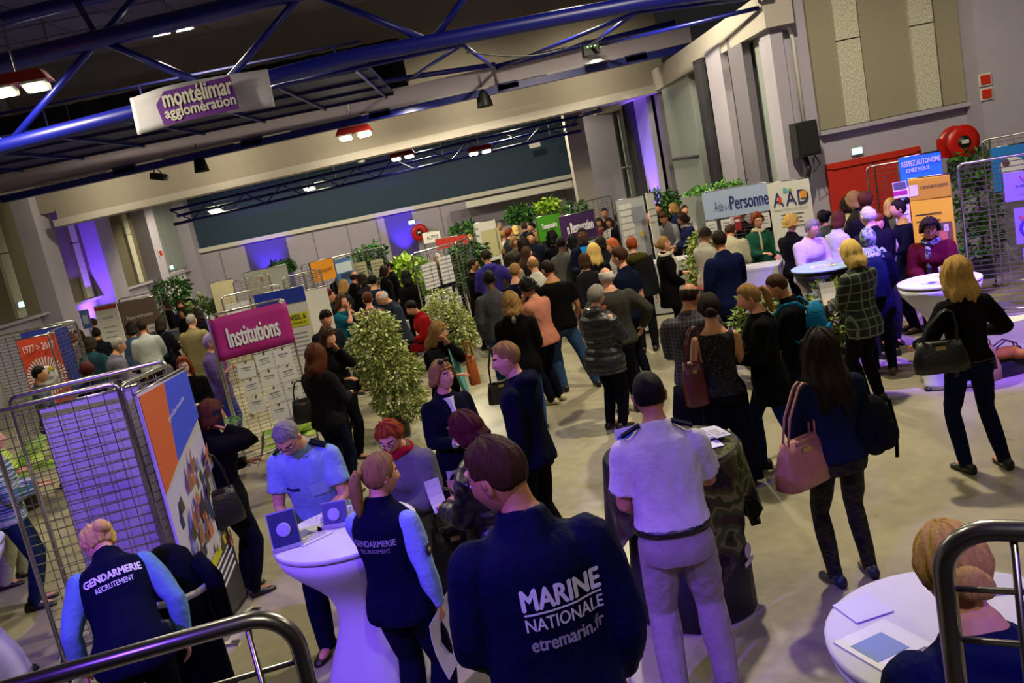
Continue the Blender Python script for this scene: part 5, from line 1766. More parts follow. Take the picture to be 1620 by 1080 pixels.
P = person((4.39, 10.28, 1.82), 1.82, 12, 'bald man in dark suit from behind before the red door', 'pale', ('fringe', 'white', {'thick': 0.004}), top('blazer', '#12101c', e=0.03), bot('trousers', '#100f16'), arms=('hold', 'hold'), w=1.12)
P = person((5.19, 12.84, 1.72), 1.72, 0, 'dark haired woman in cream coat from behind before the red door', 'fair', ('bob', 'dark'), top('coat', '#aaa78c'), bot('trousers', '#14131a'), arms=('hold', 'hold'), fem=True)
P = person((4.55, 11.84, 1.66), 1.66, -60, 'woman with brown hair and white sleeves leaning towards the bar table', 'fair', ('long', 'chestnut', {'len': 0.12}), top('shirt', '#b3aeb5'), bot('jeans', '#1a2450'), arms=('hold', 'hold'), fem=True, lean=10)
P = person((5.18, 12.54, 1.80), 1.80, 30, 'fair haired woman half hidden behind the cream coat', 'fair', ('bob', 'dblond'), top('jacket', '#2a2420'), bot('trousers', '#15141a'), arms=('hold', 'down'), fem=True)
P = person((5.03, 11.86, 1.82), 1.82, -20, 'brown haired person in dark jacket closest to the red door', 'tan', ('short', 'chestnut', {'thick': 0.03}), top('jacket', '#141318'), bot('trousers', '#111118'), arms=('hold', 'hold'))
P = person((5.14, 11.67, 1.70), 1.70, -40, 'blonde woman in grey jacket before the wire rack by the red door', 'fair', ('long', 'blond', {'len': 0.14}), top('jacket', '#5e5a60'), bot('trousers', '#1d1c24'), arms=('hold', 'down'), fem=True)
P = person((4.73, 12.43, 1.64), 1.64, 20, 'person with black bun behind the brown haired woman in white', 'tan', ('bun', 'black', {'bz': 0.07}), top('jacket', '#3d3f46'), bot('trousers', '#14141c'), arms=('hold', 'down'), fem=True)
P = person((4.52, 14.28, 1.84), 1.84, -10, 'broad man in black jacket from behind before the AAD banner', 'tan', ('buzz', 'dark'), top('jacket', '#0b0a0c', e=0.036), bot('trousers', '#0c0c10'), arms=('hold', 'hold'), w=1.2)
P = person((4.07, 14.51, 1.80), 1.80, -52, 'young man in dark shirt under the Aide à la Personne sign', 'fair', ('short', 'chestnut', {'thick': 0.022}), top('sweater', '#15151b'), bot('trousers', '#101016'), arms=('hold', 'hold'), head=(0, 14))
P = person((4.21, 14.10, 1.60), 1.64, 186, 'smiling woman with cream scarf and green top behind the counter', 'fair', ('bob', 'auburn', {'len': 0.06}), top('jacket', '#1c4a3a'), bot('trousers', '#15161c'), arms=('table', 'hold'), fem=True, glasses=True, scarf=dict(col='#b5ab94'))
P = person((3.14, 13.33, 1.64), 1.64, -58, 'woman in long white coat with dark hair beside the leafy plant', 'tan', ('bob', 'dark', {'len': 0.02}), top('coat', '#a6a096', hem=0.45), bot('trousers', '#3a3834'), arms=('hold', 'hold'), fem=True, head=(0, 12))
P = person((3.54, 13.37, 1.50), 1.70, -20, 'person in cream jacket bending behind the man in blue suit', 'fair', ('short', 'brown'), top('jacket', '#a39c88', e=0.036), bot('trousers', '#1a1a20'), arms=('table', 'table'), lean=34, w=1.15)
P = person((3.68, 16.74, 1.68), 1.68, 86, 'woman in navy blazer with dark hair looking down, facing left', 'tan', ('bob', 'dark'), top('blazer', '#14173a', e=0.03), bot('jeans', '#121830'), arms=('hold', 'hold'), fem=True, head=(4, 20), scarf=dict(col='#8d8a90', tails=False), feet=((0, .1), (0, -.1)))
P = person((2.50, 13.23, 1.64), 1.64, -86, 'woman in black coat carrying a red folder, facing right', 'fair', ('bun', 'dblond', {'amp': 0.01}), top('coat', '#0b0a0c', hem=0.62), bot('trousers', '#0a0a0d'), arms=('hold', 'low'), fem=True, head=(0, -4), scarf=dict(col='#b9b2a2', tails=True))
sheet(P, 1, 'red folder carried by the woman in black coat', 0.24, 0.32, '#b5303a', name='folder', cat='folder', group='folders')
P = person((2.03, 13.12, 1.74), 1.74, -12, 'man in black jacket with olive hood from behind', 'fair', ('short', 'red'), top('hoodie', '#16171c', e=0.034), bot('trousers', '#101118'), arms=('hold', 'down'), w=1.12)
mb = MB(); mb.tube([P['T']((-0.17, -0.02, 1.45)), P['T']((-0.09, -0.10, 1.46)), P['T']((0, -0.13, 1.44)), P['T']((0.09, -0.10, 1.46)), P['T']((0.17, -0.02, 1.45))], [0.05, 0.07, 0.075, 0.07, 0.05], 10); mb.build('hood', cloth('#3b3a14'), P['root'], True)
P = person((1.94, 14.37, 1.66), 1.66, 100, 'red haired woman in white top between the polo man and blonde', 'fair', ('bob', 'orange', {'len': 0.06}), top('sweater', '#a9a4a2'), bot('trousers', '#17171f'), arms=('hold', 'hold'), fem=True)
P = person((1.55, 13.99, 1.66), 1.66, 4, 'woman with long wavy bright blonde hair and dark coat from behind', 'fair', ('long', 'lightblond', {'len': 0.22, 'thick': 0.034, 'amp': 0.012}), top('coat', '#121116'), bot('trousers', '#0d0d12'), arms=('hold', 'hold'), fem=True)
handbag(local_to_world(P, (-0.25, -0.12, 0.7)), (0.3, 0.16, 0.4), '#4d4a45', 'grey bag behind the bright blonde woman', 0.2, 0.2)
P = person((1.52, 14.98, 1.90), 1.90, 172, 'tall dark skinned man in navy jacket and bright blue shirt under the Restauration sign', 'dark', ('buzz', 'black'), top('jacket', '#0b0f22'), bot('trousers', '#0c0d14'), arms=('low', 'hold'), inner=dict(col='#1a7fd0', z=(0.95, 1.46, 0.06)))
P = person((1.17, 15.43, 1.78), 1.78, -12, 'dark skinned man in grey sweater and jeans from behind near the Restauration sign', 'dark', ('buzz', 'black'), top('sweater', '#4a4846'), bot('jeans', '#262f48', belt=True), arms=('relax', 'relax'))
P = person((1.30, 20.08, 1.74), 1.74, 24, 'man in dark jacket carrying a green folder', 'tan', ('short', 'black'), top('jacket', '#0d0f18'), bot('trousers', '#0e0e14'), arms=('hold', 'hold'))
sheet(P, 0, 'green folder carried by the man under the green sign', 0.30, 0.22, '#1e6e22', name='folder', cat='folder', group='folders')
P = person((3.50, 17.60, 1.70), 1.76, 150, 'brown haired man in grey shirt bending over the counter', 'tan', ('short', 'brown', {'thick': 0.022}), top('shirt', '#6d6d72'), bot('trousers', '#15151c'), arms=('table', 'table'), lean=16, head=(0, 20))
P = person((3.46, 19.18, 1.60), 1.60, 60, 'woman with pale pink hair at the counter', 'fair', ('pixie', 'pink'), top('sweater', '#15121a'), bot('trousers', '#14141c'), arms=('hold', 'hold'), fem=True)
P = person((3.12, 18.65, 1.62), 1.62, 178, 'smiling dark haired woman facing the camera behind the counter', 'tan', ('long', 'dark', {'len': 0.15}), top('sweater', '#15141a'), bot('trousers', '#14141c'), arms=('table', 'table'), fem=True)
P = person((2.87, 19.71, 1.70), 1.70, -8, 'person in black with dark hair from behind at the white counter', 'tan', ('pixie', 'black'), top('coat', '#0b0a0d'), bot('trousers', '#0c0c10'), arms=('hold', 'hold'))
P = person((2.93, 18.91, 1.62), 1.62, -70, 'woman with brown bob and cream top at the counter', 'fair', ('bob', 'chestnut', {'len': 0.05}), top('sweater', '#8e8672'), bot('trousers', '#14141c'), arms=('hold', 'hold'), fem=True)
P = person((2.79, 21.38, 1.78), 1.78, 170, 'man with short dark hair standing behind the counter left', 'tan', ('short', 'dark'), top('sweater', '#1b1a20'), bot('trousers', '#14141c'), arms=('table', 'table'))
P = person((2.73, 20.44, 1.60), 1.60, 160, 'woman in white blouse seated side of the white counter', 'tan', ('long', 'dark', {'len': 0.12}), top('shirt', '#b1acab'), bot('trousers', '#14141c'), arms=('table', 'table'), fem=True)
P = person((2.56, 20.74, 1.62), 1.62, 150, 'woman in patterned red top beside the Restauration sign', 'tan', ('bob', 'dark'), top('sweater', '#5c2230'), bot('trousers', '#14141c'), arms=('hold', 'hold'), fem=True)
P = person((3.79, 19.84, 1.74), 1.74, 150, 'dark haired person in black behind the bending man in grey', 'tan', ('short', 'black'), top('jacket', '#0c0b10'), bot('trousers', '#0c0c12'), arms=('hold', 'hold'))
P = person((4.05, 19.35, 1.70), 1.70, 70, 'fair haired person in navy before the big green plant', 'fair', ('bob', 'dblond'), top('jacket', '#11173a'), bot('trousers', '#101018'), arms=('hold', 'hold'), fem=True)
P = person((4.24, 19.30, 1.62), 1.62, 190, 'person in white shirt partly hidden by the big green plant', 'fair', ('short', 'brown'), top('shirt', '#a5a2a6'), bot('trousers', '#14141c'), arms=('hold', 'hold'))
P = person((3.59, 20.63, 1.76), 1.76, 100, 'dark figure at the far right desk under the paper rack', 'tan', ('short', 'black'), top('jacket', '#0e0d12'), bot('trousers', '#0e0e14'))

# ---- left side of the hall
P = person((-4.13, 12.24, 1.66), 1.66, -96, 'woman with lilac lit hair and folded arms in purple cardigan', 'fair', ('pixie', 'lilac'), top('cardigan', '#5b4a80', hem=0.74, e=0.03), bot('jeans', '#3a3f86'), arms=('cross', 'cross'), fem=True, w=1.1, inner=dict(col='#7a1f5a'))
P = person((-5.37, 15.28, 1.74), 1.74, -14, 'man in beige coat with cap from behind at the white high table', 'fair', ('crop', 'grey'), top('coat', '#6f6647', hem=0.62, e=0.04), bot('trousers', '#1a1a1c'), arms=('hold', 'hold'), w=1.15)
P = person((-6.40, 16.59, 1.68), 1.68, -16, 'woman in black with long dark hair left of the beige coat', 'tan', ('long', 'dark', {'len': 0.14}), top('jacket', '#0b0b10'), bot('trousers', '#0c0c12'), arms=('hold', 'hold'), fem=True)
backpack(P, '#14203a', 'dark blue backpack on the long haired woman left of the beige coat', 1.0)
P = person((-6.41, 15.79, 1.76), 1.76, 18, 'man in pale shirt with dark hair beside the palm', 'tan', ('short', 'dark', {'thick': 0.022}), top('shirt', '#8d9290', e=0.034), bot('trousers', '#1d1f26'), arms=('hold', 'hold'), w=1.1)
P = person((-7.01, 16.75, 1.68), 1.68, 10, 'person in blue grey sweater left of the pale shirt', 'tan', ('bob', 'black'), top('sweater', '#2f3d5a'), bot('trousers', '#14161f'), fem=True)
P = person((-6.05, 13.51, 1.72), 1.76, -62, 'grey haired man in grey lilac shirt facing right behind the wire stand', 'olive', ('crop', 'grey'), top('shirt', '#5a5668', e=0.036), bot('trousers', '#1a1a22'), arms=('hold', 'hold'), head=(0, 10), w=1.2, lean=8)
P = person((-7.12, 15.18, 1.70), 1.70, -10, 'person in dark teal jacket from behind left of the grey haired man', 'tan', ('bob', 'dark'), top('jacket', '#17303a', e=0.03), bot('trousers', '#14161f'), w=1.1)
P = person((-8.28, 18.68, 1.68), 1.68, -60, 'woman with brown hair in navy jacket beside the white roll-up', 'tan', ('long', 'chestnut', {'len': 0.12}), top('jacket', '#10142c'), bot('trousers', '#14161f'), fem=True)
P = person((-7.96, 18.23, 1.66), 1.66, 120, 'pale older woman facing left beside the white roll-up', 'pale', ('pixie', 'white'), top('shirt', '#8f8a86'), bot('trousers', '#14161f'), fem=True)
P = person((-9.16, 20.05, 1.70), 1.70, 80, 'man in cream shirt facing left under the blue sign', 'fair', ('short', 'brown'), top('shirt', '#9a8f70'), bot('trousers', '#14161f'))
P = person((-7.89, 17.23, 1.68), 1.68, 10, 'dark haired person in black beside the cream shirt', 'tan', ('short', 'black'), top('jacket', '#101016'), bot('trousers', '#14161f'))
P = person((-8.72, 18.31, 1.64), 1.64, 160, 'woman facing the camera with dark hair at the far left group', 'fair', ('bob', 'brown'), top('jacket', '#15141c'), bot('trousers', '#14161f'), fem=True)
P = person((-8.81, 18.11, 1.64), 1.64, 120, 'woman in lilac grey top at the left end of the group', 'fair', ('bob', 'auburn'), top('sweater', '#6a6070'), bot('trousers', '#14161f'), fem=True)
P = person((-6.47, 12.05, 1.70), 1.72, -72, 'dark haired man facing right before the red 1977 banner', 'olive', ('crop', 'black'), top('shirt', '#4b4f60'), bot('trousers', '#1a1b24'), arms=('hold', 'hold'), head=(0, 6))
P = person((-5.88, 12.26, 1.56), 1.60, 10, 'woman with purple lit red hair behind the wire stand', 'fair', ('pixie', 'burgundy', {'thick': 0.03}), top('jacket', '#1a1430'), bot('trousers', '#14161f'), fem=True)
P = person((-4.04, 10.90, 1.52), 1.60, 186, 'woman with long red hair and glasses in black top behind the roll-up banner', 'pale', ('long', 'auburn', {'len': 0.16}), top('sweater', '#0b0a0d', e=0.026), bot('trousers', '#0c0c12'), arms=('hold', 'table'), fem=True, glasses=True, w=1.1)
sheet(P, 0, 'blue folder held by the red haired woman with glasses', 0.16, 0.2, '#12688f', name='folder', cat='folder', group='folders', up=True)
P = person((-2.06, 9.14, 1.66), 1.66, -34, 'woman with long dark brown hair in black jacket from behind beside the Institutions stand', 'fair', ('long', 'chestnut', {'len': 0.20, 'thick': 0.03}), top('jacket', '#17151a', e=0.032), bot('jeans', '#0d1226'), arms=('hold', 'hold'), fem=True, w=1.1)
handbag(local_to_world(P, (-0.26, -0.06, 0.86)), (0.28, 0.12, 0.26), '#14100e', 'dark bag on the woman beside the Institutions stand', 0.2, 0.2)
P = person((-2.15, 10.38, 1.66), 1.66, -130, 'woman with hand over her mouth behind the variegated tree', 'fair', ('long', 'brown', {'len': 0.14}), top('jacket', '#0f0e12'), bot('trousers', '#0c0c12'), arms=('chin', 'hold'), fem=True, head=(0, 8))
P = person((-2.45, 11.97, 1.72), 1.72, -140, 'dark haired man looking down behind the woman with hand over mouth', 'fair', ('short', 'dark', {'thick': 0.022}), top('jacket', '#15161f'), bot('trousers', '#0c0c12'), arms=('hold', 'hold'), head=(0, 24))
P = person((-3.01, 15.50, 1.66), 1.66, -80, 'woman with dark red hair by the left counter', 'tan', ('short', 'burgundy', {'thick': 0.03}), top('jacket', '#0f0e14'), bot('trousers', '#0c0c12'), fem=True)
P = person((-2.60, 14.31, 1.66), 1.66, -120, 'woman in teal top with long brown hair at the left counter', 'fair', ('long', 'brown', {'len': 0.14}), top('tee', '#0f4a60', e=0.03), bot('trousers', '#0c0c12'), arms=('chin', 'chin'), fem=True)
P = person((-2.99, 17.08, 1.66), 1.66, -60, 'woman with wavy golden brown hair behind the teal top', 'fair', ('long', 'dblond', {'len': 0.16}), top('jacket', '#1a1a20'), bot('trousers', '#0c0c12'), fem=True)
P = person((-2.90, 17.70, 1.74), 1.74, -30, 'bald man in black coat from behind at the left counter', 'tan', ('fringe', 'dark', {'thick': 0.005}), top('coat', '#0b0a0c', e=0.04), bot('trousers', '#0c0c12'), arms=('hold', 'hold'), w=1.2, lean=8)
P = person((-3.68, 20.54, 1.68), 1.68, 170, 'dark haired person in black facing the camera at the blue poster', 'tan', ('short', 'dark'), top('sweater', '#121118'), bot('trousers', '#0c0c12'))
P = person((-2.33, 16.56, 1.68), 1.68, -10, 'person in dark blue sweater with black hair from behind at the counter', 'tan', ('short', 'black', {'thick': 0.025}), top('sweater', '#0f1b30'), bot('trousers', '#0c0c12'), w=1.1)
P = person((-2.11, 14.01, 1.62), 1.62, 10, 'woman in plum sweater with brown hair from behind', 'fair', ('short', 'chestnut', {'thick': 0.026}), top('sweater', '#4d2130', e=0.036), bot('trousers', '#0c0c12'), fem=True, w=1.15)
P = person((-2.35, 18.58, 1.66), 1.66, -60, 'woman in black with dark bob left of the bright green plant', 'tan', ('bob', 'dark'), top('jacket', '#0d0c10'), bot('trousers', '#0c0c12'), fem=True)
P = person((-2.35, 19.78, 1.66), 1.66, 120, 'dark woman with hair tied back facing left by the bright green plant', 'olive', ('bun', 'black'), top('jacket', '#0c0b10'), bot('trousers', '#0c0c12'), fem=True)
P = person((-1.68, 16.43, 1.66), 1.66, 20, 'woman with long black hair left of the paper stand', 'tan', ('long', 'black', {'len': 0.18}), top('jacket', '#0b0a0c'), bot('trousers', '#0c0c12'), fem=True)
P = person((-2.67, 17.71, -0.00), 1.66, 30, 'person in dark clothes hidden behind the first variegated tree', 'fair', ('bob', 'dark'), top('jacket', '#1a1a20'), bot('trousers', '#0c0c12'), '#2a2a2a', arms=('chin', 'hip'), fem=True)
for xy, h, fc, lab, hr, c in (((-8.13, 21.83), 1.66, 120, 'dark figure facing left below the plant in the far left corner', 'dark', '#101018'), ((-7.54, 21.08), 1.64, 190, 'woman with brown hair facing the camera at the far left table', 'brown', '#2a2630'),
                                ((-7.02, 20.31), 1.70, 90, 'slim person in black with hair up, farthest left', 'black', '#0c0b10'), ((-6.86, 19.22), 1.60, 160, 'dark haired person in black right of the far left table', 'black', '#101018'), ((-5.82, 17.07), 1.66, 30, 'dark figure behind the beige coat', 'dark', '#0c0b10')):
    person(xy, h, fc, lab, 'tan', ('bun' if 'hair up' in lab else 'bob', hr), top('jacket', c), bot('trousers', '#101016'), fem=True)

# ---- crowd at the far end
CROWD = [((-1.16, 18.45), 1.70, 150, 'white', '#141318', 'pixie', 'white haired person beside the far potted plant'), ((-0.99, 16.73), 1.66, 60, 'dark', '#121118', 'bob', 'dark figure right of the paper stand'),
         ((-0.18, 20.68), 1.74, 0, 'dark', '#1b1a17', 'curly', 'person in dark parka with bushy hair from behind'), ((-0.54, 23.01), 1.72, 170, 'dblond', '#3c4a6a', 'short', 'fair haired man in dark suit with blue shirt'),
         ((-0.11, 22.20), 1.76, 10, 'black', '#0d0d12', 'short', 'black haired man in black left of the white shirt'), ((0.31, 21.71), 1.72, 20, 'dblond', '#a9a59b', 'short', 'person in white shirt deep in the crowd'),
         ((0.42, 21.02), 1.78, -60, 'auburn', '#2a2a30', 'short', 'man with red brown hair facing right in the crowd'), ((0.64, 22.16), 1.74, 10, 'lightblond', '#8d8a80', 'bob', 'pale haired person with grey strap in the crowd'),
         ((0.90, 23.13), 1.74, 0, 'brown', '#14141a', 'short', 'brown haired person at the far end of the aisle'), ((1.10, 22.67), 1.72, 100, 'black', '#101016', 'short', 'black haired person under the green sign'),
         ((0.82, 18.74), 1.74, 170, 'dark', '#141a2a', 'short', 'man in dark blue jumper facing the camera in the crowd'), ((1.01, 19.46), 1.66, 60, 'dblond', '#3a3a40', 'bob', 'fair bobbed woman in the crowd by the green folder'),
         ((0.60, 17.63), 1.72, 0, 'dark', '#1a1614', 'curly', 'person in dark brown coat from behind in the crowd'), ((0.56, 16.40), 1.64, -80, 'brown', '#17151a', 'long', 'woman with long brown hair facing right behind the white shirt'),
         ((0.25, 15.70), 1.64, 20, 'dark', '#8f8a78', 'bob', 'woman in beige top half hidden by the purple hoodie'), ((0.12, 20.54), 1.66, 30, 'dblond', '#2c2a26', 'long', 'fair long haired woman beside the bushy hair'),
         ((0.48, 19.59), 1.66, 200, 'dblond', '#403c36', 'bob', 'fair haired woman deep in the middle of the crowd'), ((1.53, 20.35), 1.74, 30, 'black', '#111118', 'short', 'black haired person right of the green folder'),
         ((1.30, 21.62), 1.76, 0, 'grey', '#141318', 'short', 'grey haired person below the green sign'), ((1.54, 17.09), 1.64, 60, 'black', '#6d6658', 'long', 'woman with black hair in beige behind the tall man'),
         ((-0.37, 20.03), 1.66, 110, 'brown', '#23202a', 'bob', 'brown haired woman behind the purple hoodie'), ((-0.84, 21.01), 1.64, 20, 'black', '#121118', 'bob', 'black haired figure before the far potted plant'),
         ((0.32, 26.10), 1.72, 160, 'grey', '#55524c', 'pixie', 'grey haired person at the far wall'), ((1.22, 18.04), 1.70, 0, 'black', '#0d0d12', 'curly', 'person with bushy black hair beside the grey sweater'),
         ((1.84, 15.19), 1.66, 30, 'dark', '#1a1a22', 'bob', 'dark haired person right of the bright blonde'), ((1.34, 13.50), 1.60, 10, 'brown', '#1b1b22', 'bob', 'small dark figure in front of the tall man in blue shirt')]
for xy, h, fc, hr, c, hk, lab in CROWD:
    person(xy, h, fc, lab, random.choice(['fair', 'tan', 'olive']), (hk, hr), top(random.choice(['jacket', 'sweater', 'coat']), c), bot('trousers', random.choice(['#0e0e14', '#12182a', '#15141a'])), arms=random.choice([('hold', 'hold'), ('down', 'hold'), ('relax', 'relax')]), fem=hk in ('bob', 'long'))

# ---- people cut by the frame
P = person((-4.75, 7.75, 0), 1.72, -70, 'person in striped shirt and jeans cut by the left edge behind the wire stand', 'fair', ('short', 'brown'), dict(kind='shirt', mat=ramp_mat('striped_shirt', [(0.0, '#9fa6a8'), (0.4, '#2f5a66'), (0.5, '#a8aca8'), (0.62, '#6a8a60')], 4, (0.2, 0.2, 9)), e=0.03), bot('jeans', '#16233f'), '#1a1a1c', arms=('hold', 'hold'))
P = person((-5.35, 8.5, 0), 1.70, -60, 'person in pale trousers and brown shoes cut by the left edge', 'olive', ('short', 'dark'), top('sweater', '#14604a'), bot('trousers', '#8f8d78', e=0.03), '#2a1712', arms=('hold', 'hold'), feet=((0, 0.1), (0, -0.1)))
P = person((4.62, 6.75, 0), 1.74, 62, 'person cut by the right edge holding out white papers', 'fair', ('short', 'brown'), top('sweater', '#17151d'), bot('trousers', '#0e1024'), arms=((0.02, 0.42, -0.26), (0.0, 0.40, -0.28)))
sheet(P, 0, 'white papers held out at the right edge', 0.18, 0.24)

# ================================================================== STANDS, TABLES, PLANTS, SIGNS
M_cover = mat('white_stretch_cover', '#c4c2c9', 0.75, 0, 0.04, 8)
M_blackcover = mat('black_stretch_cover', '#0d0c11', 0.7, 0, 0.15, 8)
M_board = mat('white_board', '#cbc8c4', 0.7)
M_line = mat('grey_print_lines', '#6f6d72', 0.8)
M_dark = mat('dark_print', '#16151c', 0.8)


def high_table(loc, r, label, cover=M_cover, z=1.1, waist=0.36, foot=0.82, rz=0.4, group='high tables with stretch covers'):
    o = thing('cocktail_table', (loc[0], loc[1], 0), label, 'table', rz, group)
    MB().lathe([(r * 0.9, z - 0.035), (r, z - 0.025), (r, z - 0.005), (r * 0.97, z)], 40).build('table_top', cover, o, True)
    prof = [(r * foot, 0.015), (r * foot * 0.93, 0.06)]
    for k in range(1, 13):
        t = k / 12
        zz = 0.06 + (z - 0.10) * t
        f = waist + (foot * 0.93 - waist) * (1 - smooth(t, 0, 0.55)) + (0.99 - waist) * smooth(t, 0.52, 1.0) ** 1.4
        prof.append((r * f, zz))
    MB().lathe(prof, 40, fn=lambda a, zz: 1 - 0.24 * (0.5 - 0.5 * math.cos(4 * a)) * max(0, 1 - zz / 0.75)).build('stretch_cover', cover, o, True)
    for k in range(4):
        a = k * PI / 2
        MB().lathe([(0.04, 0), (0.045, 0.015), (0.03, 0.04)], 10, (r * foot * 0.95 * math.cos(a), r * foot * 0.95 * math.sin(a), 0)).build('foot', M_blackplastic, o, True)
    return o


T1 = (-1.22, 5.12, 0)
high_table(T1, 0.44, 'white covered high table between the gendarmes')
high_table((-4.42, 6.30, 0), 0.40, 'white covered high table cut by the left edge')
high_table((4.40, 8.85, 0), 0.40, 'white covered high table before the purple lit stand')
high_table((1.37, 2.86, 0), 0.47, 'white covered high table in the bottom right corner')
high_table((-7.23, 20.17, 0.75), 0.36, 'white covered high table left of the beige coat')
high_table((2.13, 14.75, 0.60), 0.36, 'white covered high table behind the olive hooded man')
high_table((5.05, 13.6), 0.36, 'small white high table beside the AAD banner', z=1.15)
t6 = high_table((4.09, 11.09, 1.08), 0.40, 'black covered bar table with pale blue top before the white blouse', M_blackcover, rz=0.2, z=1.08)
MB().lathe([(0.41, 1.078), (0.42, 1.086), (0.42, 1.10), (0.40, 1.104)], 32).build('pale_blue_top', mat('pale_blue_cover', '#8fa9c4', 0.7), t6, True)

# camouflage covered table of the soldier
camo2 = ramp_mat('camouflage_cloth', [(0.0, '#16120d'), (0.40, '#35261a'), (0.47, '#39421f'), (0.535, '#5f5c38'), (0.58, '#2c3317'), (0.66, '#241a10')], 5.0, None, 0.9, 2)
tb = thing('camouflage_table', (0.86, 5.42, 0), 'high table under a camouflage cloth with black skirt beside the white shirt man', 'table', 0.3)
MB().lathe([(0.42, 1.065), (0.43, 1.075), (0.43, 1.09), (0.42, 1.095)], 36).build('table_top', M_blackcover, tb, True)
MB().lathe([(0.40, 0.02), (0.40, 0.3), (0.36, 0.62), (0.33, 0.8), (0.40, 1.06)], 24, fn=lambda a, z: 1 + 0.03 * math.cos(6 * a)).build('black_skirt', M_blackcover, tb, True)
rr = []
nseg = 56
for t in np.linspace(0, 1, 14):
    ring = []
    for k in range(nseg):
        a = 2 * PI * k / nseg
        hang = 0.52 + 0.20 * math.cos(4 * a + 0.5) + 0.05 * math.sin(7 * a)
        if t < 0.35:
            q = t / 0.35
            ring.append((0.44 * q * math.cos(a) + 1e-4, 0.44 * q * math.sin(a), 1.102))
        else:
            q = (t - 0.35) / 0.65
            fr = 0.44 + 0.05 * q + 0.028 * q * math.sin(14 * a + 1.5 * math.sin(3 * a))
            ring.append((fr * math.cos(a), fr * math.sin(a), 1.10 - hang * q))
    rr.append(ring)
MB().rings(rr, cap=False).build('camouflage_cloth', camo2, tb, True)
lg = MB().lathe([(0.045, 0), (0.048, 0.004), (0.036, 0.006)], 20).build('round_logo', mat('pale_logo', '#b8b5b0', 0.7), tb, True)
lg.location = (0.24, -0.335, 0.42); lg.rotation_euler = (PI / 2, 0, 0.62)
MB().box((0, 0, 0), (0.13, 0.004, 0.03)).build('logo_caption', mat('pale_logo', '#b8b5b0', 0.7), tb, loc=(0.24, -0.335, 0.345)).rotation_euler = (0, 0, 0.62)


def flat_sheet(loc, w, h, rz, label, col='#c4c2cb', name='leaflet', cat='leaflet', group='leaflets on the tables', tilt=0.0, printcol=None):
    o = thing(name, loc, label, cat, rz, group)
    R_ = Matrix.Rotation(tilt, 3, 'X')
    MB().box((0, 0, 0.002), (w, h, 0.004), R_).build('sheet', mat('leaflet_' + col, col, 0.5), o)
    if printcol:
        MB().box((-w * 0.1, h * 0.12, 0.0047), (w * 0.6, h * 0.4, 0.001), R_).build('printed_picture', mat('print_' + printcol, printcol, 0.6), o)
        for k in range(3):
            MB().box((0, -h * (0.18 + 0.09 * k), 0.0047), (w * 0.75, h * 0.025, 0.001), R_).build('printed_line', M_line, kid(o))
    return o


zt = 1.102
flat_sheet((T1[0] + 0.16, T1[1] - 0.06, zt), 0.10, 0.15, 0.4, 'small leaflet on the bare right half of the gendarmes table', printcol='#8d8793')
flat_sheet((T1[0] - 0.24, T1[1] + 0.02, zt), 0.21, 0.30, 0.7, 'open magazine under the brochure holder on the gendarmes table', printcol='#6a6aa8')
flat_sheet((T1[0] - 0.10, T1[1] + 0.20, zt), 0.21, 0.30, 0.2, 'white sheet before the grey haired officer', printcol='#7d7aa0')


def holder(loc, rz, label, w=0.16, h=0.22, col='#1c1c66'):
    o = thing('brochure_holder', loc, label, 'holder', rz, 'brochure holders')
    MB().box((0, 0.0, h / 2), (w, 0.01, h), Matrix.Rotation(-0.3, 3, 'X')).build('back_plate', mat('clear_acrylic', '#9b97b5', 0.15), o)
    MB().box((0, -0.015, h / 2), (w * 0.92, 0.012, h * 0.95), Matrix.Rotation(-0.3, 3, 'X')).build('brochure', mat('brochure_' + col, col, 0.35), o)
    mb = MB().lathe([(w * 0.24, 0), (w * 0.25, 0.003), (w * 0.2, 0.004)], 20)
    q = mb.build('round_print', mat('pale_round_print', '#9d97d8', 0.5), o, True)
    q.location = (0, -0.026, h * 0.52); q.rotation_euler = (PI / 2 - 0.3, 0, 0)
    MB().box((0, -0.03, 0.012), (w * 1.05, 0.06, 0.02)).build('tray', mat('clear_acrylic', '#9b97b5', 0.15), o)


holder((T1[0] - 0.33, T1[1] - 0.10, zt), 0.25, 'acrylic brochure holder with dark blue brochure on the gendarmes table', 0.17, 0.22)
holder((T1[0] - 0.06, T1[1] + 0.10, zt), -0.1, 'second brochure holder in front of the grey haired officer', 0.16, 0.15, '#4a4a86')
cx_, cy_ = 0.86, 5.42
for k in range(9):
    flat_sheet((cx_ + 0.12 + 0.026 * k - 0.02, cy_ + 0.10 - 0.012 * k + 0.02 * math.sin(k * 2.1), 1.104 + 0.004 * k), 0.10, 0.21, 0.5 + 0.16 * math.sin(k * 1.7) - 0.06 * k, 'leaflet number %s from the bottom in the fan of leaflets on the camouflage table' % ('one two three four five six seven eight nine'.split()[k]), printcol=('#5f6fae', '#8d8d99', '#a39a9a')[k % 3])
flat_sheet((cx_ + 0.22, cy_ - 0.14, 1.106), 0.15, 0.13, 0.1, 'blank white notepad on the camouflage table', '#d6d6e2', 'notepad', 'notepad')
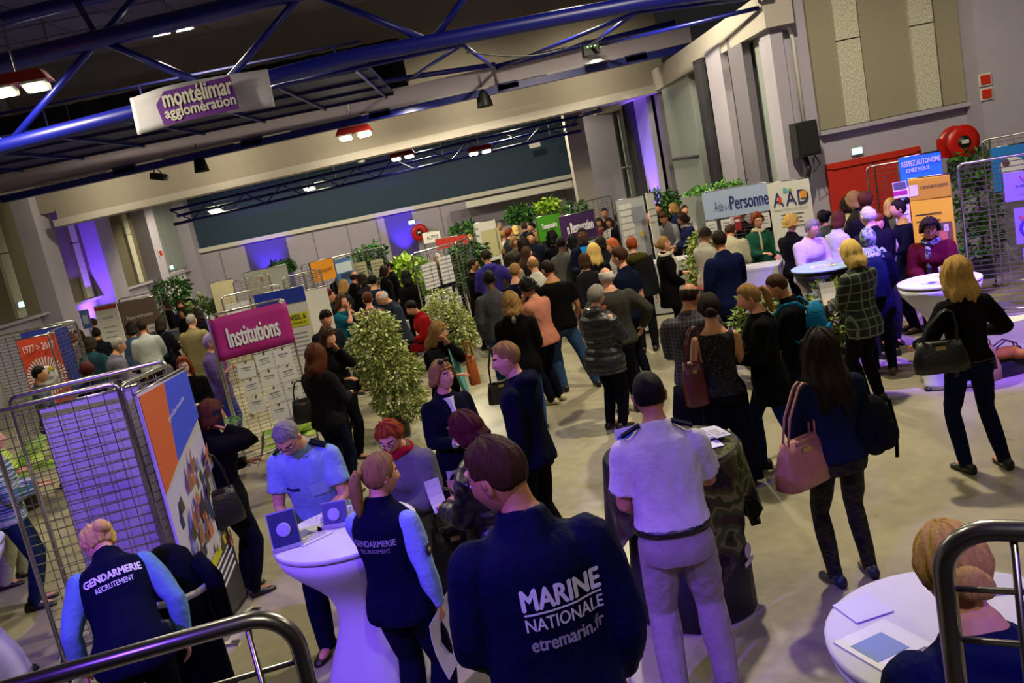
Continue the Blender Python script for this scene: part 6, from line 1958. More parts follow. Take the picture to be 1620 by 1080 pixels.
for x, lab, col in ((-0.20, 'wide blue and white display card on the camouflage table', '#8fa0d0'), (-0.02, 'upright portrait card on the camouflage table', '#9fb0d8')):
    o = thing('display_card', (cx_ + x, cy_ + 0.26, 1.104), lab, 'card', 0.15)
    w_ = 0.22 if x < -0.1 else 0.09
    h_ = 0.10 if x < -0.1 else 0.17
    MB().box((0, 0, h_ / 2), (w_, 0.008, h_), Matrix.Rotation(-0.2, 3, 'X')).build('card', mat('pale_card', '#b9b7cf', 0.5), o)
    MB().box((0, -0.006, h_ * 0.35), (w_ * 0.9, 0.004, h_ * 0.4), Matrix.Rotation(-0.2, 3, 'X')).build('print', mat('cardprint' + col, '#3f55a8', 0.5), o)
flat_sheet((1.10, 2.82, zt), 0.24, 0.33, 0.35, 'illustrated flyer at the front of the bottom right table', printcol='#5a78b4')
flat_sheet((1.12, 3.12, zt), 0.16, 0.16, 0.2, 'stack of small cards at the back of the bottom right table', '#a9a6cc')
flat_sheet((1.60, 3.10, zt), 0.22, 0.14, -0.2, 'leaflet behind the woman with golden bun', '#b2aec0')
flat_sheet((4.30, 8.72, zt), 0.15, 0.21, 0.5, 'printed leaflet on the left of the table before the purple stand', printcol='#4a3f80')
flat_sheet((4.50, 8.68, zt), 0.15, 0.21, -0.3, 'second leaflet on the table before the purple stand', printcol='#6d6a90')
o = thing('paper_cup', (4.50, 8.95, zt), 'white paper cup on the table before the burgundy jacket', 'cup')
MB().lathe([(0.030, 0.0), (0.040, 0.095), (0.042, 0.10), (0.037, 0.097), (0.029, 0.01)], 18).build('cup', mat('cup_paper', '#b8c0b4', 0.6), o, True)
MB().lathe([(0.0345, 0.03), (0.0375, 0.06), (0.036, 0.061)], 18).build('green_print', mat('green_cup_print', '#6f8f73', 0.6), o, True)
p6 = t6.location
flat_sheet((p6.x - 0.05, p6.y - 0.05, 1.106), 0.21, 0.30, 1.2, 'white sheet on the bar table before the white blouse', printcol='#9aa2c0')
flat_sheet((p6.x + 0.16, p6.y + 0.06, 1.106), 0.21, 0.15, 0.3, 'purple tinted leaflet on the bar table', '#9a8fd0')


# ---- wire grid panels
def ground(a, b):
    a, b = Vector((a[0], a[1], 0)), Vector((b[0], b[1], 0))
    return a.lerp(b, 0.5), (b - a).length, math.atan2((b - a).y, (b - a).x)


def grid_panel(a, b, h, label, step=0.055, vstep=0.14, z0=0.04, tube=0.014, wire=0.0028, parent=None, mid=False):
    c, w, rz = ground(a, b)
    if parent is None:
        o = thing('wire_grid_panel', c, label, 'grid panel', rz, 'wire grid display panels')
    else:
        o = parent
    mb = MB()
    r = 0.06
    pts = [(-w / 2, 0, 0), (-w / 2, 0, h - r)] + [(-w / 2 + r - r * math.cos(t), 0, h - r + r * math.sin(t)) for t in (0.5, 1.0)] + [(-w / 2 + r, 0, h), (w / 2 - r, 0, h)] + [(w / 2 - r + r * math.sin(t), 0, h - r + r * math.cos(t)) for t in (0.5, 1.0)] + [(w / 2, 0, h - r), (w / 2, 0, 0)]
    mb.tube(pts, tube, 8)
    mb.build('frame', M_chrome, o, True)
    MB().cyl((-w / 2, 0, z0 + 0.02), (w / 2, 0, z0 + 0.02), tube * 0.8, 8).build('bottom_rail', M_chrome, o, True)
    if mid:
        MB().cyl((0, 0, 0.04), (0, 0, h), tube * 0.6, 8).build('middle_post', M_chrome, o, True)
    wm = MB()
    n = int((h - 0.1) / step)
    for k in range(n):
        z = z0 + 0.06 + (h - 0.12 - z0) * k / (n - 1)
        wm.box((0, -0.004, z), (w, wire * 2, wire * 2))
    n = max(2, int(w / vstep))
    for k in range(1, n):
        x = -w / 2 + w * k / n
        wm.box((x, 0.002, h / 2), (wire * 2, wire * 2, h - 0.06))
    wo = wm.build('wire_mesh', M_chrome, o)
    wo['kind'] = 'stuff'
    for x in (-w / 2, w / 2):
        MB().box((x, 0, 0.012), (0.05, 0.30, 0.024)).build('foot', M_chrome, o)
    return o


def board(a, b, z0, z1, m_, name, label, cat, group=None, t=0.02, feet=True, top_rail=True):
    """flat board or roll-up between two ground points; local X runs from a to b, it faces local -Y"""
    c, w, rz = ground(a, b)
    o = thing(name, c, label, cat, rz, group)
    rr = []
    for z in np.linspace(z0, z1, 5):
        row = []
        for s_ in (0, 1):
            ks = range(9) if s_ == 0 else range(8, -1, -1)
            for k in ks:
                x = -w / 2 + w * k / 8
                row.append((x, (-t / 2 if s_ == 0 else t / 2) + 0.006 * math.sin(x * 4), z))
        rr.append(row)
    MB().rings(rr).build('panel', m_, o)
    if top_rail:
        MB().cyl((-w / 2, 0, z1), (w / 2, 0, z1), 0.013, 8).build('top_rail', M_steel, o, True)
    if feet:
        MB().box((0, 0, 0.04), (w + 0.04, 0.10, 0.08), taper=0.9).build('cassette', M_steel, o)
        MB().cyl((0, 0.03, 0.05), (0, 0.03, z1), 0.010, 6).build('support_pole', M_steel, o)
        for sx in (-1, 1):
            MB().box((sx * w * 0.3, 0, 0.01), (0.05, 0.34, 0.02)).build('foot', M_steel, o)
    return o, w


def lines(o, x0, x1, z0, z1, n, m_=M_line, y=-0.018, hh=0.012, rag=0.25):
    for k in range(n):
        z = z1 - (z1 - z0) * k / max(1, n - 1)
        L_ = (x1 - x0) * (1 - rag * random.random())
        MB().box((x0 + L_ / 2, y, z), (L_, 0.003, hh)).build('printed_line', m_, kid(o))


def patch(o, x, z, w, h, col, name='printed_block', y=-0.018):
    return MB().box((x, y, z), (w, 0.004, h)).build(name, mat('print_' + col, col, 0.6), kid(o))


# front left stand of the gendarmerie: three wire panels and a pale board
SA, SB = (-3.93, 6.50), (-3.06, 6.78)
grid_panel(SA, SB, 2.02, 'wire grid panel at the front of the left corner stand', 0.075, 0.105, wire=0.0032, tube=0.018)
grid_panel((-3.03, 6.76), (-2.86, 7.40), 2.0, 'wire grid panel closing the right side of the left corner stand', 0.075, 0.10, wire=0.0032, tube=0.018)
grid_panel((-4.05, 7.05), (-2.92, 7.46), 2.03, 'wire grid panel at the rear of the left corner stand', 0.075, 0.12, wire=0.0032, tube=0.02)
board((-3.72, 6.82), (-2.98, 7.12), 0.15, 1.93, mat('lilac_grey_board', '#c2bac6', 0.8, 0, 0.05, 5), 'display_board', 'pale blank board inside the left corner wire stand', 'board', t=0.02, feet=False)
o = thing('notice_plate', (-2.96, 7.0, 1.42), 'blue notice with DE hung on the side of the left corner stand', 'sign', PI / 2 - 0.26)
MB().box((0, 0, 0), (0.20, 0.01, 0.36)).build('plate', mat('violet_blue_card', '#3a2fc8', 0.5), o)
text_on(o, 'DE', M_dark, w=0.08, h=0.05, pos=(0.02, -0.008, 0.07), bold=0.02)
text_on(o, 'E', M_dark, w=0.04, h=0.05, pos=(0.02, -0.008, -0.02), bold=0.02)
o = thing('notice_plate', (-2.92, 7.12, 0.86), 'second blue notice low on the side of the left corner stand', 'sign', PI / 2 - 0.26)
MB().box((0, 0, 0), (0.20, 0.01, 0.30)).build('plate', mat('violet_blue_card', '#3a2fc8', 0.5), o)
MB().box((-0.06, -0.008, 0), (0.07, 0.006, 0.28)).build('white_strip', M_paper, o)

# orange and blue recruitment roll-up next to it
ru, w = board((-2.62, 6.02), (-2.56, 6.86), 0.08, 2.02, mat('rollup_white', '#b7b4bc', 0.6), 'roll_up_banner', 'tall orange and blue recruitment roll-up with photo collage beside the left stand', 'banner')
bx_ = [(-0.41, 1.35, 0.33, 1.3, '#c4622a')]
MB().prism([(-w / 2 + 0.01, 0, 2.0), (-w / 2 + 0.01, 0, 1.28), (-w / 2 + 0.3, 0, 1.42), (-w / 2 + 0.42, 0, 2.0)], (0, 0.004, 0)).build('orange_field', mat('print_orange', '#c2602a', 0.6), ru, loc=(0, -0.022, 0))
MB().prism([(-w / 2 + 0.42, 0, 2.0), (-w / 2 + 0.3, 0, 1.42), (w / 2 - 0.01, 0, 1.62), (w / 2 - 0.01, 0, 2.0)], (0, 0.004, 0)).build('blue_field', mat('print_blue', '#3a4fc0', 0.6), ru, loc=(0, -0.022, 0))
text_on(ru, 'gendarmerie', M_paper, w=0.34, h=0.05, pos=(0.06, -0.03, 1.78), rot=0.25)
rs_ = random.Random(5)
for k in range(46):
    z = 0.52 + 0.78 * rs_.random()
    x = -w / 2 + 0.10 + (w - 0.16) * rs_.random()
    col = rs_.choice(['#5a3a2a', '#2c2a2e', '#8a5a3c', '#1d2a4a', '#a9673d', '#3c3a20', '#6d7fae', '#c0b8b4'])
    MB().prism([(x, 0, z), (x + 0.02 + 0.06 * rs_.random(), 0, z + 0.02), (x + 0.05 * rs_.random() + 0.03, 0, z + 0.08 + 0.14 * rs_.random()), (x - 0.01, 0, z + 0.07)], (0, 0.003, 0)).build('photo_fragment', mat('print_' + col, col, 0.6), kid(ru), loc=(0, -0.020 - 0.0006 * k, 0))
patch(ru, 0, 0.34, w - 0.02, 0.5, '#2d2a2c', 'dark_field', -0.017)
MB().prism([(-w / 2 + 0.08, 0, 0.42), (w / 2 - 0.06, 0, 0.62), (w / 2 - 0.06, 0, 0.70), (-w / 2 + 0.08, 0, 0.50)], (0, 0.003, 0)).build('yellow_ribbon', mat('print_yellow', '#b5b01c', 0.6), ru, loc=(0, -0.026, 0))
for k in range(4):
    MB().prism([(-w / 2 + 0.14, 0, 0.40 - 0.06 * k), (w / 2 - 0.06, 0, 0.57 - 0.06 * k), (w / 2 - 0.06, 0, 0.59 - 0.06 * k), (-w / 2 + 0.14, 0, 0.42 - 0.06 * k)], (0, 0.003, 0)).build('printed_line', M_paper, ru, loc=(0, -0.024, 0))

# jacket hung on the stand beside the bending gendarme
hj = thing('hanging_jacket', (-2.42, 5.35, 0), 'dark navy jacket with reflective white stripe over a stool beside the bending gendarme', 'jacket', 0.3)
MB().rings([[(0.20 * k * math.cos(t), 0.15 * k * math.sin(t), z) for t in np.linspace(0, 2 * PI, 17)[:-1]] for k, z in ((1.05, 0.02), (1.0, 0.3), (0.95, 0.7), (0.9, 0.95), (0.7, 1.08), (0.3, 1.14))]).build('jacket_shell', cloth('#0a0c1c'), hj, True)
MB().rings([[(0.20 * k * math.cos(t), 0.15 * k * math.sin(t), z) for t in np.linspace(0, 2 * PI, 17)[:-1]] for k, z in ((1.0, 0.80), (0.985, 0.84))]).build('reflective_stripe', mat('reflective_tape', '#c9c6d0', 0.4), hj, True)
MB().tube([(0.16, -0.02, 1.02), (0.24, -0.03, 0.85), (0.25, -0.06, 0.55)], [0.06, 0.06, 0.05], 10).build('sleeve', cloth('#0a0c1c'), hj, True)

# things on the floor behind the left rail
o = thing('plastic_bag', (-1.78, 4.55, 0), 'crumpled white and blue plastic bag on the floor behind the left rail', 'bag')
MB().ell((0, 0, 0.13), (0.16, 0.12, 0.14), Matrix.Rotation(0.4, 3, 'Z'), 12, 8).build('bag_body', mat('thin_white_plastic', '#a8b2bd', 0.4, 0, 0.2, 12, 0.6, 20), o, True)
MB().ell((0.06, -0.05, 0.28), (0.05, 0.05, 0.07), None, 8, 6).build('knot', mat('thin_white_plastic', '#a8b2bd', 0.4, 0, 0.2, 12, 0.6, 20), o, True)
MB().box((-0.02, -0.115, 0.12), (0.14, 0.01, 0.05), Matrix.Rotation(0.4, 3, 'Z')).build('blue_print', mat('print_cyan', '#2a7fae', 0.5), o)
o = thing('travel_bag', (-1.55, 4.15, 0), 'black holdall on the floor behind the left rail', 'bag', 0.3)
MB().ell((0, 0, 0.15), (0.26, 0.15, 0.15), None, 16, 10).build('bag_body', cloth('#121218'), o, True)
MB().tube([(-0.14, -0.03, 0.27), (-0.1, -0.03, 0.38), (0.1, -0.03, 0.38), (0.14, -0.03, 0.27)], 0.012, 6).build('handle', cloth('#0b0b0e'), o)
MB().cyl((-0.2, -0.02, 0.29), (0.2, -0.02, 0.29), 0.006, 6).build('zip', M_steel, o)

# Institutions stand
IA, IB = (-3.72, 11.25), (-2.84, 11.68)
ins = grid_panel(IA, IB, 2.0, 'wire grid stand carrying the pink Institutions sign', 0.05, 0.13, wire=0.003)
grid_panel((-3.74, 11.28), (-3.92, 11.78), 1.98, 'narrow wire side panel left of the Institutions sign', 0.05, 0.12, wire=0.003)
c, w, rz = ground(IA, IB)
sg_ = thing('institutions_sign', (c.x, c.y, 0), 'magenta fabric sign reading Institutions on the wire stand', 'sign', rz)
rr = []
for z in np.linspace(1.40, 1.96, 6):
    row = []
    for s_ in (0, 1):
        for k in (range(13) if s_ == 0 else range(12, -1, -1)):
            x = -w / 2 - 0.01 + (w + 0.02) * k / 12
            row.append((x, -0.035 + 0.008 * s_ + 0.006 * math.sin(x * 9 + z * 7), z))
    rr.append(row)
MB().rings(rr).build('cloth', mat('magenta_cloth', '#a3167a', 0.75, 0, 0.08, 6), sg_, True)
text_on(sg_, 'Institutions', Mtext, w=0.66, h=0.25, pos=(0.0, -0.05, 1.67), fat=0.007)
for x in (-w / 2 + 0.04, w / 2 - 0.05):
    MB().box((x, -0.045, 1.97), (0.05, 0.01, 0.05), Matrix.Rotation(0.7, 3, 'Y')).build('fixing_tab', M_white, sg_)
rows, cols = ['top', 'second', 'third', 'bottom'], ['left', 'middle', 'right']
for r_ in range(4):
    for q in range(3):
        if r_ == 3 and q == 0:
            continue
        x = -0.20 + 0.25 * q + (0.02 * r_) * 0.5
        z = 1.26 - 0.235 * r_ - (0.05 if q == 0 else 0)
        tlt = -0.06 if (r_ + q) % 2 else 0.05
        loc = Matrix.Translation((c.x, c.y, 0)) @ Matrix.Rotation(rz, 4, 'Z') @ Vector((x, -0.02, z))
        o = thing('notice_sheet', loc, 'white notice sheet in the %s row, %s column under the Institutions sign' % (rows[r_], cols[q]), 'notice', rz, 'notice sheets on the Institutions stand')
        Ry = Matrix.Rotation(tlt, 3, 'Y')
        MB().box((0, 0, 0), (0.225, 0.004, 0.205), Ry).build('sheet', M_paper, o)
        MB().box((0.01, -0.006, 0.10), (0.018, 0.012, 0.028)).build('clip', M_blackplastic, o)
        for k in range(2 + (r_ + q) % 2):
            MB().box((0, -0.004, 0.03 - 0.03 * k), ((0.13, 0.10, 0.15)[k % 3], 0.002, 0.007 if k else 0.014), Ry).build('printed_line', M_line, kid(o))

# Conseil roll-up behind it
ru, w = board((-3.62, 13.15), (-2.88, 13.2), 0.08, 2.0, M_board, 'roll_up_banner', 'white roll-up with blue head and yellow CONSEIL label behind the Institutions sign', 'banner')
patch(ru, 0, 1.89, w, 0.22, '#10319c', 'blue_head')
patch(ru, 0.14, 1.52, 0.40, 0.20, '#c3c318', 'yellow_label')
text_on(ru, 'CONSEIL &', M_dark, w=0.36, h=0.08, pos=(0.13, -0.026, 1.56), bold=0.01)
text_on(ru, 'RECRUTEMENT', M_dark, w=0.34, h=0.04, pos=(0.13, -0.026, 1.47))
lines(ru, 0.0, 0.32, 1.0, 1.32, 6, mat('bluegrey_print', '#8f94ae', 0.7))
board((-2.94, 13.35), (-2.62, 13.55), 0.05, 1.9, M_board, 'display_board', 'narrow blank white board beside the CONSEIL roll-up', 'board', feet=False)

# wire stands behind the Institutions sign
grid_panel((-4.43, 14.23, 2.00), (-3.59, 14.66, 2.00), 2.0, 'wire grid panel seen above the Institutions sign', 0.05, 0.12)
grid_panel((-5.28, 17.95, 2.00), (-4.63, 18.30, 2.00), 2.0, 'wire grid panel with notices behind the Institutions stand', 0.06, 0.14)
board((-6.22, 19.43, 1.98), (-5.82, 19.84, 1.98), 0.1, 1.98, mat('cream_cloth_board', '#b3a988', 0.8, 0, 0.08, 5), 'display_board', 'cream cloth covered board at the left behind the Institutions sign', 'board', feet=False)
o, w = board((-5.81, 20.75, 2.00), (-4.84, 20.90, 2.00), 1.4, 2.0, mat('pale_grey_board', '#aaa9a2', 0.7), 'display_board', 'pale grey board below the left purple patch of the back wall', 'board', feet=False)
MB().cyl((-w / 2, 0.03, 0), (-w / 2, 0.03, 2), 0.02, 6).build('post', M_steel, o); MB().cyl((w / 2, 0.03, 0), (w / 2, 0.03, 2), 0.02, 6).build('post', M_steel, o)
text_on(o, 'A', M_red, w=0.08, h=0.12, pos=(-0.12, -0.03, 1.78), bold=0.02)
pz = (-4.44, 14.38, 1.90)
o, w = board(pz, (-4.07, 14.45, 1.90), 1.45, 1.85, M_paper, 'notice_sheet', 'large lilac white notice hung above the Institutions sign', 'notice', feet=False, t=0.01, top_rail=False)
grid_panel((-3.86, 16.15, 2.00), (-3.23, 16.51, 2.00), 2.0, 'dense wire grid panel of greenish grey right of the CONSEIL roll-up', 0.035, 0.10, wire=0.006)

# yellow sign and blue poster stand further back
o, w = board((-3.77, 18.34, 2.05), (-3.37, 18.79, 2.05), 1.62, 2.05, mat('amber_sign', '#d68a10', 0.6), 'hanging_sign', 'amber yellow sign on the far wire stand left of the blue poster', 'sign', feet=False)
text_on(o, 'Transport', mat('brown_print', '#7a4a08', 0.7), w=0.45, h=0.14, pos=(0, -0.03, 1.83))
for x in (-w / 2, w / 2):
    MB().cyl((x, 0.02, 0), (x, 0.02, 2.05), 0.015, 6).build('post', M_chrome, o)
grid_panel((-4.09, 18.97, 2.00), (-3.14, 20.02, 2.00), 2.0, 'wire grid panel below the amber sign', 0.06, 0.14)
o, w = board((-3.48, 19.41, 1.95), (-3.16, 19.81, 1.95), 0.9, 1.95, mat('blue_poster', '#3a5f94', 0.5), 'poster', 'blue and white poster right of the amber sign', 'poster', feet=False)
patch(o, 0, 1.75, w * 0.9, 0.22, '#a9b4c0', 'pale_field'); patch(o, 0.02, 1.55, w * 0.6, 0.12, '#10284e', 'dark_field')
for x in (-w / 2, w / 2):
    MB().cyl((x, 0.02, 0), (x, 0.02, 1.9), 0.015, 6).build('post', M_chrome, o)
grid_panel((-3.14, 20.02, 2.00), (-2.39, 19.94, 2.00), 2.0, 'wire grid panel with yellow lit notices left of the bright plant', 0.06, 0.12, wire=0.006)
c, w, rz = ground((-3.14, 20.02, 2.00), (-2.39, 19.94, 2.00))
for k, (x, z, w_, h_) in enumerate(((570, 425, 0.3, 0.42), (588, 421, 0.28, 0.4), (573, 445, 0.3, 0.3))):
    o = thing('notice_sheet', Matrix.Translation(c) @ Matrix.Rotation(rz, 4, 'Z') @ Vector(((-0.25, 0.15, -0.1)[k], -0.03, (1.55, 1.55, 1.1)[k])), ('left', 'right', 'lower')[k] + ' cream notice on the wire panel left of the bright plant', 'notice', rz)
    MB().box((0, 0, 0), (w_, 0.01, h_)).build('sheet', mat('cream_paper', '#bdb68e', 0.7), o)
    for j in range(4):
        MB().box((0, -0.008, h_ * 0.3 - j * 0.07), (w_ * 0.75, 0.004, 0.018)).build('printed_line', M_line, kid(o))

# central paper stand
CA, CB = (-1.41, 15.38, 2.00), (-0.67, 16.14, 2.00)
grid_panel(CA, CB, 2.0, 'tall wire grid stand full of printed sheets in the middle of the hall', 0.055, 0.13, wire=0.0035)
c, w, rz = ground(CA, CB)
k = 0
for x, z, w_, h_ in ((-0.22, 1.55, 0.34, 0.44), (0.18, 1.58, 0.30, 0.48), (-0.26, 1.02, 0.32, 0.42), (0.08, 1.06, 0.26, 0.4), (0.30, 0.9, 0.18, 0.3)):
    loc = Matrix.Translation(c) @ Matrix.Rotation(rz, 4, 'Z') @ Vector((x, -0.03, z))
    o = thing('job_sheet', loc, 'printed table sheet at the %s of the central wire stand' % ('upper left', 'upper right', 'lower left', 'lower middle', 'lower right')[k], 'notice', rz, 'sheets on the central stand')
    MB().box((0, 0, 0), (w_, 0.006, h_)).build('sheet', M_paper, o)
    for j in range(6):
        MB().box((0, -0.006, h_ * 0.38 - j * h_ * 0.15), (w_ * 0.94, 0.003, 0.012)).build('printed_line', M_line, kid(o))
    MB().box((w_ * 0.1, -0.006, 0), (0.008, 0.003, h_ * 0.9)).build('printed_rule', M_line, o)
    k += 1
grid_panel((CB[0], CB[1], 0), (CB[0] + 0.25, CB[1] + 0.8, 0), 2.0, 'side wire panel right of the central paper stand', 0.055, 0.2)
o, w = board((-1.42, 23.0), (-0.63, 22.9), 1.50, 1.76, mat('red_sign', '#9c1f14', 0.6), 'hanging_sign', 'long red sign behind the central paper stand', 'sign', feet=False)
for x in (-w / 2, w / 2):
    MB().cyl((x, 0.02, 0), (x, 0.02, 1.75), 0.015, 6).build('post', M_chrome, o)
o, w = board((-1.87, 25.0), (-1.38, 25.0), 1.60, 1.90, M_board, 'hanging_sign', 'white sign right of the far hose reel', 'sign', feet=False)
text_on(o, 'ALPTIS', M_dark, w=0.32, h=0.1, pos=(0.02, -0.03, 1.75))
for x in (-w / 2, w / 2):
    MB().cyl((x, 0.02, 0), (x, 0.02, 1.88), 0.015, 6).build('post', M_chrome, o)
o, w = board((-0.31, 19.90, 2.10), (0.13, 20.20, 2.10), 1.2, 2.1, M_board, 'display_board', 'white framed board at the far end of the aisle', 'board', feet=False)
text_on(o, 'IC', M_line, w=0.14, h=0.2, pos=(-0.28, -0.03, 1.9)); MB().box((-w / 2, 0, 1.05), (0.05, 0.04, 2.1)).build('post', M_white, o); MB().box((w / 2, 0, 1.05), (0.05, 0.04, 2.1)).build('post', M_white, o)
patch(o, 0.1, 1.6, 0.5, 0.6, '#b5ae86', 'cream_field')

# green and purple signs
o, w = board((0.96, 18.04, 2.05), (1.51, 18.63, 2.05), 1.55, 2.05, mat('green_sign', '#3f8a16', 0.6), 'hanging_sign', 'green sign at the left of the purple Restauration sign', 'sign', feet=False)
text_on(o, 'Temporaire', Mtext, w=0.5, h=0.15, pos=(-0.05, -0.03, 1.82), fat=0.005)
grid_panel((0.99, 18.77, 2.00), (1.56, 19.37, 2.00), 2.0, 'wire grid stand under the green sign', 0.06, 0.14)
o, w = board((1.38, 17.49, 2.00), (2.13, 17.96, 2.00), 1.45, 2.0, mat('purple_sign', '#35104f', 0.6), 'hanging_sign', 'dark purple sign reading Restauration above the crowd', 'sign', feet=False)
text_on(o, 'n Restauration', Mtext, w=0.66, h=0.20, pos=(0.02, -0.03, 1.74), fat=0.006)
grid_panel((1.39, 17.63, 1.98), (2.14, 18.10, 1.98), 1.98, 'wire grid stand under the purple Restauration sign', 0.06, 0.14)
c, w, rz = ground((1.39, 17.63, 1.98), (2.14, 18.10, 1.98))
for k, x in enumerate((-0.18, 0.2)):
    o = thing('notice_sheet', Matrix.Translation(c) @ Matrix.Rotation(rz, 4, 'Z') @ Vector((x, -0.03, 1.15)), ('left', 'right')[k] + ' large white sheet under the Restauration sign', 'notice', rz)
    MB().box((0, 0, 0), (0.32, 0.008, 0.5)).build('sheet', M_paper, o)
    for j in range(5):
        MB().box((0, -0.007, 0.18 - 0.09 * j), (0.26, 0.003, 0.014)).build('printed_line', M_line, kid(o))

# stands at the right wall
grid_panel((1.81, 19.52, 2.10), (2.86, 20.37, 2.10), 2.1, 'wire grid panel behind the Restauration sign', 0.06, 0.14)
o, w = board((2.52, 17.44, 2.10), (3.12, 17.71, 2.10), 0.9, 2.1, mat('grey_notice_board', '#a3a3ab', 0.6), 'display_board', 'large grey notice board full of papers right of the Restauration sign', 'board', feet=False)
for k in range(14):
    patch(o, -w * 0.32 + 0.16 * (k % 2) * 0.9, 1.95 - 0.13 * (k // 2), 0.14, 0.10, '#c6c4c0', 'paper')
patch(o, w * 0.2, 1.75, 0.3, 0.3, '#7f8290', 'picture'); patch(o, w * 0.25, 1.35, 0.14, 0.10, '#b0a060', 'yellow_note')
for x in (-w / 2, w / 2):
    MB().cyl((x, 0.02, 0), (x, 0.02, 2.1), 0.02, 6).build('post', M_chrome, o)
o, w = board((3.00, 16.74, 2.15), (3.17, 16.88, 2.15), 0.5, 2.15, M_board, 'roll_up_banner', 'slim white roll-up beside the grey notice board', 'banner')
lines(o, -0.12, 0.12, 1.6, 1.85, 3)
# Aide à la Personne
AA, AB = (3.51, 14.47, 2.12), (4.44, 14.04, 2.12)
grid_panel(AA, AB, 2.1, 'wire grid stand carrying the Aide à la Personne sign', 0.05, 0.13)
c, w, rz = ground(AA, AB)
sg_ = thing('personne_sign', (c.x, c.y, 0), 'pale blue sign reading Aide à la Personne', 'sign', rz)
MB().box((0, -0.03, 1.87), (w + 0.02, 0.012, 0.44)).build('cloth', mat('pale_blue_sign', '#9fb0d2', 0.7), sg_)
Mnb = mat('navy_print', '#1a2466', 0.7)
text_on(sg_, 'Aide', Mnb, w=0.14, h=0.17, pos=(-w * 0.27, -0.04, 1.84))
text_on(sg_, 'à la', Mnb, w=0.10, h=0.08, pos=(-w * 0.13, -0.04, 1.81))
text_on(sg_, 'Personne', Mnb, w=0.60, h=0.22, pos=(w * 0.20, -0.04, 1.86), fat=0.006)
for k, (x, z) in enumerate(((-0.44, 1.50), (-0.20, 1.50), (0.40, 1.50), (-0.40, 1.18))):
    o = thing('notice_sheet', Matrix.Translation(c) @ Matrix.Rotation(rz, 4, 'Z') @ Vector((x, -0.03, z)), ('leftmost', 'second', 'right', 'lower left')[k] + ' white notice under the Aide à la Personne sign', 'notice', rz, 'notices under the Aide sign')
    MB().box((0, 0, 0), (0.17, 0.006, 0.24)).build('sheet', M_paper, o)
    for j in range(3):
        MB().box((0, -0.006, 0.06 - 0.05 * j), (0.11, 0.003, 0.01)).build('printed_line', M_line, kid(o))
o = thing('notice_sheet', Matrix.Translation(c) @ Matrix.Rotation(rz, 4, 'Z') @ Vector((-0.02, -0.03, 1.52)), 'narrow red leaflet between the notices of the Aide stand', 'notice', rz)
MB().box((0, 0, 0), (0.10, 0.006, 0.22)).build('sheet', mat('red_leaflet', '#8c1420', 0.6), o); MB().box((0, -0.005, 0.05), (0.07, 0.003, 0.04)).build('printed_block', M_paper, o)
ru, w = board((4.25, 13.45, 2.10), (4.77, 13.12, 2.10), 0.08, 2.1, M_board, 'roll_up_banner', 'white AAD roll-up with coloured squares beside the red door wall', 'banner')
for ch, x in (('A', -0.17), ('A', 0.02), ('D', 0.20)):
    text_on(ru, ch, Mnb, w=0.16, h=0.21, pos=(x, -0.03, 1.84), bold=0.004)
patch(ru, -0.05, 1.96, 0.06, 0.07, '#5aa0b4', 'teal_square', -0.022); patch(ru, 0.02, 1.95, 0.05, 0.06, '#7fa052', 'green_square', -0.022)
patch(ru, 0.21, 1.87, 0.09, 0.10, '#d6892a', 'orange_square', -0.036); patch(ru, -0.14, 1.83, 0.05, 0.09, '#c83a24', 'red_mark', -0.036)
text_on(ru, "aide pour l'autonomie à domicile", M_dark, w=0.52, h=0.035, pos=(0.0, -0.03, 1.68))
lines(ru, -0.16, 0.24, 1.42, 1.60, 4)
patch(ru, 0.02, 1.1, 0.3, 0.3, '#8fa6b4', 'faded_picture')
# red door rack, blue poster, yellow roll-up
grid_panel((5.48, 12.75, 2.12), (6.04, 12.45, 2.12), 2.1, 'wire grid rack in front of the red door', 0.06, 0.2, wire=0.0045)
o, w = board((5.44, 11.66, 2.20), (5.98, 11.62, 2.20), 1.6, 2.2, mat('bright_blue_poster', '#1f74c0', 0.5), 'poster', 'bright blue poster above the yellow roll-up', 'poster', feet=False)
text_on(o, 'RESTEZ AUTONOME', M_paper, w=0.50, h=0.07, pos=(0, -0.03, 2.11), bold=0.01)
text_on(o, 'CHEZ VOUS', M_paper, w=0.3, h=0.05, pos=(-0.05, -0.03, 2.02), bold=0.01)
MB().ell((0, 0, 0), (0.24, 0.004, 0.13), None, 20, 10).build('white_cloud', M_paper, o, True, (0, -0.02, 1.74))
for x in (-w / 2, w / 2):
    MB().cyl((x, 0.02, 0), (x, 0.02, 2.15), 0.015, 6).build('post', M_chrome, o)
ru, w = board((5.05, 10.64, 2.00), (5.42, 10.38, 2.00), 0.08, 2.0, mat('yellow_rollup', '#d2b016', 0.6), 'roll_up_banner', 'yellow roll-up with small photo behind the burgundy jacket', 'banner')
patch(ru, 0, 1.86, w, 0.24, '#b08c10', 'ochre_head', -0.015)
patch(ru, -w * 0.38, 1.86, 0.09, 0.13, '#c9c5bd', 'logo_box')
text_on(ru, 'O BON SERVICE JUSTE', M_dark, w=w * 0.66, h=0.045, pos=(0.05, -0.026, 1.88), bold=0.012)
lines(ru, -w * 0.4, w * 0.3, 1.48, 1.56, 2, M_dark, hh=0.01)
lines(ru, -w * 0.3, w * 0.05, 1.2, 1.42, 5, M_dark, hh=0.007)
patch(ru, w * 0.22, 1.32, 0.20, 0.24, '#6a4a34', 'photo_ground'); patch(ru, w * 0.22, 1.31, 0.09, 0.16, '#b5654a', 'photo_figure', -0.022); patch(ru, w * 0.18, 1.38, 0.05, 0.08, '#3f5a34', 'photo_leaf', -0.022); patch(ru, w * 0.30, 1.37, 0.05, 0.08, '#c9c0b0', 'photo_light', -0.022)
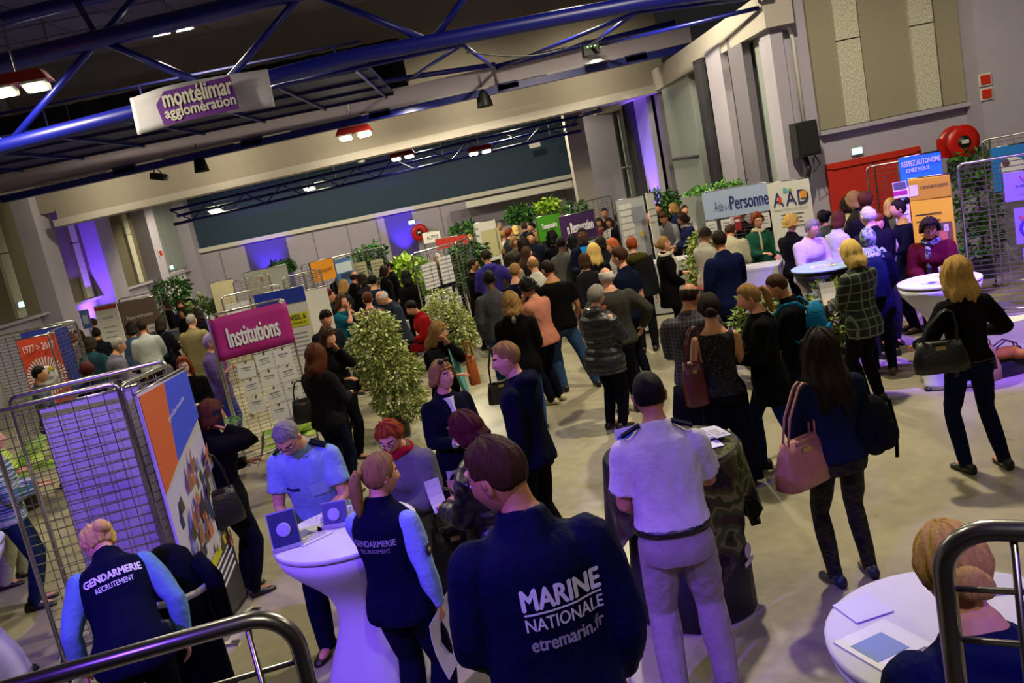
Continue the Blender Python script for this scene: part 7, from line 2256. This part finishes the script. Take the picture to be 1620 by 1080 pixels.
MB().ell((0, 0, 0), (0.035, 0.004, 0.035), None, 12, 8).build('round_seal', M_paper, ru, True, (w * 0.35, -0.02, 0.98))
lines(ru, -w * 0.1, w * 0.2, 0.9, 0.98, 2, M_dark, hh=0.008)
o = thing('notice_sheet', (5.17, 11.13, 1.85), 'magenta topped photo sheet on the rack left of the yellow roll-up', 'notice', -0.4)
MB().box((0, 0, 0), (0.16, 0.006, 0.2)).build('sheet', M_paper, o); MB().box((0, -0.006, -0.04), (0.16, 0.004, 0.05)).build('magenta_band', mat('print_magenta', '#a01868', 0.6), o); MB().box((0, -0.006, 0.05), (0.14, 0.004, 0.09)).build('photo', mat('print_greyphoto', '#4a4a50', 0.6), o)
o = thing('notice_sheet', (5.42, 11.67, 1.50), 'white form on the rack left of the yellow roll-up', 'notice', -0.4)
MB().box((0, 0, 0), (0.18, 0.006, 0.34)).build('sheet', M_paper, o)
for j in range(4):
    MB().box((0, -0.006, 0.1 - 0.07 * j), (0.13, 0.003, 0.012)).build('printed_line', M_line, kid(o))
# purple lit stand at the right edge
RA, RB = (6.02, 11.3), (7.25, 10.6)
grid_panel(RA, RB, 2.0, 'wire grid stand glowing in purple light at the right edge', 0.062, 0.42, wire=0.0055, tube=0.018)
c, w, rz = ground(RA, RB)
for k, (x, z, w_, h_, tx) in enumerate(((0.0, 1.62, 0.56, 0.36, 1), (0.0, 1.12, 0.40, 0.46, 2), (0.12, 0.70, 0.52, 0.27, 1))):
    o = thing('poster', Matrix.Translation(c) @ Matrix.Rotation(rz, 4, 'Z') @ Vector((x + 0.06, -0.03, z)), ('upper lilac poster with V mark on the purple stand', 'poster with ring diagram on the purple stand', 'lower lilac poster with V mark on the purple stand')[k], 'poster', rz)
    MB().box((0, 0, 0), (w_, 0.006, h_)).build('sheet', mat('lilac_paper', '#7a66b4', 0.7), o)
    if tx == 1:
        MB().tube([(-0.10, -0.006, h_ * 0.32), (-0.07, -0.006, h_ * 0.14), (-0.04, -0.006, h_ * 0.32)], 0.007, 5).build('v_mark', mat('print_crimson', '#8a1440', 0.6), o)
        text_on(o, 'AVENANCES' if k else 'AVENANCE', M_dark, w=w_ * 0.5, h=0.03, pos=(-0.02, -0.008, 0.0), bold=0.01)
        text_on(o, 'aide à domicile', M_line, w=w_ * 0.45, h=0.022, pos=(0.0, -0.008, -h_ * 0.28))
    else:
        MB().tube([(0.11 * math.cos(t) - 0.03, -0.006, 0.11 * math.sin(t) - 0.03) for t in np.linspace(0, 2 * PI, 25)[:-1]], 0.016, 6, closed=True).build('ring', mat('print_violet', '#3a2a9c', 0.6), o)
        for a_, col in ((0.3, '#c0582a'), (0.8, '#b02030'), (2.2, '#a83a50'), (0.0, '#2a2a60')):
            MB().box((0.15 * math.cos(a_) - 0.03, -0.009, 0.15 * math.sin(a_) - 0.02), (0.07, 0.004, 0.035), Matrix.Rotation(-a_, 3, 'Y')).build('segment', mat('print_' + col, col, 0.6), o)
        text_on(o, 'MES', M_dark, w=0.08, h=0.03, pos=(0.10, -0.008, 0.18), bold=0.01)
# panel behind it with blue poster
grid_panel((7.15, 12.7), (8.5, 12.3), 2.15, 'wire grid panel behind the purple stand', 0.07, 0.2)
o, w = board((7.2, 12.6), (7.66, 12.5), 1.4, 2.02, mat('bright_blue_poster', '#1f74c0', 0.5), 'poster', 'bright blue poster with portrait beside the hose reel', 'poster', feet=False)
MB().ell((0, 0, 0), (0.17, 0.004, 0.13), None, 18, 10).build('white_cloud', M_paper, o, True, (0.02, -0.02, 1.72)); MB().ell((0, 0, 0), (0.05, 0.004, 0.06), None, 12, 8).build('portrait', mat('print_face', '#5a4238', 0.6), o, True, (-0.06, -0.024, 1.78))
for x in (-w / 2, w / 2):
    MB().cyl((x, 0.02, 0), (x, 0.02, 2.15), 0.015, 6).build('post', M_chrome, o)

# left side of the hall
ra, rb = (-7.33, 13.40, 1.95), (-6.84, 13.60, 2.04)
o, w = board(ra, rb, 0.9, 2.02, mat('red_orange_banner', '#c23a22', 0.7), 'hanging_banner', 'red orange banner reading 1977 > 2017 with white sunburst', 'banner', feet=False)
text_on(o, '1977 > 2017', Mtext, w=w * 0.8, h=0.11, pos=(0, -0.03, 1.86), bold=0.005)
for k in range(36):
    a_ = 2 * PI * k / 36
    MB().prism([(0.14 * math.cos(a_ - 0.05), 0, 0.14 * math.sin(a_ - 0.05)), (0.27 * math.cos(a_ - 0.05), 0, 0.30 * math.sin(a_ - 0.05)), (0.27 * math.cos(a_ + 0.04), 0, 0.30 * math.sin(a_ + 0.04)), (0.14 * math.cos(a_ + 0.05), 0, 0.14 * math.sin(a_ + 0.05))], (0, 0.003, 0)).build('sun_ray', M_paper, kid(o), loc=(0.0, -0.024, 1.40))
q = MB().lathe([(0.15, 0), (0.155, 0.002), (0.12, 0.004)], 28).build('sun_disc', M_paper, o, True)
q.location = (0, -0.022, 1.40); q.rotation_euler = (PI / 2, 0, 0)
text_on(o, 'CAP', M_dark, w=0.11, h=0.05, pos=(0.0, -0.034, 1.44), bold=0.02); text_on(o, 'MONDE', M_dark, w=0.16, h=0.05, pos=(0.0, -0.034, 1.36), bold=0.02)
MB().ell((0, 0, 0), (0.05, 0.004, 0.03), Matrix.Rotation(0.5, 3, 'Y'), 10, 6).build('yellow_mark', mat('print_yellow2', '#c9b020', 0.6), o, True, (0.08, -0.03, 1.50))
board((ra[0] - 0.02, ra[1] + 0.2), (rb[0] + 0.10, rb[1] + 0.2), 0.9, 2.10, mat('royal_blue_banner', '#162c96', 0.7), 'hanging_banner', 'royal blue banner behind the red 1977 banner', 'banner', feet=False)
grid_panel((ra[0] - 0.6, ra[1] + 0.3), (rb[0] + 0.18, rb[1] + 0.35), 2.12, 'wire grid stand carrying the red 1977 banner', 0.05, 0.12, wire=0.004)
grid_panel((rb[0] + 0.2, rb[1] + 0.35), (rb[0] + 0.35, rb[1] - 0.9), 2.1, 'side wire panel right of the red 1977 banner', 0.06, 0.14, wire=0.004)
ba, bb = (-7.88, 18.50, 1.88), (-7.23, 18.80, 1.97)
o, w = board(ba, bb, 0.9, 2.0, mat('taupe_board', '#5a453c', 0.7), 'display_board', 'taupe board reading Nous recrutons at the left', 'board', feet=False)
text_on(o, 'Nous recrutons', M_paper, w=w * 0.72, h=0.08, pos=(0.0, -0.03, 1.66))
patch(o, w * 0.28, 1.35, w * 0.34, 0.16, '#b7b4b0', 'white_label'); text_on(o, 'emploi', Mnb, w=0.16, h=0.06, pos=(w * 0.3, -0.03, 1.35))
for x in (-w / 2, w / 2):
    MB().cyl((x, 0.02, 0), (x, 0.02, 2.0), 0.02, 6).build('post', M_chrome, o)
grid_panel((ba[0], ba[1] + 0.1), (bb[0] + 0.1, bb[1] + 0.1), 2.08, 'wire grid stand behind the taupe board', 0.06, 0.14)
ru, w = board((-8.14, 18.00, 2.00), (-7.69, 18.00, 2.01), 0.08, 2.05, M_board, 'roll_up_banner', 'white roll-up with red head left of the taupe board', 'banner')
patch(ru, 0, 2.0, w, 0.07, '#a02820', 'red_head'); text_on(ru, 'actual', Mnb, w=0.2, h=0.05, pos=(0, -0.03, 1.8)); lines(ru, -0.14, 0.14, 1.4, 1.6, 3)
o, w = board((-9.16, 19.50, 1.89), (-8.96, 19.50, 1.89), 1.55, 1.95, mat('blue_white_sign', '#4a6fae', 0.6), 'hanging_sign', 'small blue and white sign left of the red headed roll-up', 'sign', feet=False)
patch(o, 0, 1.75, w * 0.6, 0.2, '#b9c0d0', 'white_mark'); MB().cyl((0, 0.03, 0), (0, 0.03, 1.95), 0.02, 6).build('post', M_chrome, o)


# ---- counters
def counter(a, b, h, d_, m_, label):
    c, w, rz = ground(a, b)
    o = thing('counter_table', c, label, 'table', rz, 'long counters')
    MB().box((0, 0, h - 0.02), (w, d_, 0.04)).build('table_top', m_, o)
    rr = []
    for z in (0.03, h * 0.5, h - 0.04):
        ring = []
        n = 40
        for k in range(n):
            t = k / n * 4
            s_ = int(t); f_ = t - s_
            x, y = [(-w / 2 + w * f_, -d_ / 2), (w / 2, -d_ / 2 + d_ * f_), (w / 2 - w * f_, d_ / 2), (-w / 2, d_ / 2 - d_ * f_)][s_]
            e_ = 1 + (0.03 * math.sin(k * 2.2) if z < h * 0.9 else 0)
            ring.append((x * 0.99 * e_, y * 0.99 * e_, z))
        rr.append(ring)
    MB().rings(rr).build('table_skirt', m_, o)
    return o


M_greyc = mat('grey_white_cloth', '#a5a3a6', 0.8)
counter((2.35, 16.3), (3.9, 15.6), 0.95, 0.6, M_greyc, 'long white clothed counter in front of the grey notice board')
counter((1.75, 17.0), (2.25, 17.0), 0.95, 0.5, M_greyc, 'short white counter beside the Restauration sign')
counter((3.25, 13.1), (4.05, 12.7), 1.0, 0.55, M_greyc, 'white clothed counter of the woman with cream scarf')
counter((-2.9, 15.2), (-1.75, 14.9), 0.92, 0.6, M_greyc, 'grey clothed counter at the left behind the variegated tree')
for k in range(6):
    flat_sheet((2.6 + 0.2 * k, 16.15 - 0.09 * k, 0.952), 0.15, 0.21, 0.3 * k, ('first', 'second', 'third', 'fourth', 'fifth', 'sixth')[k] + ' paper from the left on the long white counter', printcol='#8d8d99')
flat_sheet((3.6, 12.9, 1.002), 0.21, 0.30, 0.4, 'papers in front of the woman with cream scarf', printcol='#9a9aa2')
flat_sheet((-2.3, 14.95, 0.922), 0.21, 0.30, 0.9, 'papers on the grey counter behind the variegated tree', printcol='#9a9aa2')

# chair under the seated woman in red
ch = thing('stacking_chair', RED['root'].location, 'grey stacking chair under the seated woman in red', 'chair', RED['root'].rotation_euler.z)
M_seat = mat('grey_chair_shell', '#5a5a60', 0.6)
MB().box((0, 0.04, 0.40), (0.42, 0.42, 0.03)).build('seat', M_seat, ch)
MB().box((0, -0.22, 0.68), (0.40, 0.03, 0.30), Matrix.Rotation(0.15, 3, 'X')).build('backrest', M_seat, ch)
for sx in (-1, 1):
    MB().cyl((sx * 0.19, -0.20, 0.40), (sx * 0.19, -0.24, 0.80), 0.012, 8).build('back_post', M_chrome, ch)
    for sy in (-0.16, 0.22):
        MB().cyl((sx * 0.19, sy, 0.0), (sx * 0.19, sy * 0.9, 0.40), 0.012, 8).build('leg', M_chrome, ch)

# bags on the floor under the purple stand
handbag((4.67, 8.69, 0.00), (0.36, 0.22, 0.36), '#8a7440', 'beige bag on the floor before the purple stand', 0.3, 0.12)
handbag((4.97, 8.78, -0.00), (0.42, 0.26, 0.26), '#0d0c10', 'black bag on the floor at the right edge', 0.1, 0.1)
o = thing('folded_scarf', (4.95, 8.75, 0.23), 'mustard scarf lying on the black floor bag', 'scarf')
MB().ell((0, 0, 0), (0.18, 0.10, 0.06), Matrix.Rotation(0.3, 3, 'Z'), 12, 8).build('scarf_fold', cloth('#8a6420'), o, True)
MB().ell((0.1, -0.06, -0.02), (0.10, 0.07, 0.05), Matrix.Rotation(-0.5, 3, 'Z'), 10, 8).build('scarf_end', cloth('#8a6420'), o, True)
handbag(local_to_world(PEOPLE[4], (-0.30, 0.05, 0.40)), (0.36, 0.16, 0.42), '#100f12', 'black shopping bag hanging beside the grey cardigan woman', 0.2, 0.25)


# ---- plants
def leaf_mats(key, cols):
    return [mat('leaf_%s_%d' % (key, i), c_, 0.5, 0, 0.2, 6) for i, c_ in enumerate(cols)]


def foliage(o, blobs, n, size, mats_, seed, droop=0.5, name='foliage'):
    """thousands of folded leaves scattered in ellipsoid blobs (x,y,z,rx,ry,rz)"""
    r_ = np.random.default_rng(seed)
    vol = np.array([b[3] * b[4] * b[5] for b in blobs]); vol = vol / vol.sum()
    V, F, I = [], [], []
    idx = r_.choice(len(blobs), n, p=vol)
    for i in range(n):
        b = blobs[idx[i]]
        u = r_.normal(size=3); u /= np.linalg.norm(u)
        rad = r_.uniform(0.35, 1.0) ** 0.6
        p = np.array(b[:3]) + u * rad * np.array(b[3:6])
        out = u * np.array([1, 1, 0.4]); out[2] -= droop * r_.uniform(0.2, 1.2)
        d_ = out + r_.normal(size=3) * 0.45
        d_ /= np.linalg.norm(d_) + 1e-9
        s_ = np.cross(d_, r_.normal(size=3)); s_ /= np.linalg.norm(s_) + 1e-9
        nn = np.cross(d_, s_)
        L = size * r_.uniform(0.7, 1.3); w_ = L * 0.26
        k = len(V)
        V += [tuple(p), tuple(p + d_ * L * 0.45 + s_ * w_ + nn * L * 0.08), tuple(p + d_ * L - nn * L * 0.12), tuple(p + d_ * L * 0.45 - s_ * w_ + nn * L * 0.08), tuple(p + d_ * L * 0.5)]
        F += [(k, k + 1, k + 4), (k + 1, k + 2, k + 4), (k, k + 4, k + 3), (k + 4, k + 2, k + 3)]
        I += [int(r_.integers(len(mats_)))] * 4
    me = bpy.data.meshes.new(name)
    me.from_pydata(V, [], F)
    me.polygons.foreach_set('material_index', I)
    for m_ in mats_:
        me.materials.append(m_)
    ob = bpy.data.objects.new(name, me)
    COL.objects.link(ob)
    ob.parent = o
    ob['kind'] = 'stuff'
    return ob


def pot(o, r=0.17, h=0.3, col='#2a2422'):
    MB().lathe([(r * 0.72, 0), (r * 0.78, 0.02), (r, h), (r * 1.06, h), (r * 1.06, h - 0.03), (r * 0.9, h - 0.02)], 22).build('pot', mat('pot_' + col, col, 0.6), o, True)
    MB().lathe([(r * 0.9, h - 0.05), (r * 0.9, h - 0.045)], 18).build('soil', mat('soil', '#1c140e', 0.95), o)


def stem(o, pts, r):
    MB().tube(pts, r, 8).build('trunk', mat('bark', '#3a2a1c', 0.9, 0, 0.3, 30, 0.4, 60), o, True)


VAR = leaf_mats('variegated', ['#94a04a', '#c2c388', '#5a7030', '#d2d0a2', '#738a3e', '#a9b060'])
GRN = leaf_mats('green', ['#1e4a16', '#2c5f1c', '#163a10', '#3f7424'])
LIM = leaf_mats('lime', ['#7fa51f', '#9fbe34', '#5c8418', '#a9c64a'])


def tree(loc, label, blobs, n, size, mats_, seed, trunk_h, group='leafy plants between the stands', pr=0.17):
    o = thing('potted_tree', loc, label, 'plant', 0, group)
    pot(o, pr)
    stem(o, [(0, 0, 0.2), (0.02, 0.01, trunk_h * 0.5), (-0.01, 0.0, trunk_h)], [0.022, 0.018, 0.008])
    r_ = random.Random(seed)
    for k in range(7):
        z = 0.35 + (trunk_h - 0.45) * k / 7
        a_ = r_.uniform(0, 6.28)
        MB().tube([(0.01, 0, z), (0.16 * math.cos(a_), 0.16 * math.sin(a_), z + 0.14), (0.28 * math.cos(a_), 0.28 * math.sin(a_), z + 0.16)], [0.009, 0.006, 0.003], 6).build('branch', mat('bark', '#3a2a1c', 0.9), o)
    foliage(o, blobs, n, size, mats_, seed)


tree((-1.65, 11.10, 0.00), 'tall variegated ficus in front of the central aisle, nearest tree', [(-0.02, 0, 1.45, 0.30, 0.28, 0.25), (-0.08, 0, 1.15, 0.40, 0.34, 0.32), (0.06, 0, 0.85, 0.40, 0.34, 0.30), (0.08, 0, 0.5, 0.36, 0.30, 0.26), (-0.25, 0.0, 1.32, 0.16, 0.16, 0.14), (0.28, 0, 0.72, 0.16, 0.16, 0.14), (0.2, -0.1, 1.1, 0.14, 0.14, 0.12), (0.22, 0, 0.32, 0.2, 0.2, 0.14)], 6500, 0.062, VAR, 3, 1.55)
tree((-1.03, 15.21, 0.00), 'second variegated ficus in front of the central paper stand', [(0.0, 0, 1.12, 0.26, 0.22, 0.22), (-0.05, 0, 0.88, 0.40, 0.32, 0.24), (0.1, 0, 0.55, 0.42, 0.32, 0.28), (0.12, 0, 0.35, 0.36, 0.3, 0.2), (-0.3, 0, 0.95, 0.14, 0.14, 0.12), (0.3, 0, 0.75, 0.16, 0.16, 0.14)], 3400, 0.07, VAR, 4, 1.2)
tree((3.37, 14.51, 0.00), 'yellow green ficus beside the man in blue suit', [(0, 0, 1.25, 0.24, 0.24, 0.24), (0, 0, 0.9, 0.34, 0.3, 0.34), (0, 0, 0.5, 0.34, 0.3, 0.26)], 1600, 0.09, leaf_mats('olive', ['#6d7f2a', '#8c9a3c', '#4f6420', '#a0a552']), 5, 1.3)
tree((2.91, 10.16, 0.00), 'low leafy plant behind the ponytail woman', [(0, 0, 0.75, 0.34, 0.3, 0.36), (0, 0, 0.45, 0.32, 0.3, 0.2)], 700, 0.11, leaf_mats('olive2', ['#6d7f2a', '#7f8c3c', '#3f5a20']), 6, 0.9)
tree((3.72, 10.01, 0.00), 'leafy plant between turquoise backpack and plaid shirt', [(0, 0, 0.75, 0.30, 0.3, 0.36), (0, 0, 0.4, 0.3, 0.3, 0.2)], 600, 0.13, leaf_mats('olive2', ['#6d7f2a', '#7f8c3c', '#3f5a20']), 7, 0.9)
for (px, lab, bl, n, sz, mm, sd_, th) in (
        ((4.05, 21.2, 0), 'big dark green plant left of the Aide à la Personne sign', [(0, 0, 1.65, 0.50, 0.4, 0.32), (0.1, 0, 1.2, 0.48, 0.4, 0.4)], 1400, 0.13, GRN, 8, 1.7),
        ((-2.1, 20.9, 0), 'bright lime green plant left of the central paper stand', [(0, 0, 1.30, 0.52, 0.4, 0.36), (0, 0, 0.9, 0.45, 0.4, 0.3)], 900, 0.2, LIM, 9, 1.4),
        ((-3.1, 22.6, 0), 'dark green plant behind the bright lime green plant', [(0, 0, 1.75, 0.4, 0.35, 0.25), (0, 0, 1.3, 0.42, 0.35, 0.3)], 700, 0.16, GRN, 10, 1.7),
        ((-0.55, 18.9, 0), 'dark green plant right of the central paper stand', [(0, 0, 1.5, 0.45, 0.35, 0.30), (0, 0, 1.1, 0.42, 0.35, 0.32)], 1100, 0.13, GRN, 11, 1.7),
        ((-0.75, 25.5, 0), 'green plant above the far red sign', [(0, 0, 1.75, 0.4, 0.3, 0.25), (0, 0, 1.4, 0.3, 0.3, 0.3)], 600, 0.14, GRN, 12, 2.0),
        ((0.95, 25.0, 0), 'round topped green plant at the far end of the aisle', [(0, 0, 1.9, 0.42, 0.35, 0.25)], 600, 0.14, GRN, 13, 1.8),
        ((1.55, 22.3, 0), 'pale lime palm like plant above the green sign', [(0, 0, 2.1, 0.22, 0.2, 0.18), (0, 0, 1.8, 0.14, 0.14, 0.3)], 300, 0.18, LIM, 14, 2.0),
        ((-5.2, 22.0, 0), 'green plant right of the pale grey board', [(0, 0, 1.9, 0.32, 0.3, 0.16)], 400, 0.12, GRN, 15, 1.9),
        ((-8.9, 24.5, 0), 'dense green plant in the far left corner before the service door', [(0, 0, 1.75, 0.5, 0.4, 0.38), (0, 0, 1.2, 0.4, 0.4, 0.35)], 1000, 0.13, GRN, 16, 1.8),
        ((-6.6, 19.6, 0), 'pale green plant right of the slim person with hair up', [(0, 0, 1.35, 0.35, 0.3, 0.4), (0, 0, 0.8, 0.35, 0.3, 0.3)], 700, 0.15, leaf_mats('pale', ['#6f8a4a', '#8ea562', '#4f7034']), 17, 1.4),
        ((7.45, 13.5, 0), 'tall green plant under the fire hose reel', [(0, 0, 1.75, 0.36, 0.3, 0.3), (0, 0, 1.2, 0.36, 0.3, 0.5), (0, 0, 0.6, 0.3, 0.3, 0.4)], 1100, 0.10, GRN, 18, 1.8),
        ((4.0, 15.9, 0), 'trailing green plant on top behind the Aide sign', [(0.1, 0, 2.06, 0.55, 0.2, 0.08)], 260, 0.10, leaf_mats('fresh', ['#4a8a24', '#6aa53a', '#2f6a18']), 19, 2.1),
        ((2.05, 20.4, 0), 'slender green plant behind the grey notice board', [(0, 0, 1.75, 0.2, 0.2, 0.4), (0, 0, 1.2, 0.2, 0.2, 0.3)], 260, 0.2, GRN, 20, 1.8)):
    tree(px, lab, bl, n, sz, mm, sd_, th)


def palm(loc, label, n, L, mats_, seed, h0=0.55):
    o = thing('potted_palm', loc, label, 'plant', 0, 'palms')
    pot(o, 0.16, 0.28)
    r_ = random.Random(seed)
    for k in range(n):
        a_ = 2 * PI * k / n + r_.uniform(-0.2, 0.2)
        el = r_.uniform(0.5, 1.25)
        l_ = L * r_.uniform(0.75, 1.1)
        pts = []
        for q in range(9):
            t = q / 8
            hz = l_ * t * math.cos(el) + 0.12 * l_ * t * t
            vz = l_ * t * math.sin(el) - 0.45 * l_ * t * t
            pts.append(Vector((hz * math.cos(a_), hz * math.sin(a_), h0 * 0.5 + vz)))
        mb = MB()
        mb.tube(pts, [0.007 - 0.0006 * q for q in range(9)], 5)
        sd_ = Vector((-math.sin(a_), math.cos(a_), 0))
        for q in range(2, 9):
            for s_ in (-1, 1):
                for f_ in (0, 0.5):
                    p = pts[q - 1].lerp(pts[q], f_)
                    tdir = (pts[q] - pts[q - 1]).normalized()
                    d_ = (sd_ * s_ * 0.75 + tdir * 0.6 + Vector((0, 0, -0.25))).normalized()
                    ll = 0.26 * L * math.sin(PI * (q - 0.6 + f_) / 9.5) + 0.04
                    e_ = p + d_ * ll
                    wv = tdir * 0.013
                    mb.add([p - wv, p + wv, p.lerp(e_, 0.5) + wv * 1.4, e_, p.lerp(e_, 0.5) - wv * 1.4], [(0, 1, 2, 4), (4, 2, 3)])
        mb.build('frond', mats_[k % len(mats_)], o)
    return o


palm((-4.15, 10.20, 1.49)[:2] + (0,), 'green palm in front of the pale shirt man', 16, 1.15, GRN, 1, 1.0)
palm((-5.40, 12.00, 1.43)[:2] + (0,), 'second green palm behind the left corner stand', 12, 1.0, GRN, 2, 0.9)
palm((-8.04, 16.50, 1.71)[:2] + (0,), 'pale palm between the red banner and the far group', 12, 1.1, leaf_mats('pale', ['#6f8a4a', '#8ea562', '#4f7034']), 3, 1.5)
palm((-6.6, 11.2, 0), 'yellowish palm at the left edge below the red banner', 12, 0.9, LIM, 4, 0.9)
palm((-3.0, 10.9, 0), 'small lime fern at the foot of the Institutions stand', 12, 0.55, LIM, 5, 0.4)
finalize()
